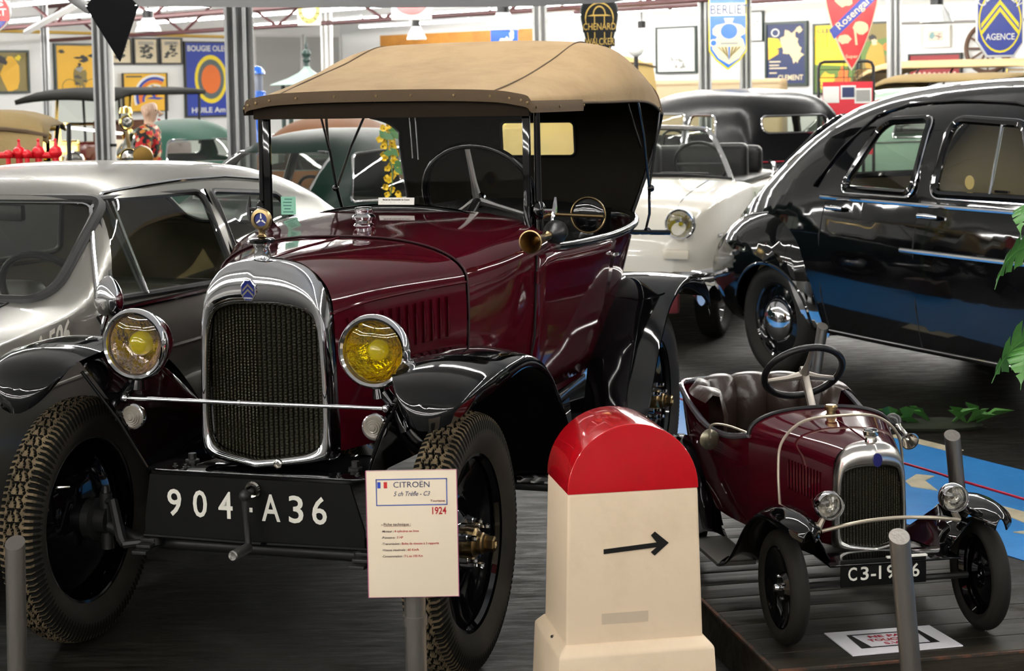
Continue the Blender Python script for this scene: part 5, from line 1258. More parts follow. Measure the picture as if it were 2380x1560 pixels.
# ---------------------------------------------------------------- generic background cars
def simple_car(label, th, ox, oy, paint, kind, sc=1.0, name='parked_car', glass=None, trimm=chrome):
    r = car_root(label, th, ox, oy, name)
    glass = glass or tint_glass
    if kind == 'compact':      # boxy small saloon with long bonnet, x=0 at the cowl
        S = Shell(r, [(1.25, .50, .55, .5, .35, .62, .68, 3, 0), (1.15, .62, .66, .62, .3, .74, .80, 3.4, 0), (.8, .66, .71, .68, .28, .80, .88, 3.6, 0), (.3, .67, .72, .69, .28, .83, .93, 3.6, .02), (.08, .67, .72, .69, .28, .85, .97, 4, .06), (-.12, .67, .72, .69, .28, .86, 1.12, 4.4, .13), (-.30, .67, .72, .69, .28, .86, 1.25, 4.6, .17), (-.5, .67, .72, .69, .28, .86, 1.31, 4.4, .19), (-1.0, .67, .72, .69, .28, .86, 1.33, 4.2, .19), (-1.5, .67, .72, .69, .28, .86, 1.31, 4.2, .19), (-1.85, .67, .72, .69, .28, .86, 1.15, 4, .14), (-2.0, .66, .71, .68, .28, .85, .95, 3.6, .04), (-2.5, .6, .66, .62, .3, .8, .88, 3.2, 0)])
        for sg in (1, -1):
            S.window(rpoly([(-.14, .90), (-.80, .88), (-.80, 1.24), (-.36, 1.23)], .03), sg, glass, black_rubber, .010); S.window(rpoly([(-.86, .88), (-1.55, .90), (-1.48, 1.22), (-.86, 1.24)], .03), sg, glass, black_rubber, .010); S.hole(arch_poly(.70, .28, .33, .05), sg); S.hole(arch_poly(-1.55, .28, .33, .05), sg)
            S.line([(-.02, .90), (-.14, 1.05), (-.28, 1.20), (-.38, 1.245), (-.8, 1.265), (-1.5, 1.25)], sg, .010, chrome, 'gutter', .004)
            S.line([(x, .63) for x in [lerp(1.0, -2.2, k / 14) for k in range(15)]], sg, .012, chrome, 'side_moulding', .003)
            S.line([(.01, .86), (.0, .5), (.02, .32)], sg, .004, black_ink, 'door_gap', .0005)
            c = S.end(sg * .50, .70, 1, -.02); c = V(c.x, sg * .50, .705)
            headlamp(r, (c.x + .01, c.y, c.z), .088, 0, 'headlamp', shell=paint)
            m = MB(); m.box((c.x + .03, sg * .50, .53), (.03, .16, .055)); il = m.build('indicator', mat('amber clear lens', (0.62, 0.55, 0.42), 0.2, 0, .5), r, bevel=.012)
            road_wheel(r, .70, sg * .60, .27); road_wheel(r, -1.55, sg * .60, .27)
        S.screen(rpoly([(-.56, .95), (.56, .95), (.49, 1.235), (-.49, 1.235)], .06), 1, -.6, .3, glass, chrome, .012); S.screen(rpoly([(-.52, .95), (.52, .95), (.46, 1.22), (-.46, 1.22)], .06), -1, -2.2, -1.5, glass, chrome, .012, 'rear_screen')
        for yy in (.18, -.18):
            m = MB(); m.tube([S.top(.06, yy, .02), S.top(-.04, yy + .22, .02), S.top(-.06, yy + .36, .02)], .006, 6); m.build('wiper', black_satin, r)
        m = MB(); m.tube([S.top(x, .48, .0003) for x in [lerp(1.1, .14, k / 8) for k in range(9)]], .0035, 6); m.build('bonnet_gap', mat('grey shadow gap', (0.05, 0.05, 0.05), .8), r)
        S.done(paint); interior(r, -1.8, .1, .62, .33, .84, leather_black, [(-.70, .32, .5, 0), (-.70, -.32, .5, 0), (-1.4, 0, 1.1, 0)], (-.22, .33, .93))
        m = MB(); m.box((.02, 0, .84), (.25, 1.2, .10)); m.build('dashboard', black_satin, r, bevel=.02)
        m = MB(); m.tube([(.95, -.72, .42), (1.27, -.58, .42), (1.32, 0, .42), (1.27, .58, .42), (.95, .72, .42)], .045, 8, flat=.5); m.build('front_bumper', chrome, r)
    elif kind == 'thirties':   # upright saloon, x=0 at the rear panel, x forward; seen from behind
        S = Shell(r, [(-.06, .50, .54, .5, .40, .80, .90, 3.5, 0), (0, .56, .62, .58, .36, .92, 1.10, 4.0, .03), (.06, .60, .66, .64, .34, .98, 1.36, 4.2, .06), (.16, .63, .70, .68, .34, 1.0, 1.56, 4.2, .09), (.38, .66, .73, .71, .34, 1.0, 1.66, 4.2, .11), (.9, .68, .75, .73, .34, 1.0, 1.70, 4.2, .11), (1.5, .67, .74, .72, .34, 1.0, 1.69, 4.2, .11), (1.95, .65, .71, .69, .34, 1.0, 1.62, 4.2, .10), (2.10, .62, .68, .66, .34, 1.0, 1.40, 4.0, .07), (2.22, .56, .62, .60, .36, .99, 1.14, 3.4, .03), (2.7, .42, .48, .44, .4, .97, 1.10, 3.0, 0), (3.2, .30, .34, .32, .4, .95, 1.06, 3.0, 0)])
        for sg in (1, -1):
            S.window(rpoly([(.42, 1.06), (.95, 1.05), (.95, 1.44), (.50, 1.44)], .10, 6), sg, glass, trimm, .014); S.window(rpoly([(1.05, 1.05), (1.75, 1.05), (1.75, 1.45), (1.05, 1.45)], .06), sg, glass, trimm, .014)
            S.line([(x, .985) for x in [lerp(.05, 2.1, k / 12) for k in range(13)]], sg, .006, mat('red coachline', (0.35, 0.01, 0.03), .4), 'coachline', .002)
            wo = [(.95, .33), (.97, .45), (.85, .70), (.55, .86), (.22, .84), (-.06, .66), (-.20, .42), (-.16, .30), (.4, .28)]
            bulge(r, wo, (.4, .5), .60, .26, sg, paint, arch_poly(.42, .34, .34, .0)); road_wheel(r, .42, sg * .70, .345, .13)
        S.screen(rrect(-.40, 1.26, .40, 1.43, .07), -1, -.2, .45, glass, trimm, .012, 'rear_screen'); S.screen(rrect(-.5, 1.20, .5, 1.52, .07), 1, 1.8, 2.3, glass, trimm, .012)
        S.done(paint)
        wf_, _ = bulge(r, [(-.10, .40), (-.08, .80), (.02, .98), (.16, 1.0), (.2, .6), (.1, .38)], (.05, .7), 0, .01, 1, paint, None, 'boot_panel')
        rows = [[V(-.02 - .16 * math.sin(PI * t) ** .7 * (1 - .2 * abs(u)), u * .52, lerp(1.0, .42, t)) for u in [lerp(-1, 1, j / 12) for j in range(13)]] for t in [k / 10 for k in range(11)]]
        m = MB(); m.grid(rows); bt = m.build('luggage_boot', paint, r, angle=60)
        m = MB(); m.tube([V(-.05, u * .50, .985) for u in (-1, -.5, 0, .5, 1)], .006, 6); m.build('coachline', MATS['red coachline'], bt)
        m = MB(); m.tube([(-.10, .42, 1.0), (-.20, .44, .98), (-.22, .44, .80)], [.02, .022, .016], 8); m.build('boot_handle', chrome, bt)
        m = MB(); m.lathe([(.02, -.02), (.05, 0), (.05, .05), (.0, .06)], (-.16, .74, .62), (-1, 0, 0), 16); m.build('tail_lamp', red_ink, r)
        interior(r, .1, 2.1, .62, .42, .98, mat('tan cloth seat', (0.2, 0.2, 0.2)), [(.45, 0, 1.1, .05), (1.35, 0, 1.1, .05)], (1.80, .3, 1.10))
    elif kind == 'round':      # round-backed saloon, x=0 at the tail; seen from behind or front quarter
        S = Shell(r, [(-.02, .40, .46, .4, .35, .55, .62, 2.6, 0), (.15, .58, .64, .58, .3, .72, .86, 2.7, 0), (.4, .66, .72, .68, .28, .86, 1.10, 2.8, .08), (.65, .69, .75, .72, .28, .93, 1.30, 3.0, .15), (.95, .70, .77, .735, .28, .95, 1.44, 3.2, .18), (1.35, .71, .78, .74, .28, .96, 1.51, 3.3, .20), (1.8, .71, .78, .74, .28, .96, 1.52, 3.3, .20), (2.2, .71, .77, .73, .28, .96, 1.47, 3.3, .20), (2.5, .70, .76, .72, .28, .95, 1.33, 3.2, .16), (2.72, .69, .75, .71, .28, .94, 1.10, 3.0, .08), (2.9, .68, .74, .69, .28, .92, 1.0, 2.9, .02), (3.4, .62, .68, .62, .3, .87, .95, 2.8, 0), (3.9, .48, .54, .46, .34, .74, .82, 2.7, 0)])
        for sg in (1, -1):
            S.window(rpoly([(.98, 1.0), (1.52, .995), (1.52, 1.36), (1.12, 1.34)], .06), sg, glass, trimm, .012); S.window(rpoly([(1.60, .995), (2.42, 1.0), (2.20, 1.34), (1.60, 1.37)], .06), sg, glass, trimm, .012)
            S.line([(x, .955) for x in [lerp(.5, 2.7, k / 14) for k in range(15)]], sg, .010, trimm, 'waist_moulding', .003); S.hole(arch_poly(.75, .3, .34, .05), sg); S.hole(arch_poly(3.2, .3, .34, .05), sg)
            road_wheel(r, .75, sg * .64, .30); road_wheel(r, 3.2, sg * .62, .30)
            wo = [(1.2, .3), (1.22, .45), (1.1, .68), (.75, .80), (.35, .72), (.1, .5), (.12, .34), (.5, .27)]
            bulge(r, wo, (.68, .5), .60, .20, sg, paint, arch_poly(.75, .3, .33, .0))
            headlamp(r, (3.78, sg * .50, .70), .085, 0, 'headlamp', shell=paint)
        S.screen(rpoly([(-.50, 1.0), (.50, 1.0), (.40, 1.27), (-.40, 1.27)], .08, 6), -1, .2, .95, glass, trimm, .012, 'rear_screen'); S.screen(rpoly([(-.56, 1.02), (.56, 1.02), (.49, 1.36), (-.49, 1.36)], .08, 6), 1, 2.2, 3.0, glass, trimm, .012)
        S.done(paint); interior(r, .5, 2.7, .66, .33, .92, mat('grey cloth seat', (0.12, 0.11, 0.10), .8), [(.95, 0, 1.2, 0), (1.75, .33, .52, 0), (1.75, -.33, .52, 0)], (2.32, .33, 1.02))
        m = MB(); m.tube([(.25, -.72, .40), (-.02, -.58, .40), (-.10, 0, .40), (-.02, .58, .40), (.25, .72, .40)], .04, 8, flat=.5); m.build('rear_bumper', chrome, r); m = MB(); m.tube([(3.6, -.68, .40), (3.95, -.5, .40), (4.02, 0, .40), (3.95, .5, .40), (3.6, .68, .40)], .04, 8, flat=.5); m.build('front_bumper', chrome, r)
    if sc != 1.0: r.scale = (sc, sc, sc)
    return r
white_paint = mat('cream white paint', (0.74, 0.70, 0.60), 0.2, 0, .8)
# ---------------------------------------------------------------- cream open two-seater
ws_ = car_root('cream white convertible with chrome windscreen frame and round headlamps, behind the tourer hood', .31, .90, 12.1)
S3 = Shell(ws_, [(1.38, .45, .50, .46, .36, .60, .66, 3, 0), (1.26, .60, .65, .62, .32, .76, .82, 3.2, 0), (1.0, .68, .73, .70, .28, .83, .90, 3.2, 0), (.5, .71, .76, .73, .27, .86, .95, 3.2, 0), (.05, .72, .77, .74, .27, .88, .975, 3.2, .02), (-.2, .72, .77, .74, .27, .885, .93, 4, .02), (-.6, .72, .77, .74, .27, .885, .92, 4, .02), (-1.2, .72, .77, .74, .27, .885, .92, 4, .02), (-1.6, .71, .76, .73, .27, .88, .96, 3.4, .02), (-2.3, .66, .71, .67, .3, .82, .88, 3, 0), (-2.6, .55, .6, .55, .34, .7, .76, 3, 0)])
for sg in (1, -1):
    S3.line([(x, .66) for x in [lerp(1.05, -2.2, k / 14) for k in range(15)]], sg, .012, chrome, 'side_moulding', .003); S3.line([(-.12, .86), (-.13, .5), (-.1, .32)], sg, .004, black_ink, 'door_gap', .0005)
    S3.hole(arch_poly(.80, .29, .34, .05), sg); S3.hole(arch_poly(-1.5, .29, .34, .05), sg); road_wheel(ws_, .80, sg * .64, .285); road_wheel(ws_, -1.5, sg * .64, .285)
    headlamp(ws_, (S3.end(sg * .54, .755, 1).x + .045, sg * .55, .755), .092, .16, 'headlamp', shell=white_paint)
    m = MB(); m.box((S3.end(sg * .5, .575, 1).x + .01, sg * .53, .575), (.05, .16, .060)); m.build('indicator', mat('clear ribbed lens', (0.62, 0.56, 0.44), 0.2, 0, .5), ws_, bevel=.014)
FRM = spline([(.02, .625, .925), (-.14, .52, 1.11), (-.245, .425, 1.245), (-.285, .35, 1.285), (-.30, 0, 1.298), (-.285, -.35, 1.285), (-.245, -.425, 1.245), (-.14, -.52, 1.11), (.02, -.625, .925)], 6)
m = MB(); m.tube(FRM, .019, 8); fr_ = m.build('windscreen_frame', chrome, ws_)
n_ = len(FRM); m = MB(); m.grid([[FRM[i], FRM[n_ - 1 - i]] for i in range(n_ // 2 + 1)]); m.build('windscreen_glass', tint_glass, fr_, fix=False)
m = MB(); m.tube([(.03, -.62, .955), (.10, -.3, .985), (.11, 0, .99), (.10, .3, .985), (.03, .62, .955)], .014, 8); m.build('scuttle_strip', black_satin, ws_)
for yy in (.06, -.42):
    m = MB(); m.tube([(.09, yy, .985), (.03, yy + .10, 1.0), (.04, yy + .40, .995)], .006, 6); m.build('wiper', black_satin, ws_)
m = MB(); m.box((-.65, 0, .928), (1.15, 1.36, .03)); m.build('cockpit_cover', leather_black, ws_, bevel=.01)
m = MB(); m.box((-1.28, 0, 1.03), (.14, 1.2, .22)); m.build('folded_hood', leather_black, ws_, bevel=.06, seg=3)
for y in (.32, -.32):
    m = MB(); m.box((-.85, y, 1.02), (.14, .50, .30)); m.build('seat_back', leather_black, ws_, bevel=.05, seg=3)
c = V(-.34, .33, 1.04); e1 = V(0, 1, 0); e2 = V(.5, 0, .85)
m = MB(); m.tube([c + e1 * .18 * math.cos(a) + e2 * .18 * math.sin(a) for a in [2 * PI * k / 32 for k in range(32)]], .012, 8, closed=True); m.tube([c - e1 * .17, c + e1 * .17], .01, 6); m.build('steering_wheel', black_satin, ws_)
m = MB(); m.tube([S3.top(x, .50, .0003) for x in [lerp(1.2, .12, k / 8) for k in range(9)]], .0035, 6); m.build('bonnet_gap', mat('grey shadow gap', (0.05, 0.05, 0.05), .8), ws_)
S3.done(white_paint)
m = MB(); m.tube([(1.0, -.76, .42), (1.36, -.6, .42), (1.44, 0, .42), (1.36, .6, .42), (1.0, .76, .42)], .05, 8, flat=.5); m.build('front_bumper', chrome, ws_)
m = MB(); m.box((1.40, 0, .30), (.06, 1.1, .16)); m.build('front_valance', mat('dark red cloth', (0.10, 0.006, 0.010), .8), ws_, bevel=.02)

# ---------------------------------------------------------------- cars further back
p = at(1990, 380, 14.2)
simple_car('black thirties saloon with small wide rear window, parked behind the cream convertible', PI - .46, 2.60, 16.0, mat('black aged paint', (0.004, 0.004, 0.005), 0.25, 0, .0, spec=.25), 'thirties', .91)
gp = mat('bottle green paint', (0.012, 0.055, 0.036), 0.5, 0, .0, spec=.12)
simple_car('bottle green round-backed saloon with chrome waist strip, behind the silver coupe roof', PI - .42, -3.2, 19.0, gp, 'round', .86)
simple_car('two-tone bronze brown round-backed saloon behind the windscreen of the tourer', PI + .08, -1.80, 15.5, mat('bronze brown paint', (0.120, 0.046, 0.012), 0.6, .0, .0, spec=.1), 'round', .89)
simple_car('dark green saloon facing forward, seen through the tourer windscreen', .62, -.30, 13.4, mat('very dark green paint', (0.004, 0.018, 0.013), 0.4, 0, .0, spec=.12), 'round', .88)
simple_car('pale green saloon seen through the windows of the black saloon', 1.2, 6.0, 20.2, mat('pale green paint', (0.30, 0.45, 0.34), 0.2, 0, .5), 'round')
# ================================================================= wall-hung things (placed on the two far walls)
def wall_hit(u, v, which, off=.03):
    C = V(0, 0, CAM_H); d = at(u, v, 10) - C
    n = E2 if which == 'R' else -E1
    t = ((CORNER - C).dot(n) - off) / d.dot(n); return C + d * t
def wall_frame(which):
    """(along, up, out) seen from inside: along runs to the picture's right"""
    return (E1, V(0, 0, 1), -E2) if which == 'R' else (E2, V(0, 0, 1), E1)
class Panel:
    """a flat framed thing on a wall: u0 v0 u1 v1 in photo pixels; local x to the right, y out of the wall, z up; origin at lower left"""
    def __init__(s, name, label, cat, box, which, face, frame=None, fw=.04, th=.03, group=None, off=.04):
        a = wall_hit(box[0], box[3], which, off); b = wall_hit(box[2], box[3], which, off); c = wall_hit((box[0] + box[2]) / 2, box[1], which, off)
        X, Z, N = wall_frame(which)
        s.w = (b - a).dot(X); lo = (a.z + b.z) / 2; s.h = c.z - lo
        s.root = thing(name, label, cat, (a.x, a.y, lo), math.atan2(X.y, X.x), group)
        m = MB(); m.box((s.w / 2, 0, s.h / 2), (s.w, th, s.h)); s.sheet = m.build('sheet', face, s.root)
        s.y = -th / 2
        if frame:
            for (x0, z0, x1, z1) in ((-fw, -fw, s.w + fw, 0), (-fw, s.h, s.w + fw, s.h + fw), (-fw, 0, 0, s.h), (s.w, 0, s.w + fw, s.h)):
                m = MB(); m.box(((x0 + x1) / 2, -.008, (z0 + z1) / 2), (x1 - x0, th + .03, z1 - z0)); m.build('frame_rail', frame, s.root)
        s.k = 0
    def poly(s, pts, m, name='print', t=.004):
        s.k += 1
        P = [(x * s.w, z * s.h) for x, z in pts]; mb = MB(); y = s.y - t - .0006 * s.k
        mb.add([(x, y, z) for x, z in P], [tuple(range(len(P)))]); o = mb.build(name, m, s.sheet, fix=False)
        if o.data.polygons[0].normal.y > 0: o.data.flip_normals()
        return o
    def ell(s, cx, cz, rx, rz, m, name='print', a0=0, a1=360, inner=0.0, n=28):
        s.k += 1; mb = MB(); y = s.y - .004 - .0006 * s.k
        A = [math.radians(lerp(a0, a1, k / n)) for k in range(n + 1)]
        o = [V((cx + rx * math.cos(a)) * s.w, y, (cz + rz * math.sin(a)) * s.h) for a in A]; i = [V((cx + rx * inner * math.cos(a)) * s.w, y, (cz + rz * inner * math.sin(a)) * s.h) for a in A]
        mb.grid([o, i]); return mb.build(name, m, s.sheet, fix=False)
    def txt(s, t_, m, cx, cz, wd, ht, bold=.015, ang=0.0):
        s.k += 1
        ex = (math.cos(ang), 0, math.sin(ang)); ey = (-math.sin(ang), 0, math.cos(ang))
        return text(t_, m, (cx * s.w, s.y - .004 - .0006 * s.k, cz * s.h), ex, ey, wd * s.w, ht * s.h, 'lettering', s.sheet, 'C', bold=bold)
P_ = lambda n, c, r=.5: mat('print ' + n, c, r)
yel = P_('yellow', (0.80, 0.45, 0.03)); ora = P_('orange', (0.75, 0.16, 0.02)); cob = P_('cobalt', (0.012, 0.04, 0.33)); nav = P_('navy', (0.010, 0.022, 0.09)); red = P_('red', (0.55, 0.01, 0.015)); whi = P_('white', (0.80, 0.80, 0.76)); blk = P_('black', (0.012, 0.012, 0.012)); gry = P_('grey', (0.30, 0.30, 0.28)); oli = P_('olive', (0.22, 0.17, 0.05)); crm = P_('cream', (0.72, 0.62, 0.42)); grn = P_('green', (0.10, 0.18, 0.03)); lem = P_('lemon', (0.85, 0.66, 0.03)); ink = P_('ink', (0.05, 0.05, 0.045)); skin_p = P_('buff', (0.70, 0.55, 0.33)); slate = P_('slate', (0.09, 0.12, 0.12)); pink = P_('pink', (0.70, 0.50, 0.40))
fgreen = mat('dark green frame', (0.012, 0.028, 0.022), 0.4); fblack = mat('black frame', (0.012, 0.012, 0.012), 0.4)
def blob(p, cx, cz, rx, rz, m, seed, n=18, j=.35):
    r = random.Random(seed); pts = []
    for k in range(n):
        a = 2 * PI * k / n; q = 1 + r.uniform(-j, j); pts.append((cx + rx * q * math.cos(a), cz + rz * q * math.sin(a)))
    return p.poly(pts, m)
def scribble(p, x0, z0, x1, z1, m, seed, n=22, sz=.10):
    r = random.Random(seed)
    for k in range(n):
        blob(p, r.uniform(x0, x1), r.uniform(z0, z1), sz * r.uniform(.4, 1), sz * r.uniform(.2, .6), m, seed * 50 + k, 8)
# left wall
p = Panel('framed_poster', 'dark framed sepia poster of pale figures above the tan hood', 'poster', (-40, 122, 64, 212), 'L', oli, fgreen)
blob(p, .62, .45, .22, .45, yel, 3, 14, .15); blob(p, .45, .8, .10, .12, blk, 4); blob(p, .8, .85, .06, .07, lem, 5)
p = Panel('framed_poster', 'yellow framed poster of a cyclist with a black bird overhead', 'poster', (132, 106, 236, 220), 'L', yel, fgreen)
scribble(p, .45, .55, .80, .80, blk, 11, 9, .10); p.ell(.28, .16, .17, .16, ink, a0=0, a1=360, inner=.93); p.ell(.78, .16, .17, .16, ink, inner=.93); blob(p, .52, .35, .14, .22, oli, 12); blob(p, .50, .52, .09, .05, gry, 13); scribble(p, .40, .15, .62, .45, ink, 14, 8, .05); blob(p, .12, .88, .05, .04, blk, 15)
for k, (x0, x1, sd) in enumerate(((256, 303, 21), (313, 364, 22), (374, 420, 23))):
    lab = ('small framed drawing partly behind the black kite-shaped board', 'small framed drawing between two others above the rainbow poster', 'small framed drawing next to the blue oil poster')[k]
    p = Panel('framed_drawing', lab, 'picture', (x0, 92, x1, 146), 'L', crm, fblack, .035, group='small framed drawings'); scribble(p, .25, .2, .75, .75, ink, sd, 16, .13)
    if k == 2: p.txt('JACK', ink, .5, .85, .6, .10)
    for j in range(3): p.poly([(.15, .88 - .05 * j), (.85, .88 - .05 * j), (.85, .91 - .05 * j), (.15, .91 - .05 * j)], gry)
p = Panel('blue_poster', 'tall blue oil poster with a yellow oval lettered BOUGIE OLEO', 'poster', (434, 100, 536, 268), 'L', cob, fblack, .03)
p.ell(.56, .50, .37, .335, lem); p.ell(.56, .50, .30, .275, slate); p.ell(.56, .50, .22, .20, ora); p.txt('BOUGIE OLEO', whi, .52, .925, .95, .075, .02); p.txt('HUILE Am D', whi, .58, .075, .95, .07, .02)
p = Panel('white_panel', 'bare white panel hung behind the rainbow poster', 'board', (258, 165, 414, 222), 'L', whi)
p = Panel('rainbow_poster', 'yellow poster with red, white and blue rainbow hooks above the mannequin', 'poster', (288, 171, 388, 258), 'L', yel, fblack, .012, .03, off=.14)
for r_, m_ in ((.62, whi), (.56, cob), (.47, ora), (.36, whi)): p.ell(.72, .36, r_ * .80, r_ * .98, m_, a0=60, a1=200, inner=.86)
for r_, m_ in ((.26, ora), (.20, cob)): p.ell(.58, .30, r_ * .8, r_, m_, a0=20, a1=200, inner=.70)
p.poly([(.52, .33), (.80, .30), (.95, .34), (.78, .36), (.62, .37)], cob); scribble(p, .62, .55, .90, .72, ink, 31, 7, .05); p.poly([(.05, .90), (.42, .90), (.42, .94), (.05, .94)], ink)
# right wall
p = Panel('wooden_fascia', 'long amber wooden fascia board high on the far wall', 'board', (885, 74, 1246, 112), 'R', mat('amber wood', (0.55, 0.24, 0.04), .5, var=((0.42, 0.17, 0.03), 3, .4, .7)))
p = Panel('framed_poster', 'white framed poster lettered CLEMENT CYCLES beside a steel column', 'poster', (1530, 66, 1617, 166), 'R', whi, fgreen, .035)
p.txt('CLEMENT CYCLES', gry, .5, .87, .85, .10, .0); scribble(p, .35, .02, .75, .40, gry, 41, 12, .07)
p = Panel('framed_drawing', 'white framed sheet half hidden behind a column beside the CLEMENT poster', 'picture', (1742, 28, 1773, 94), 'R', whi, fgreen, .02); scribble(p, .4, .4, .8, .75, gry, 43, 5, .10)
p = Panel('framed_poster', 'navy and yellow framed poster lettered CLEMENT in large letters', 'poster', (1785, 56, 1873, 194), 'R', nav, fgreen, .045)
p.ell(.22, .86, .11, .07, whi, inner=.75); p.poly([(.03, .55), (.40, .62), (.30, .76), (.03, .78)], lem); p.poly([(.03, .40), (.30, .50), (.30, .58), (.03, .60)], yel); blob(p, .62, .68, .22, .20, skin_p, 51); blob(p, .78, .48, .15, .16, skin_p, 52); blob(p, .52, .60, .10, .10, skin_p, 53); blob(p, .85, .90, .08, .05, skin_p, 54)
p.txt('CLEMENT', crm, .62, .10, .66, .085, .02)
for z_, w_ in ((.36, .30), (.30, .26), (.25, .46), (.17, .2)): p.poly([(.06, z_), (.06 + w_, z_), (.06 + w_, z_ + .02), (.06, z_ + .02)], crm)
p = Panel('framed_poster', 'yellow framed sunrise poster half hidden by the heart-shaped sign', 'poster', (1896, 58, 1990, 215), 'R', lem, fgreen, .035)
p.ell(.28, .50, .26, .15, yel, a0=0, a1=180)
for a in range(0, 181, 15): p.poly([(.28 + .28 * math.cos(math.radians(a - 2)), .50 + .17 * math.sin(math.radians(a - 2))), (.28 + .28 * math.cos(math.radians(a + 2)), .50 + .17 * math.sin(math.radians(a + 2))), (.28 + .6 * math.cos(math.radians(a + 3)), .50 + .38 * math.sin(math.radians(a + 3))), (.28 + .6 * math.cos(math.radians(a - 3)), .50 + .38 * math.sin(math.radians(a - 3)))], yel) if .28 + .6 * math.cos(math.radians(a)) > -.02 else None
p.poly([(0, 0), (1, 0), (1, .38), (0, .42)], grn); blob(p, .3, .18, .2, .12, yel, 61); blob(p, .7, .20, .15, .16, ora, 62); p.txt('CLEM', ink, .28, .92, .45, .06)
p = Panel('framed_poster', 'framed poster of a figure in a long ochre coat beside a column', 'poster', (2002, 55, 2072, 212), 'R', oli, fgreen, .035)
p.poly([(0, .45), (1, .55), (1, .80), (0, .72)], grn); blob(p, .50, .40, .32, .34, mat('print ochre', (0.55, 0.28, 0.03), .5), 65, 16, .12); blob(p, .42, .78, .13, .06, blk, 66); blob(p, .45, .72, .10, .05, skin_p, 67); blob(p, .85, .66, .10, .05, ora, 68)
p = Panel('small_picture', 'small pale framed picture of a carriage under a ribbed lamp', 'picture', (2146, 64, 2206, 106), 'R', whi, mat('pale frame', (0.6, 0.58, 0.52), .5), .03)
p.poly([(.2, .25), (.8, .25), (.8, .8), (.2, .8)], pink); blob(p, .36, .55, .14, .16, mat('print teal', (0.16, 0.30, 0.30), .5), 71); scribble(p, .55, .35, .75, .65, ink, 72, 6, .08)
p = Panel('red_sign', 'dark red framed sign board with black lettering beside a wooden wheel', 'sign', (2116, 128, 2232, 176), 'R', mat('print oxblood', (0.26, 0.012, 0.02), .5), fblack, .03)
p.txt('ANCIENNE', blk, .50, .58, .60, .22, .02)
for k in range(9): p.ell(.1 + .1 * k, .12 + .02 * math.sin(k), .03, .06, pink, n=8)
p = Panel('grey_shutter', 'tall grey shutter panel on the far wall behind the blue pump', 'shutter', (596, 86, 700, 260), 'L', mat('grey shutter', (0.30, 0.30, 0.29), .6), mat('pale grey rail', (0.55, 0.55, 0.54), .5), .05)
p = Panel('grey_shutter', 'grey shutter panel between the white column and the corner', 'shutter', (712, 86, 790, 260), 'L', MATS['grey shutter'], MATS['pale grey rail'], .05)
# wooden wheel on the right wall
wc = wall_hit(2296, 112, 'R', .10); wl = thing('spoked_cartwheel', 'old wooden spoked cart wheel hung behind the blue chevron sign', 'wheel', wc, math.atan2(E1.y, E1.x)); wdm = mat('old brown wood', (0.09, 0.045, 0.025), .6); rW = .37
m = MB(); m.tube([(rW * math.cos(a), 0, rW * math.sin(a)) for a in [2 * PI * k / 32 for k in range(32)]], .038, 8, closed=True); m.build('felloe', wdm, wl)
m = MB(); m.lathe([(.07, -.08), (.09, 0), (.06, .08), (0, .09)], (0, 0, 0), (0, -1, 0), 16); m.build('hub', wdm, wl)
for k in range(12):
    a = 2 * PI * k / 12; m = MB(); m.tube([(.05 * math.cos(a), 0, .05 * math.sin(a)), (rW * math.cos(a), 0, rW * math.sin(a))], .018, 6); m.build('spoke', wdm, wl)
# pipes and rails along the walls
def pipe(name, label, a, b, r, m_, cat='pipe'):
    m = MB(); m.tube([a, b], r, 8); return tag(m.build(name, m_), label, cat)
pipe('gas_pipe', 'thin yellow gas pipe running along the far wall above the posters', wall_hit(-60, 70, 'L', .12), wall_hit(540, 86, 'L', .12), .028, mat('yellow pipe paint', (0.62, 0.40, 0.08), .5))
pipe('picture_rail', 'thin grey picture rail above the small carriage picture', wall_hit(2096, 54, 'R', .08), wall_hit(2420, 44, 'R', .08), .022, mat('grey metal rail', (0.25, 0.25, 0.25), .5))
# ================================================================= columns, beams
col_m = mat('grey painted steel', (0.42, 0.43, 0.43), 0.45); col_w = mat('white painted steel', (0.78, 0.78, 0.76), 0.5)
def column(u0, u1, depth, m_, n, pipe_u=None):
    a = at(u0, 200, depth); b = at(u1, 200, depth); w_ = b.x - a.x; c = V((a.x + b.x) / 2, depth + w_ / 2, 0)
    e = thing('column_%d' % n, None, None, c, 0); e['kind'] = 'structure'
    m = MB(); m.box((0, 0, CEIL / 2), (w_ * .16, w_, CEIL)); m.box((-w_ * .42, 0, CEIL / 2), (w_ * .14, w_, CEIL)) ; m.box((w_ * .42, 0, CEIL / 2), (w_ * .14, w_, CEIL)); m.box((0, w_ * .3, CEIL / 2), (w_ * .9, w_ * .12, CEIL)); m.build('column_section', m_, e, bevel=w_ * .02)
    if pipe_u:
        m = MB(); rr_ = (pipe_u[1] - pipe_u[0]) / F_PX * depth / 2; px = (at((pipe_u[0] + pipe_u[1]) / 2, 200, depth).x) - c.x
        m.tube([(px, 0, 0), (px, 0, CEIL)], rr_, 14); dp = m.build('down_pipe', mat('dark grey pipe', (0.20, 0.20, 0.20), .5) if pipe_u[2] else col_w, e)
        m = MB(); m.tube([(px, 0, CAM_H - .43), (px, 0, CAM_H - .405)], rr_ * 1.15, 14); m.build('pipe_clip', black_satin, dp)
column(216, 249, 15, col_m, 1, (248, 262, 0)); column(524, 574, 13.2, col_m, 2, (573, 589, 1)); column(748, 774, 29, col_w, 3); column(1240, 1274, 23, col_m, 4); column(1626, 1655, 22, col_m, 5); column(1722, 1748, 21, col_m, 6); column(2067, 2096, 24, col_m, 7); column(98, 114, 27, col_m, 8)
maroon_steel = mat('maroon painted steel', (0.085, 0.022, 0.024), .5)
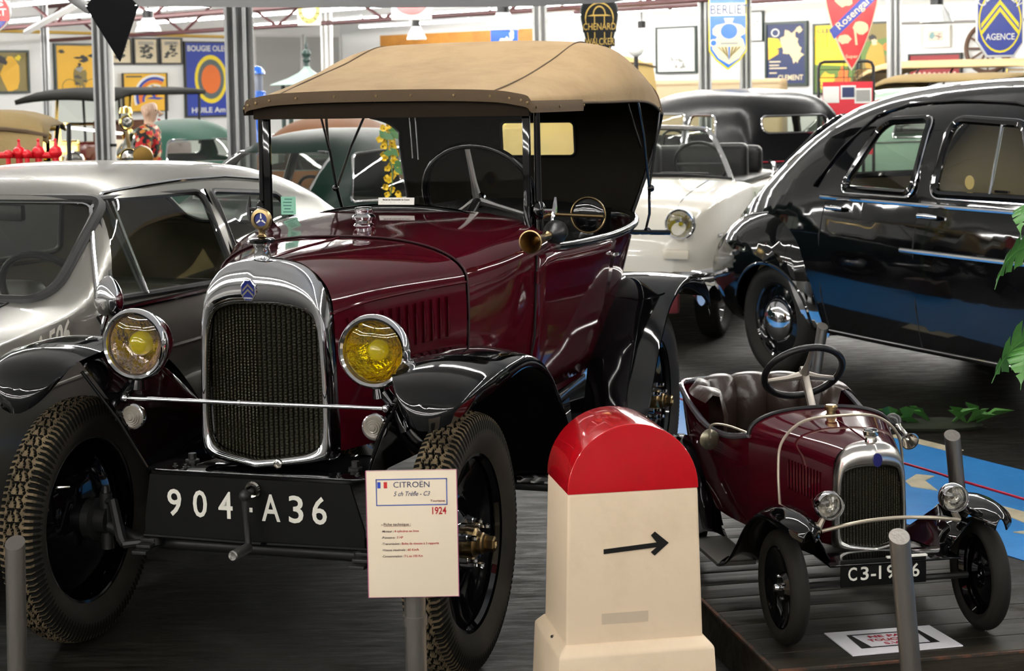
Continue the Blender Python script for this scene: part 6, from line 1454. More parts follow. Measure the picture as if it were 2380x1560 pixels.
def truss(n, a, b, h, seg):
    e = thing('trim_%d' % n, None, None, (0, 0, 0), 0); e['kind'] = 'structure'
    d = b - a; up = V(0, 0, h)
    m = MB(); m.tube([a, b], .035, 6); m.build('bottom_chord', maroon_steel, e); m = MB(); m.tube([a + up, b + up], .035, 6); m.build('top_chord', maroon_steel, e)
    for k in range(seg):
        p0 = a + d * (k / seg); p1 = a + d * ((k + .5) / seg) + up; p2 = a + d * ((k + 1) / seg)
        for q in ((p0, p1), (p1, p2)):
            m = MB(); m.tube(q, .026, 6); m.build('truss_brace', maroon_steel, e)
truss(1, V(-9, 33.4, 2.62), V(3.6, 20.2, 2.62), .62, 7)
truss(2, V(-10, 29.2, 2.62), V(-1.2, 20.0, 2.62), .62, 5)
truss(3, V(1.0, 27, 2.72), V(10, 17.6, 2.72), .55, 5)
# white sloping roof girder seen at the upper corner
m = MB(); a, b = at(90, 62, 25), at(175, 15, 20); m.tube([at(60, 75, 25), at(180, 10, 20)], .045, 4); gi = tag(m.build('trim_4', col_w), kind='structure')
# ================================================================= hanging enamel signs (each a thick plate at its own distance)
class Sign(Panel):
    def __init__(s, name, label, cat, box, depth, outline, face, th=.025, rot=0.0, edge=None):
        a = at(box[0], box[3], depth); b = at(box[2], box[3], depth); c = at(box[0], box[1], depth)
        s.w = b.x - a.x; s.h = c.z - a.z; s.root = thing(name, label, cat, a, rot); s.k = 0; s.y = -th / 2
        m = MB(); m.prism([(x * s.w, z * s.h) for x, z in outline], (0, 0, 0), (1, 0, 0), (0, 0, 1), th); s.sheet = m.build('plate', edge or face, s.root, bevel=.003)
        if edge:
            cx = sum(p[0] for p in outline) / len(outline); cz = sum(p[1] for p in outline) / len(outline); s.poly([(cx + (x - cx) * .94, cz + (z - cz) * .94) for x, z in outline], face, 'enamel')
        top = max(outline, key=lambda p: p[1]); 
        m = MB(); m.tube([(s.w * .5, 0, s.h * .95), (s.w * .5, 0, CEIL - a.z)], .006, 6); m.build('hanger', dark_iron, s.root)
enb = P_('enamel blue', (0.008, 0.030, 0.30), .2); enr = P_('enamel red', (0.60, 0.008, 0.012), .2); enw = P_('enamel white', (0.80, 0.80, 0.76), .25); eny = P_('enamel yellow', (0.85, 0.70, 0.01), .25); enk = mat('enamel black', (0.004, 0.005, 0.005), .3, spec=.2); gold = P_('enamel gold', (0.52, 0.34, 0.06), .3); brb = P_('enamel bright blue', (0.010, 0.13, 0.52), .2)
# round red sign, cut by the frame
circ = [(.5 + .5 * math.cos(2 * PI * k / 40), .5 + .5 * math.sin(2 * PI * k / 40)) for k in range(40)]
s = Sign('round_sign', 'round red, yellow and blue enamel sign ending in ULT beside the frame edge', 'sign', (-92, -22, 28, 82), 12, circ, enr, edge=enw)
s.ell(.5, .5, .46, .46, eny, a0=205, a1=335, inner=.0); s.ell(.5, .5, .46, .46, enb, a0=205, a1=335, inner=.72); s.poly([(.02, .30), (.98, .30), (.96, .62), (.04, .62)], enr)
s.txt('LES', enw, .62, .70, .5, .13, .03); s.txt('RENAULT', enw, .5, .50, .84, .15, .03)
# black kite-shaped board with bracket
kite = [(.0, .735), (.36, 1.0), (.62, 1.0), (1.0, .735), (.615, 0)]
s = Sign('kite_board', 'black kite-shaped board hung from a grey bracket arm in front of a column', 'sign', (204, -32, 326, 145), 8.2, kite, mat('matt black board', (0.004, 0.004, 0.005), .7, spec=.08))
for x in (.03, .97):
    m = MB(); m.lathe([(.006, 0), (.005, .005), (0, .006)], (x * s.w, s.y, .735 * s.h), (0, -1, 0), 10); m.build('rivet', chrome, s.sheet)
m = MB(); m.tube([at(40, -90, 8.25), at(212, 24, 8.25)], .024, 10); tag(m.build('bracket_arm', mat('grey metal rail', (0.2, 0.2, 0.2))), 'grey tube arm carrying the black kite-shaped board', 'bracket')
# ring sign
s = Sign('ring_sign', 'yellow ring enamel sign lettered EAGLES on a white square', 'sign', (692, -6, 746, 60), 26, [(0, 0), (1, 0), (1, 1), (0, 1)], enw)
s.ell(.5, .55, .48, .48, eny, inner=.62)
for k, ch in enumerate('EAGLES'):
    a = math.radians(200 + 140 * k / 5); s.txt(ch, enk, .5 + .39 * math.cos(a), .55 + .39 * math.sin(a), .13, .13, .03, a + PI / 2)
# white sign with red oval
s = Sign('oval_sign', 'white sign with a red oval high above the canvas hood', 'sign', (910, -22, 1004, 47), 24, [(0, 0), (1, 0), (1, 1), (0, 1)], enw)
s.ell(.5, .62, .42, .46, enr); s.txt('COURNIL', enw, .5, .62, .66, .20, .03)
# blue and white sign behind the ribbed lamp
s = Sign('blue_sign', 'bright blue sign with a white figure behind the ribbed lamp', 'sign', (1141, 60, 1204, 112), 25, [(0, 0), (1, 0), (1, 1), (0, 1)], P_('sky blue', (0.01, 0.10, 0.70), .4))
blob(s, .55, .25, .22, .22, enw, 81); blob(s, .78, .55, .08, .25, enw, 82); blob(s, .3, .1, .15, .12, enw, 83)
# shield sign, black with gold
sh = [(.5, 0)] + [tuple(p) for p in spline([(.68, .02), (.80, .14), (.90, .38), (.98, .62), (.99, .84), (.88, .96), (.5, 1.0), (.12, .96), (.01, .84), (.02, .62), (.10, .38), (.20, .14), (.32, .02)], 4)]
s = Sign('shield_sign', 'black shield-shaped enamel sign lettered CHENARD WALCKER in gold', 'sign', (1350, -2, 1438, 132), 14, sh, enk, edge=mat('dark sign edge', (0.02, 0.03, 0.03), .3))
s.ell(.5, .66, .38, .28, gold, a0=0, a1=180, inner=.92); s.ell(.5, .72, .17, .16, gold, a0=0, a1=180, inner=.85)
s.poly([(.12, .66), (.14, .66), (.26, .10), (.24, .10)], gold); s.poly([(.86, .66), (.88, .66), (.76, .10), (.74, .10)], gold)
for x in (.36, .62): s.poly([(x, .10), (x + .022, .10), (x + .022, .70), (x, .70)], gold)
s.poly([(.18, .70), (.82, .70), (.70, .725), (.30, .725)], gold)
s.poly([(.06, .42), (.94, .42), (.94, .56), (.06, .56)], enk); s.txt('CHENARD', gold, .5, .52, .86, .115, .0); s.poly([(.10, .17), (.90, .17), (.90, .31), (.10, .31)], enk); s.txt('WALCKER', gold, .5, .26, .76, .115, .0)
# tall locomotive sign
lo = [(.5, 0), (.82, .10), (1, .20), (1, 1), (0, 1), (0, .20), (.18, .10)]
s = Sign('locomotive_sign', 'tall blue enamel sign lettered BERLIET with a white locomotive front', 'sign', (1648, -60, 1736, 164), 20, lo, brb, edge=eny)
s.poly([(.04, .567), (.96, .567), (.96, .696), (.04, .696)], enw); s.txt('BERLIET', P_('dark navy enamel', (0.008, 0.03, 0.10), .3), .55, .632, 1.0, .095, .01)
fz = lambda P: [(x, .06 + (z - .085) * .765) for x, z in P]
s.poly(fz([(.40, .715), (.66, .715), (.63, .675), (.62, .645), (.85, .62), (.95, .57), (.95, .50), (.82, .46), (.90, .42), (.96, .30), (.80, .17), (.52, .085), (.25, .17), (.08, .30), (.12, .40), (.22, .46), (.10, .50), (.10, .57), (.20, .62), (.44, .645), (.43, .675)]), crm)
s.ell(.53, .405, .22, .080, brb); s.ell(.12, .285, .11, .040, crm); s.ell(.12, .285, .075, .028, brb); s.poly([(.30, .268), (.76, .268), (.76, .290), (.30, .290)], gry)
for k in range(7):
    x0 = .22 + .095 * k; s.poly(fz([(x0, .325), (x0 + .05, .325), (.42 + .03 * k + .025, .15 + .03 * abs(k - 3) * .8), (.42 + .03 * k, .15 + .03 * abs(k - 3) * .8)]), oli if k != 3 else brb)
# heart-shaped pointed sign
he = [(.5, 0)] + [tuple(p) for p in spline([(.62, .13), (.80, .42), (.94, .75), (1.0, 1.0)], 5)] + [tuple(p) for p in spline([(.0, 1.0), (.06, .75), (.20, .42), (.38, .13)], 5)]
s = Sign('pointed_sign', 'red pointed heart-shaped sign with a slanting blue band lettered Rosengart', 'sign', (1912, -34, 2046, 166), 15, he, enr, edge=crm)
s.poly([(.115, .48), (.19, .37), (.97, .86), (.945, .985), (.90, .99)], enb); s.txt('Rosengart', crm, .55, .69, .80, .085, .01, .72)
blob(s, .37, .85, .17, .10, skin_p, 91, 18, .15); blob(s, .66, .50, .13, .07, skin_p, 92, 14, .2); blob(s, .36, .37, .12, .06, skin_p, 93, 14, .2); s.poly([(.56, .30), (.60, .30), (.57, .52), (.53, .50)], skin_p); s.txt('Super', skin_p, .5, .17, .22, .04)
# octagonal blue sign with double chevron
oc = [(.22, 0), (.80, 0), (1.0, .18), (1.0, .90), (.86, 1.0), (.10, 1.0), (0, .90), (0, .22)]
s = Sign('chevron_sign', 'blue octagonal enamel sign with yellow double chevron lettered CITROEN AGENCE', 'sign', (2268, -34, 2377, 134), 13, oc, enb, edge=enw)
s.ell(.5, .50, .46, .44, eny, inner=.93)
for dz in (.0, -.10):
    s.poly([(.10, .47 + dz), (.5, .80 + dz), (.90, .47 + dz), (.90, .40 + dz), (.5, .73 + dz), (.10, .40 + dz)], eny)
s.txt('AGENCE', enw, .5, .285, .62, .085, .02)
for k, ch in enumerate('CITROEN'):
    a = math.radians(148 - 116 * k / 6); s.txt(ch, enw, .5 + .47 * math.cos(a), .60 + .30 * math.sin(a), .12, .12, .02, a - PI / 2)
# ================================================================= hanging lamps, globe, overhead panel
def bell_lamp(label, u, v0, v1, wpx, depth, ribs=False):
    a = at(u, v1, depth); h = (v1 - v0) / F_PX * depth; R = wpx / 2 / F_PX * depth
    e = thing('pendant_lamp', label, 'lamp', a, 0, 'ribbed pendant lamps')
    wh = mat('lamp shade glass', (0.80, 0.82, 0.82), 0.25, 0, .3)
    rows = []; n = 32
    for t, r in ((0, 1.0), (.06, .99), (.3, .90), (.6, .72), (.85, .52), (1.0, .45)):
        rows.append([V(R * r * (1 + (.025 if k % 2 else -.025)) * math.cos(2 * PI * k / n), R * r * (1 + (.025 if k % 2 else -.025)) * math.sin(2 * PI * k / n), h * t) for k in range(n)])
    m = MB(); m.grid(rows, close_v=True); m.build('shade', wh, e, angle=20)
    m = MB(); m.lathe([(R * .42, h), (R * .42, h * 1.5), (R * .2, h * 1.55), (0, h * 1.55)], (0, 0, 0), (0, 0, 1), 16); m.build('gear_box', black_satin, e)
    m = MB(); m.tube([(0, 0, h * 1.5), (0, 0, CEIL - a.z)], .008, 6); m.build('cable', black_satin, e)
bell_lamp('large ribbed pendant lamp above the blue sign over the hood', 1170, 30, 70, 72, 19)
bell_lamp('small pendant lamp hanging in front of the amber fascia board', 968, 62, 92, 44, 27)
bell_lamp('ribbed pendant lamp above the small carriage picture', 2177, 12, 52, 74, 22)
bell_lamp('pendant lamp partly behind the black shield sign', 1492, 66, 98, 46, 26)
bell_lamp('pendant lamp behind the black kite-shaped board', 345, 42, 74, 60, 20)
c = at(1478, 113, 20); gl = thing('globe_lamp', 'white glass globe lamp above the tan hooded car', 'lamp', (c.x, c.y, 0), 0)
m = MB(); m.ball((0, 0, c.z), .092, 20, 14); m.build('globe', mat('opal glass', (0.85, 0.85, 0.82), .2), gl); m = MB(); m.tube([(0, 0, 0), (0, 0, c.z - .08)], .025, 10); m.build('lamp_post', dark_iron, gl)
ovr = thing('overhead_panel', 'long grey curved panel hung across the top of the view', 'panel', (0, 0, 0), 0)
pts = [at(u, v, 10.5) for u, v in ((272, 14), (330, 15), (560, 17), (900, 18), (1240, 15), (1420, 6), (1500, -4))]
m = MB(); m.grid([[p + V(0, dy, dz) for (dy, dz) in ((0, 0), (.35, .03), (.7, .12), (.7, .40), (0, .42), (-.02, .2), (0, 0))] for p in pts]); m.build('panel_skin', mat('grey panel', (0.15, 0.15, 0.15), .6), ovr, angle=50)
for u in (420, 1150):
    m = MB(); m.tube([at(u, 0, 10.7), at(u, 0, 10.7) + V(0, 0, CEIL - at(u, 0, 10.7).z)], .008, 6); m.build('hanger', dark_iron, ovr)
# ================================================================= hooded veteran cars in the background
tanc = mat('pale tan hood cloth', (0.52, 0.38, 0.19), .9, bump=(40, .1)); olc = mat('olive hood cloth', (0.24, 0.17, 0.07), .9, bump=(40, .1))
def hood_shape(root, L, W, z0, z1, m, name='hood', front=.15, rear=.35, edge=.10):
    """rounded hood lofted along x (forward) from 0 (rear) to L"""
    rows = []
    for k in range(15):
        t = k / 14; x = L * t; hz = z1 - (z1 - z0) * (max(0, 1 - t / .22) ** 2.4) * rear - .05 * max(0, (t - .8) / .2) ** 2
        r = []
        for j in range(17):
            u = -1 + 2 * j / 16; r.append(V(x, W / 2 * (abs(u) ** .9) * (1 if u > 0 else -1), hz - (abs(u) ** 5) * edge))
        rows.append(r)
    mb = MB(); mb.grid(rows); return mb.build(name, m, root, solid=.015)
def tourer(label, th, ox, oy, cloth, paint, sc=1.0, W=1.5, z1=1.9, L=2.1, win=True, z_open=1.15):
    r = car_root(label, th, ox, oy)
    h = hood_shape(r, L, W, 1.2, z1, cloth, rear=.25)
    b0 = [[V(-.10 * math.sin(PI * t), u * W / 2 * (1 - .04 * t), lerp(.95, z1 - .10, t)) for u in [lerp(-1, 1, j / 12) for j in range(13)]] for t in [k / 8 for k in range(9)]]
    me = MB(); me.grid(b0); md = bpy.data.meshes.new('hood_back'); md.from_pydata(me.v, [], me.f); bm = bmesh.new(); bm.from_mesh(md)
    if win:
        fs = cut_window(bm, rrect(-.30, 1.30, .30, 1.55, .03), 1, 2, lambda c: True); vs_, f_ = split_off(bm, fs); w_ = MB(); w_.add(vs_, f_); w_.build('rear_window', tint_glass, r, fix=False)
    bm.to_mesh(md); bm.free(); finish(md, 'hood_back', cloth, r)
    m = MB(); m.tube([V(-.02, u * W / 2, z1 - .10 - .06 * abs(u) ** 4) for u in [lerp(-1, 1, j / 12) for j in range(13)]], .014, 6); m.build('hood_binding', canvas_hem, r)
    S = Shell(r, [(-.15, .45, .5, .48, .55, .9, .95, 3, 0), (.0, .60, .64, .64, .5, 1.02, 1.06, 4, 0), (.6, .62, .68, .68, .48, 1.05, 1.08, 5, 0), (1.6, .60, .66, .66, .48, 1.05, 1.08, 5, 0), (2.0, .48, .54, .52, .5, 1.03, 1.10, 3.4, 0), (2.5, .36, .40, .38, .52, 1.0, 1.10, 3, 0), (3.0, .32, .35, .33, .52, .98, 1.08, 3, 0)])
    S.done(paint)
    for sg in (1, -1):
        road_wheel(r, .35, sg * .66, .40, .11, brass, mat('brown spoke paint', (0.10, 0.05, 0.02), .4), 12); road_wheel(r, 2.85, sg * .66, .40, .11, brass, MATS['brown spoke paint'], 12)
        m = MB(); m.tube([(1.95, sg * W * .46, 1.05), (2.05, sg * W * .46, z1 - .12)], .018, 8); m.build('hood_post', black_satin, r); m = MB(); m.tube([(.5, sg * W * .47, 1.05), (.9, sg * W * .485, z1 - .1)], .013, 6); m.tube([(.5, sg * W * .47, 1.05), (.2, sg * W * .485, z1 - .2)], .013, 6); m.build('hood_iron', black_satin, r)
        rows = [[V(.35 + .55 * math.cos(a), sg * y, .42 + .50 * math.sin(a)) for y in (.56, .66, .76)] for a in [PI * k / 10 for k in range(11)]]
        m = MB(); m.grid(rows); m.build('rear_wing', black_gloss, r, solid=.01)
    m = MB(); m.box((.55, 0, 1.12), (.16, 1.2, .36)); m.build('seat_back', leather_black, r, bevel=.05)
    m = MB()
    for a, b in (((2.0, -.62, 1.08), (2.05, -.62, z1 - .15)), ((2.0, .62, 1.08), (2.05, .62, z1 - .15)), ((2.0, -.62, 1.08), (2.0, .62, 1.08)), ((2.05, -.62, z1 - .15), (2.05, .62, z1 - .15))): m.tube([a, b], .016, 6)
    m.build('windscreen_frame', bright_brass, r)
    if sc != 1: r.scale = (sc,) * 3
    return r
tourer('tan hooded open car with a square rear window, beyond the tourer roof', PI - .30, 1.12, 22.5, mat('sand hood cloth', (0.50, 0.36, 0.14), .9), mat('dark red paint', (0.10, 0.01, 0.012), .2, 0, .5), 1.0, 1.55, 1.99)
tourer('tan hooded open car with a gold windscreen, standing behind the red pipe manifold', PI - .15, -3.40, 10.3, olc, black_gloss, .93, 1.5, 1.62, 1.2)
# large tan hood with its olive front flap at the upper right
tourer('long pale tan hooded car standing below the dark red sign', -1.05, 5.55, 27.0, tanc, black_gloss, 1.05, 1.7, 1.80, 2.6, False)
tourer('olive hooded open car with a dark interior beneath the ochre coat poster', -.9, 5.1, 23.6, olc, black_gloss, 1.0, 1.6, 1.68, 1.9, False)
# ---------------------------------------------------------------- veteran car with brass windscreen
vt = car_root('veteran car with black roof, brass windscreen and brass lamps, beside the mannequin', .30, -5.2, 23.6)
rows = [[V(x, u * .78, 1.93 - .06 * u * u - (.05 if x > 1.2 else 0) - (.10 * ((x - 1.2) / .5) ** 2 if x > 1.2 else 0)) for u in [lerp(-1, 1, j / 10) for j in range(11)]] for x in [lerp(-1.4, 1.6, k / 10) for k in range(11)]]
m = MB(); m.grid(rows); m.build('roof', mat('black roof cloth', (0.012, 0.012, 0.010), .8, spec=.1), vt, solid=.07)
red_car = mat('claret paint', (0.09, 0.012, 0.010), .2, 0, .5)
m = MB(); m.box((-.30, 0, .88), (2.0, 1.15, .42)); m.build('body_tub', red_car, vt, bevel=.06)
m = MB(); m.box((1.25, 0, .95), (.85, .70, .44)); m.build('bonnet', red_car, vt, bevel=.10, seg=3)
m = MB(); m.box((1.72, 0, .93), (.10, .66, .56)); m.build('radiator', bright_brass, vt, bevel=.05)
for a, b, nm in (((.80, -.62, 1.12), (.70, -.62, 1.86), 'windscreen_post'), ((.80, .62, 1.12), (.70, .62, 1.86), 'windscreen_post'), ((.80, -.62, 1.14), (.80, .62, 1.14), 'windscreen_rail'), ((.76, -.62, 1.42), (.76, .62, 1.42), 'windscreen_rail'), ((.70, -.62, 1.84), (.70, .62, 1.84), 'windscreen_rail'), ((.80, .62, 1.12), (1.55, .55, .62), 'windscreen_stay'), ((.80, -.62, 1.12), (1.55, -.55, .62), 'windscreen_stay')):
    m = MB(); m.tube([a, b], .024, 8); m.build(nm, bright_brass, vt)
m = MB(); m.grid([[V(.80, -.6, 1.14), V(.80, .6, 1.14)], [V(.70, -.6, 1.84), V(.70, .6, 1.84)]]); m.build('windscreen_glass', tint_glass, vt, fix=False)
for sg in (1, -1):
    road_wheel(vt, 1.55, sg * .64, .42, .11, bright_brass, MATS['brown spoke paint'], 12); road_wheel(vt, -.95, sg * .64, .42, .11, bright_brass, MATS['brown spoke paint'], 12)
    rows = [[V(1.45 + .62 * math.cos(a), sg * y, .45 + .50 * math.sin(a)) for y in (.54, .64, .76)] for a in [PI * k / 12 for k in range(13)]]
    m = MB(); m.grid(rows); m.build('front_wing', black_gloss, vt, solid=.012)
    headlamp(vt, (1.95, sg * .40, .92), .135, 0, 'headlamp', shell=bright_brass)
    m = MB(); m.lathe([(.05, 0), (.09, .03), (.10, .10), (.06, .16), (.03, .2), (0, .21)], (.95, sg * .70, 1.16), (0, 0, 1), 16); m.build('side_lamp', bright_brass, vt)
    for x in (-1.3, -.2): 
        m = MB(); m.tube([(x, sg * .70, 1.05), (x, sg * .72, 1.88)], .02, 6); m.build('roof_post', black_satin, vt)
m = MB(); m.box((1.0, .58, 1.02), (.02, .30, .34)); m.build('paper_notice', paper, vt)
m = MB(); m.box((-.15, 0, 1.25), (.18, 1.0, .42)); m.build('seat_back', mat('rust leather', (0.16, 0.05, 0.02), .5), vt, bevel=.05)
text('7.', white_ink, (1.775, .05, .82), (0, 1, 0), (0, 0, 1), None, .18, 'number', vt)
vt.scale = (.865,) * 3
# big brass lamp and drum close to the mannequin
bl = thing('brass_search_lamp', 'large round brass lamp with a bronze drum standing next to the mannequin', 'lamp', (at(300, 365, 12.5).x, 12.5, 0), .2)
z = at(300, 367, 12.5).z
m = MB(); m.lathe([(0, -.06), (.05, -.05), (.070, 0), (.064, .02), (.055, .014), (0, .01)], (0, 0, z), (.1, -1, 0), 24); m.build('lamp_head', bright_brass, bl); m = MB(); m.lathe([(.054, .015), (.03, .022), (0, .026)], (0, 0, z), (.1, -1, 0), 20); m.build('lamp_glass', refl, bl)
m = MB(); m.lathe([(0, 0), (.075, 0), (.080, .03), (.07, .06), (0, .07)], (.085, .05, z + .005), (.15, -1, 0), 28); m.build('bronze_drum', mat('bronze drum', (0.22, 0.13, 0.03), .35, .8), bl); m = MB(); m.tube([(0, .04, 0), (0, .03, z - .04)], .014, 10); m.build('stand', dark_iron, bl); m = MB(); m.tube([(.085, .04, 0), (.085, .04, z - .05)], .014, 10); m.build('stand', dark_iron, bl)
b2 = thing('brass_headlamp', 'round brass headlamp on a bracket above the larger brass lamp', 'lamp', (at(294, 285, 13.0).x, 13.0, 0), .3); z = at(294, 285, 13).z
m = MB(); m.lathe([(0, -.07), (.04, -.06), (.055, 0), (.048, .014), (0, .008)], (0, 0, z), (.3, -1, 0), 20); m.lathe([(.05, 0), (.04, .04), (0, .05)], (0, .05, z + .07), (0, 0, 1), 12); m.build('lamp_head', bright_brass, b2); m = MB(); m.tube([(0, .05, z - .06), (.02, .05, z - .2), (0, .05, z - .35), (0, .05, 0)], .014, 8); m.build('bracket', brass, b2); m = MB(); m.lathe([(.046, .012), (0, .02)], (0, 0, z), (.3, -1, 0), 20); m.build('lamp_glass', refl, b2)
# ---------------------------------------------------------------- mannequin
mq = thing('mannequin', 'bald shop mannequin in a red and black flowered shirt, turned in profile', 'mannequin', (at(345, 300, 13.6).x, 13.6, 0), 0)
k = 13.6 / F_PX
zt = at(345, 229, 13.6).z; zc = at(345, 285, 13.6).z
skin = mat('mannequin skin', (0.62, 0.42, 0.30), .45); H = zt
def skinned(name, pts, edges, m_, parent, root=0, lv=2):
    me = bpy.data.meshes.new(name); me.from_pydata([p[:3] for p in pts], edges, []); o = bpy.data.objects.new(name, me); COL.objects.link(o); o.parent = parent; me.materials.append(m_)
    o.modifiers.new('skin', 'SKIN'); sv_ = me.skin_vertices[0].data
    for i, p in enumerate(pts): sv_[i].radius = (p[3], p[4] if len(p) > 4 else p[3]); sv_[i].use_root = (i == root)
    md = o.modifiers.new('sub', 'SUBSURF'); md.levels = lv; md.render_levels = lv
    return o
# figure stands about 1.6 m tall, facing the picture's right (+x)
s_ = zt / 1.60
P = [(0, 0, .90, .12, .10), (0, 0, 1.05, .10, .09), (0, 0, 1.22, .12, .11), (-.01, 0, 1.33, .10, .09), (.0, 0, 1.385, .045), (.012, 0, 1.43, .045), (.015, 0, 1.47, .062), (.012, 0, 1.53, .078), (.0, 0, 1.565, .055),
     (0, .17, 1.31, .055), (-.02, .21, 1.10, .042), (.06, .20, .92, .034), (.10, .19, .86, .03), (0, -.17, 1.31, .055), (-.02, -.21, 1.10, .042), (.06, -.20, .92, .034), (.10, -.19, .86, .03),
     (0, .09, .82, .09), (.01, .10, .48, .06), (-.01, .10, .08, .04), (.08, .10, .035, .03), (0, -.09, .82, .09), (.01, -.10, .48, .06), (-.01, -.10, .08, .04), (.08, -.10, .035, .03)]
Ed = [(0, 1), (1, 2), (2, 3), (3, 4), (4, 5), (5, 6), (6, 7), (7, 8), (3, 9), (9, 10), (10, 11), (11, 12), (3, 13), (13, 14), (14, 15), (15, 16), (0, 17), (17, 18), (18, 19), (19, 20), (0, 21), (21, 22), (22, 23), (23, 24)]
sk = skinned('figure', [tuple(c * s_ for c in p) for p in P], Ed, skin, mq)
m = MB(); m.tube([(.082 * s_, 0, 1.50 * s_), (.108 * s_, 0, 1.475 * s_), (.085 * s_, 0, 1.465 * s_)], [.012, .016, .01], 8); m.build('nose', skin, sk)
for sg in (1, -1):
    m = MB(); m.ball((.070 * s_, sg * .030 * s_, 1.505 * s_), .006, 10, 8); m.build('eye', black_ink, sk); m = MB(); m.ball((.0, sg * .078 * s_, 1.49 * s_), .022, 10, 8, (.8, .35, 1.3)); m.build('ear', skin, sk)
m = MB(); m.tube([(.082 * s_, -.02, 1.435 * s_), (.09 * s_, 0, 1.434 * s_), (.082 * s_, .02, 1.435 * s_)], .007, 6); m.build('mouth', red_ink, sk)
shirt = bpy.data.materials.new('flowered shirt'); shirt.use_nodes = True; nt = shirt.node_tree; b = nt.nodes['Principled BSDF']; b.inputs['Roughness'].default_value = .8
tc = nt.nodes.new('ShaderNodeTexCoord'); vo = nt.nodes.new('ShaderNodeTexVoronoi'); vo.inputs['Scale'].default_value = 34; nt.links.new(tc.outputs['Object'], vo.inputs[0]); cr_ = nt.nodes.new('ShaderNodeValToRGB'); cr_.color_ramp.interpolation = 'CONSTANT'
sep = nt.nodes.new('ShaderNodeSeparateColor'); nt.links.new(vo.outputs['Color'], sep.inputs[0]); nt.links.new(sep.outputs[0], cr_.inputs[0])
for pos, c_ in ((.0, (.012, .012, .012, 1)), (.42, (.55, .02, .02, 1)), (.68, (.6, .22, .04, 1)), (.82, (.6, .5, .3, 1)), (.9, (.03, .06, .02, 1))):
    e = cr_.color_ramp.elements.new(pos) if pos > 0 else cr_.color_ramp.elements[0]; e.color = c_
cr_.color_ramp.elements[-1].color = (.03, .06, .02, 1); nt.links.new(cr_.outputs[0], b.inputs['Base Color'])
P = [(0, 0, .86, .135, .12), (0, 0, 1.05, .115, .105), (0, 0, 1.22, .132, .122), (-.01, 0, 1.345, .095, .085), (0, .17, 1.32, .072), (-.015, .205, 1.16, .064), (0, -.17, 1.32, .072), (-.015, -.205, 1.16, .064)]
skinned('shirt', [tuple(c * s_ for c in p) for p in P], [(0, 1), (1, 2), (2, 3), (3, 4), (4, 5), (3, 6), (6, 7)], shirt, mq)
m = MB(); m.lathe([(.14, 0), (.14, .02), (0, .025)], (0, 0, 0), (0, 0, 1), 24); m.build('base', chrome, mq)
# ---------------------------------------------------------------- red pipe manifold
rp = thing('pipe_manifold', 'bright red pump manifold of pipes and valves beyond the silver coupe roof', 'pump', (at(60, 370, 9.6).x, 9.6, 0), 0); rpm = mat('bright red enamel paint', (0.62, 0.006, 0.015), .3)
def RX(u): return (u - 60) / F_PX * 9.6
zq = at(60, 360, 9.6).z
m = MB(); m.tube([(RX(-60), 0, zq), (RX(18), 0, zq), (RX(30), 0, zq)], .018, 12); m.tube([(RX(30), 0, zq), (RX(132), 0, zq - .005)], .018, 12); m.build('header_pipe', rpm, rp)
for u in (45, 90, 130):
    m = MB(); m.tube([(RX(u), 0, zq - .24), (RX(u), 0, zq)], .019, 12); m.build('riser_pipe', rpm, rp); m = MB(); m.ball((RX(u), 0, zq + .012), .036, 14, 10); m.tube([(RX(u), 0, zq + .03), (RX(u), 0, zq + .075)], [.014, .006], 8); m.ball((RX(u), 0, zq + .078), .009); m.build('valve', rpm, rp)
for u in (24, 68):
    m = MB(); m.tube([(RX(u), -.04, zq + .005), (RX(u), -.04, zq - .16)], .013, 10); m.tube([(RX(u), -.04, zq - .05), (RX(u), -.04, zq - .08)], .030, 12); m.ball((RX(u), -.04, zq + .005), .025); m.build('outlet', rpm, rp)
m = MB(); m.box((RX(60), .05, (zq - .22) / 2), (.9, .30, zq - .22)); m.build('pump_base', mat('dark pump casing', (0.02, 0.02, 0.02), .5, spec=.2), rp, bevel=.02)
# ---------------------------------------------------------------- blue pump, kiosk roof
pu = thing('blue_fuel_pump', 'bright blue fuel pump with domed cap beside the steel column', 'fuel pump', (at(599, 220, 18).x, 18, 0), 0); pb = mat('bright blue paint', (0.006, 0.10, 0.52), .2, 0, .6)
zz = at(599, 172, 18).z; Rp = .075
m = MB(); m.lathe([(0, .085), (Rp * .6, .07), (Rp * 1.05, .02), (Rp * 1.1, 0), (Rp * .8, -.005)], (0, 0, zz), (0, 0, 1), 24); m.build('dome', pb, pu); m = MB(); m.lathe([(Rp * .75, 0), (Rp * .75, -.17)], (0, 0, zz), (0, 0, 1), 20); m.build('glass_cylinder', mat('pump glass', (0.25, 0.28, 0.35), .1, .3), pu)
m = MB(); m.lathe([(Rp * .8, -.17), (Rp * 1.1, -.18), (Rp * 1.15, -.30), (Rp * 1.4, -.33), (Rp * 1.5, -.75), (Rp * 1.5, -zz + .06), (Rp * 2, -zz + .05), (Rp * 2, -zz)], (0, 0, zz), (0, 0, 1), 20); m.build('pump_body', pb, pu)
ko = thing('lantern_roof', 'small green and white pointed kiosk roof with a finial beyond the hood', 'kiosk', (at(714, 200, 20).x, 20, 0), .3); z0 = at(714, 196, 20).z; hK = .20
rows = [[V(r * math.cos(PI / 4 * k), r * math.sin(PI / 4 * k), z0 + hK * t) for k in range(8)] for t, r in ((-.04, .42), (0, .42), (.35, .22), (.65, .10), (.85, .05), (1.0, .035))]
m = MB(); m.grid(rows, close_v=True); m.build('roof', mat('verdigris sheet', (0.30, 0.42, 0.38), .4), ko, angle=15)
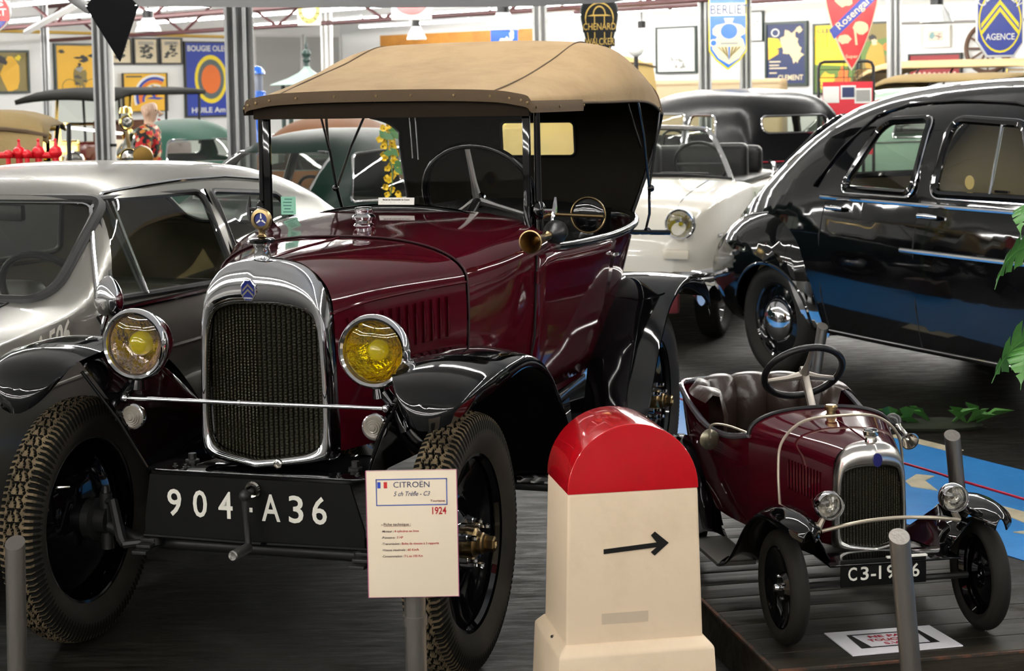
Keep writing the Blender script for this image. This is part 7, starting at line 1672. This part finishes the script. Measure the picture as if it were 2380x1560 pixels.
m = MB(); m.lathe([(.035, hK), (.025, hK + .04), (.045, hK + .07), (.03, hK + .10), (.055, hK + .14), (.045, hK + .17), (.015, hK + .20), (.02, hK + .24), (.006, hK + .27), (.004, hK + .33), (0, hK + .34)], (0, 0, z0), (0, 0, 1), 16); m.build('finial', mat('dark green cast iron', (0.012, 0.035, 0.03), .35), ko)
for kx in range(4):
    a = PI / 4 + PI / 2 * kx; m = MB(); m.tube([(.33 * math.cos(a), .33 * math.sin(a), 0), (.33 * math.cos(a), .33 * math.sin(a), z0)], .025, 8); m.build('corner_post', MATS['dark green cast iron'], ko)
m = MB(); m.box((0, 0, .45), (.60, .60, .9)); m.build('kiosk_base', MATS['dark green cast iron'], ko, bevel=.01)
# ---------------------------------------------------------------- red display stand and wire rack
ds = thing('display_stand', 'red display stand with photographs in front of the sunrise poster', 'stand', (at(1970, 230, 17).x, 17, 0), -.1)
def DX(u): return (u - 1970) / F_PX * 17
zd0, zd1 = at(1970, 262, 17).z, at(1970, 190, 17).z
m = MB(); m.box((0, 0, (zd0 + zd1) / 2 - .2), (DX(2026) - DX(1912), .03, zd1 - zd0 + .4)); st_ = m.build('red_panel', mat('red display card', (0.60, 0.012, 0.03), .5), ds)
for (u0, u1, v0, v1, m_) in ((1956, 1986, 201, 228, nav), (1988, 2022, 208, 238, gry), (1916, 1948, 203, 236, whi)):
    m = MB(); m.box((DX((u0 + u1) / 2), -.018, at(1970, (v0 + v1) / 2, 17).z), (DX(u1) - DX(u0) + .02, .004, (v1 - v0) / F_PX * 17 + .02)); pf = m.build('photo_mount', whi, st_); m = MB(); m.box((DX((u0 + u1) / 2), -.022, at(1970, (v0 + v1) / 2, 17).z), (DX(u1) - DX(u0) - .01, .004, (v1 - v0) / F_PX * 17 - .015)); m.build('photo', m_, pf)
for u in (1934, 2006):
    m = MB(); m.tube([(DX(u), 0, 0), (DX(u), 0, zd0)], .015, 8); m.build('stand_leg', dark_iron, ds)
rk = thing('wire_rack', 'dark tubular rack with rounded top corners behind the red display stand', 'rack', (at(1966, 200, 18).x, 18, 0), -.1)
zr = at(1966, 143, 18).z; hw_ = (2030 - 1904) / 2 / F_PX * 18
m = MB(); m.tube([(-hw_, 0, 0), (-hw_, 0, zr - .06), (-hw_ + .02, 0, zr - .015), (-hw_ + .06, 0, zr), (hw_ - .06, 0, zr), (hw_ - .02, 0, zr - .015), (hw_, 0, zr - .06), (hw_, 0, 0)], .016, 8); m.build('rack_frame', dark_iron, rk)
for i in range(5):
    m = MB(); m.tube([(lerp(-.02, .16, i / 4), 0, .4), (lerp(-.02, .16, i / 4), 0, zr)], .004, 5); m.build('rack_wire', dark_iron, rk)
for i in range(6):
    m = MB(); m.tube([(-hw_, 0, zr - .08 * (i + 1)), (hw_, 0, zr - .08 * (i + 1))], .004, 5); m.build('rack_wire', dark_iron, rk)
# ---------------------------------------------------------------- beige van body behind the columns
bvn = thing('beige_van', 'plain beige box van body standing behind the two steel columns', 'van', (at(1640, 200, 27).x, 27, 0), -.2)
m = MB(); m.box((.15, .9, 1.0), (2.0, 1.8, 1.35)); m.build('van_body', mat('beige paint', (0.55, 0.42, 0.25), .5), bvn, bevel=.08, seg=3); m = MB(); m.box((.15, -.01, 1.62), (1.9, .02, .03)); m.build('roof_gutter', MATS['beige paint'], bvn)
for x in (-.6, .9):
    m = MB(); m.lathe([(.18, -.06), (.33, -.05), (.34, .05), (.18, .06), (0, .06)], (x, .1, .34), (0, -1, 0), 24); m.build('wheel', rubber, bvn)
# ================================================================= plants
leafm = mat('monstera leaf', (0.045, 0.16, 0.030), .35, bump=(18, .2), var=((0.09, 0.24, 0.05), 5, .4, .7))
stemm = mat('green stem', (0.06, 0.12, 0.03), .5)
def monstera_leaf(parent, base, tip, side, width, droop=.12, name='leaf', m_=None):
    """a split leaf between base and tip with lobes to both sides"""
    B = V(*base); T_ = V(*tip); ax = (T_ - B); L = ax.length; ax.normalize(); S_ = V(*side).normalized(); N_ = ax.cross(S_).normalized()
    mb = MB()
    n = 5
    for sg in (1, -1):
        for i in range(n):
            t0 = .02 + i / n * .93; t1 = t0 + .93 / n * .86
            w0 = width * math.sin(PI * min(1, (t0 + .10) ** .75)) ; w1 = width * math.sin(PI * min(1, (t1 + .10) ** .75))
            def pt(t, u): return B + ax * (L * t + L * .10 * u) + S_ * (sg * u * 1.0) + N_ * (-droop * (u / max(width, .01)) ** 2 * width + .03 * math.sin(PI * t)) + V(0, 0, -.25 * L * t * t)
            rows = []
            for q in range(5):
                u = q / 4; a = pt(lerp(t0 - .02, t0 + .02, u), w0 * u); b_ = pt(lerp(t1 + .02, t1, u), w1 * u * .98); rows.append([a, a.lerp(b_, .5) + N_ * .006, b_])
            mb.grid(rows)
    mb.tube([B + ax * (L * t) + N_ * (.03 * math.sin(PI * t)) + V(0, 0, -.25 * L * t * t) for t in [k / 8 for k in range(9)]], [.006 - .0006 * k for k in range(9)], 6)
    return mb.build(name, m_ or leafm, parent, angle=60)
mp_ = thing('monstera_plant', 'green monstera with split leaves reaching in beside the black saloon', 'plant', (2.03, 6.25, 0), 0)
o = V(2.03, 6.25, 0)
def W(u, v, d): return at(u, v, d) - o
for bpx, tpx, sd, wd in (((2420, 560, 6.3), (2312, 622, 6.1), (.2, -.3, 1), .075), ((2440, 770, 6.2), (2305, 835, 6.0), (-.1, -.5, 1), .11), ((2400, 800, 6.1), (2372, 880, 6.0), (1, -.3, .2), .07), ((2400, 470, 6.3), (2372, 530, 6.2), (.8, -.4, .4), .05)):
    b0 = W(*bpx); t0 = W(*tpx); monstera_leaf(mp_, b0, t0, sd, wd)
    m = MB(); m.tube(spline([(.02, 0, .45), (b0.x * .7 + .02, b0.y * .6, b0.z * .75 + .15), tuple(b0)], 6), [.009] * 13, 6); m.build('stem', stemm, mp_)
m = MB(); m.lathe([(0, 0), (.13, 0), (.17, .30), (.18, .34), (.16, .34), (.15, .30), (0, .29)], (.10, .05, 0), (0, 0, 1), 24); m.build('pot', mat('brown pot', (0.10, 0.06, 0.04), .6), mp_); m = MB(); m.tube([(.10, .05, .28), (.05, .02, .5)], [.03, .015], 8); m.build('stem', stemm, mp_)
lp_ = thing('floor_plant', 'low spiky green plant on the floor below the black saloon sill', 'plant', (at(2200, 885, 8.0).x, 8.0, 0), 0); o = V(at(2200, 885, 8.0).x, 8.0, 0)
rr_ = random.Random(5)
for i in range(16):
    a = rr_.uniform(-.5, PI + .5); L = rr_.uniform(.10, .20); b0 = V(rr_.uniform(-.28, .18), rr_.uniform(-.05, .05), .03); d = V(math.cos(a) * L, -abs(math.sin(a)) * .10, rr_.uniform(.02, .11))
    s1 = d.cross(V(0, 0, 1)).normalized() * .035
    m = MB(); m.add([b0, b0 + d * .5 + s1 + V(0, 0, .03), b0 + d, b0 + d * .5 - s1 + V(0, 0, .03)], [(0, 1, 2), (0, 2, 3)]); m.build('leaf', leafm, lp_)
m = MB(); m.ball((-.05, 0, .02), .10, 14, 8, (2.2, .8, .35)); m.build('moss_base', mat('dark moss', (0.02, 0.025, 0.012), .9), lp_)
# ---------------------------------------------------------------- yellow flower garland on a stand, seen through the windscreen
fg = thing('yellow_flower_spray', 'hanging spray of yellow blossoms with green leaves seen through the tourer windscreen', 'flowers', (at(925, 400, 9.6).x, 9.6, 0), 0); o = V(at(925, 400, 9.6).x, 9.6, 0)
yf = mat('yellow petal', (0.80, 0.52, 0.01), .5); gf = mat('glossy green leaf', (0.03, 0.12, 0.02), .3)
spine = [at(u, v, 9.6) - o for u, v in ((930, 262), (905, 300), (900, 345), (912, 400), (908, 455))]
sp = spline(spine, 10)
for i in range(46):
    t = rr_.random(); p = sp[int(t * (len(sp) - 1))] + V(rr_.uniform(-.045, .045), rr_.uniform(-.04, .04), rr_.uniform(-.02, .02)); m = MB()
    for k in range(4):
        a = 2 * PI * k / 4 + i; d = V(math.cos(a), rr_.uniform(-.6, .2), math.sin(a)).normalized(); e = d.cross(V(0, 1, 0)).normalized(); r_ = rr_.uniform(.016, .026)
        m.add([p, p + d * r_ * .6 + e * r_ * .55, p + d * r_ + V(0, -.006, 0), p + d * r_ * .6 - e * r_ * .55], [(0, 1, 2, 3)])
    m.build('blossom', yf, fg)
for i in range(18):
    t = rr_.random() * .75; p = sp[int(t * (len(sp) - 1))] + V(rr_.uniform(-.05, .03), rr_.uniform(-.06, -.02), rr_.uniform(-.03, .03)); a = rr_.uniform(-1.2, .5); d = V(math.cos(a) * .07, -.02, math.sin(a) * .07); e = d.cross(V(0, 1, 0)).normalized() * .02
    m = MB(); m.add([p, p + d * .45 + e, p + d, p + d * .45 - e], [(0, 1, 2, 3)]); m.build('leaf', gf, fg)
m = MB(); m.tube(sp, .004, 6); m.tube([sp[0], sp[0] + V(.06, 0, .10), V(.12, .02, sp[0].z)], .006, 6); m.tube([(.12, .02, 0), (.12, .02, sp[0].z)], .009, 8); m.build('stem', stemm, fg); m = MB(); m.lathe([(0, 0), (.14, 0), (.16, .25), (.13, .26), (0, .24)], (.12, .02, 0), (0, 0, 1), 20); m.build('pot', MATS['brown pot'], fg)
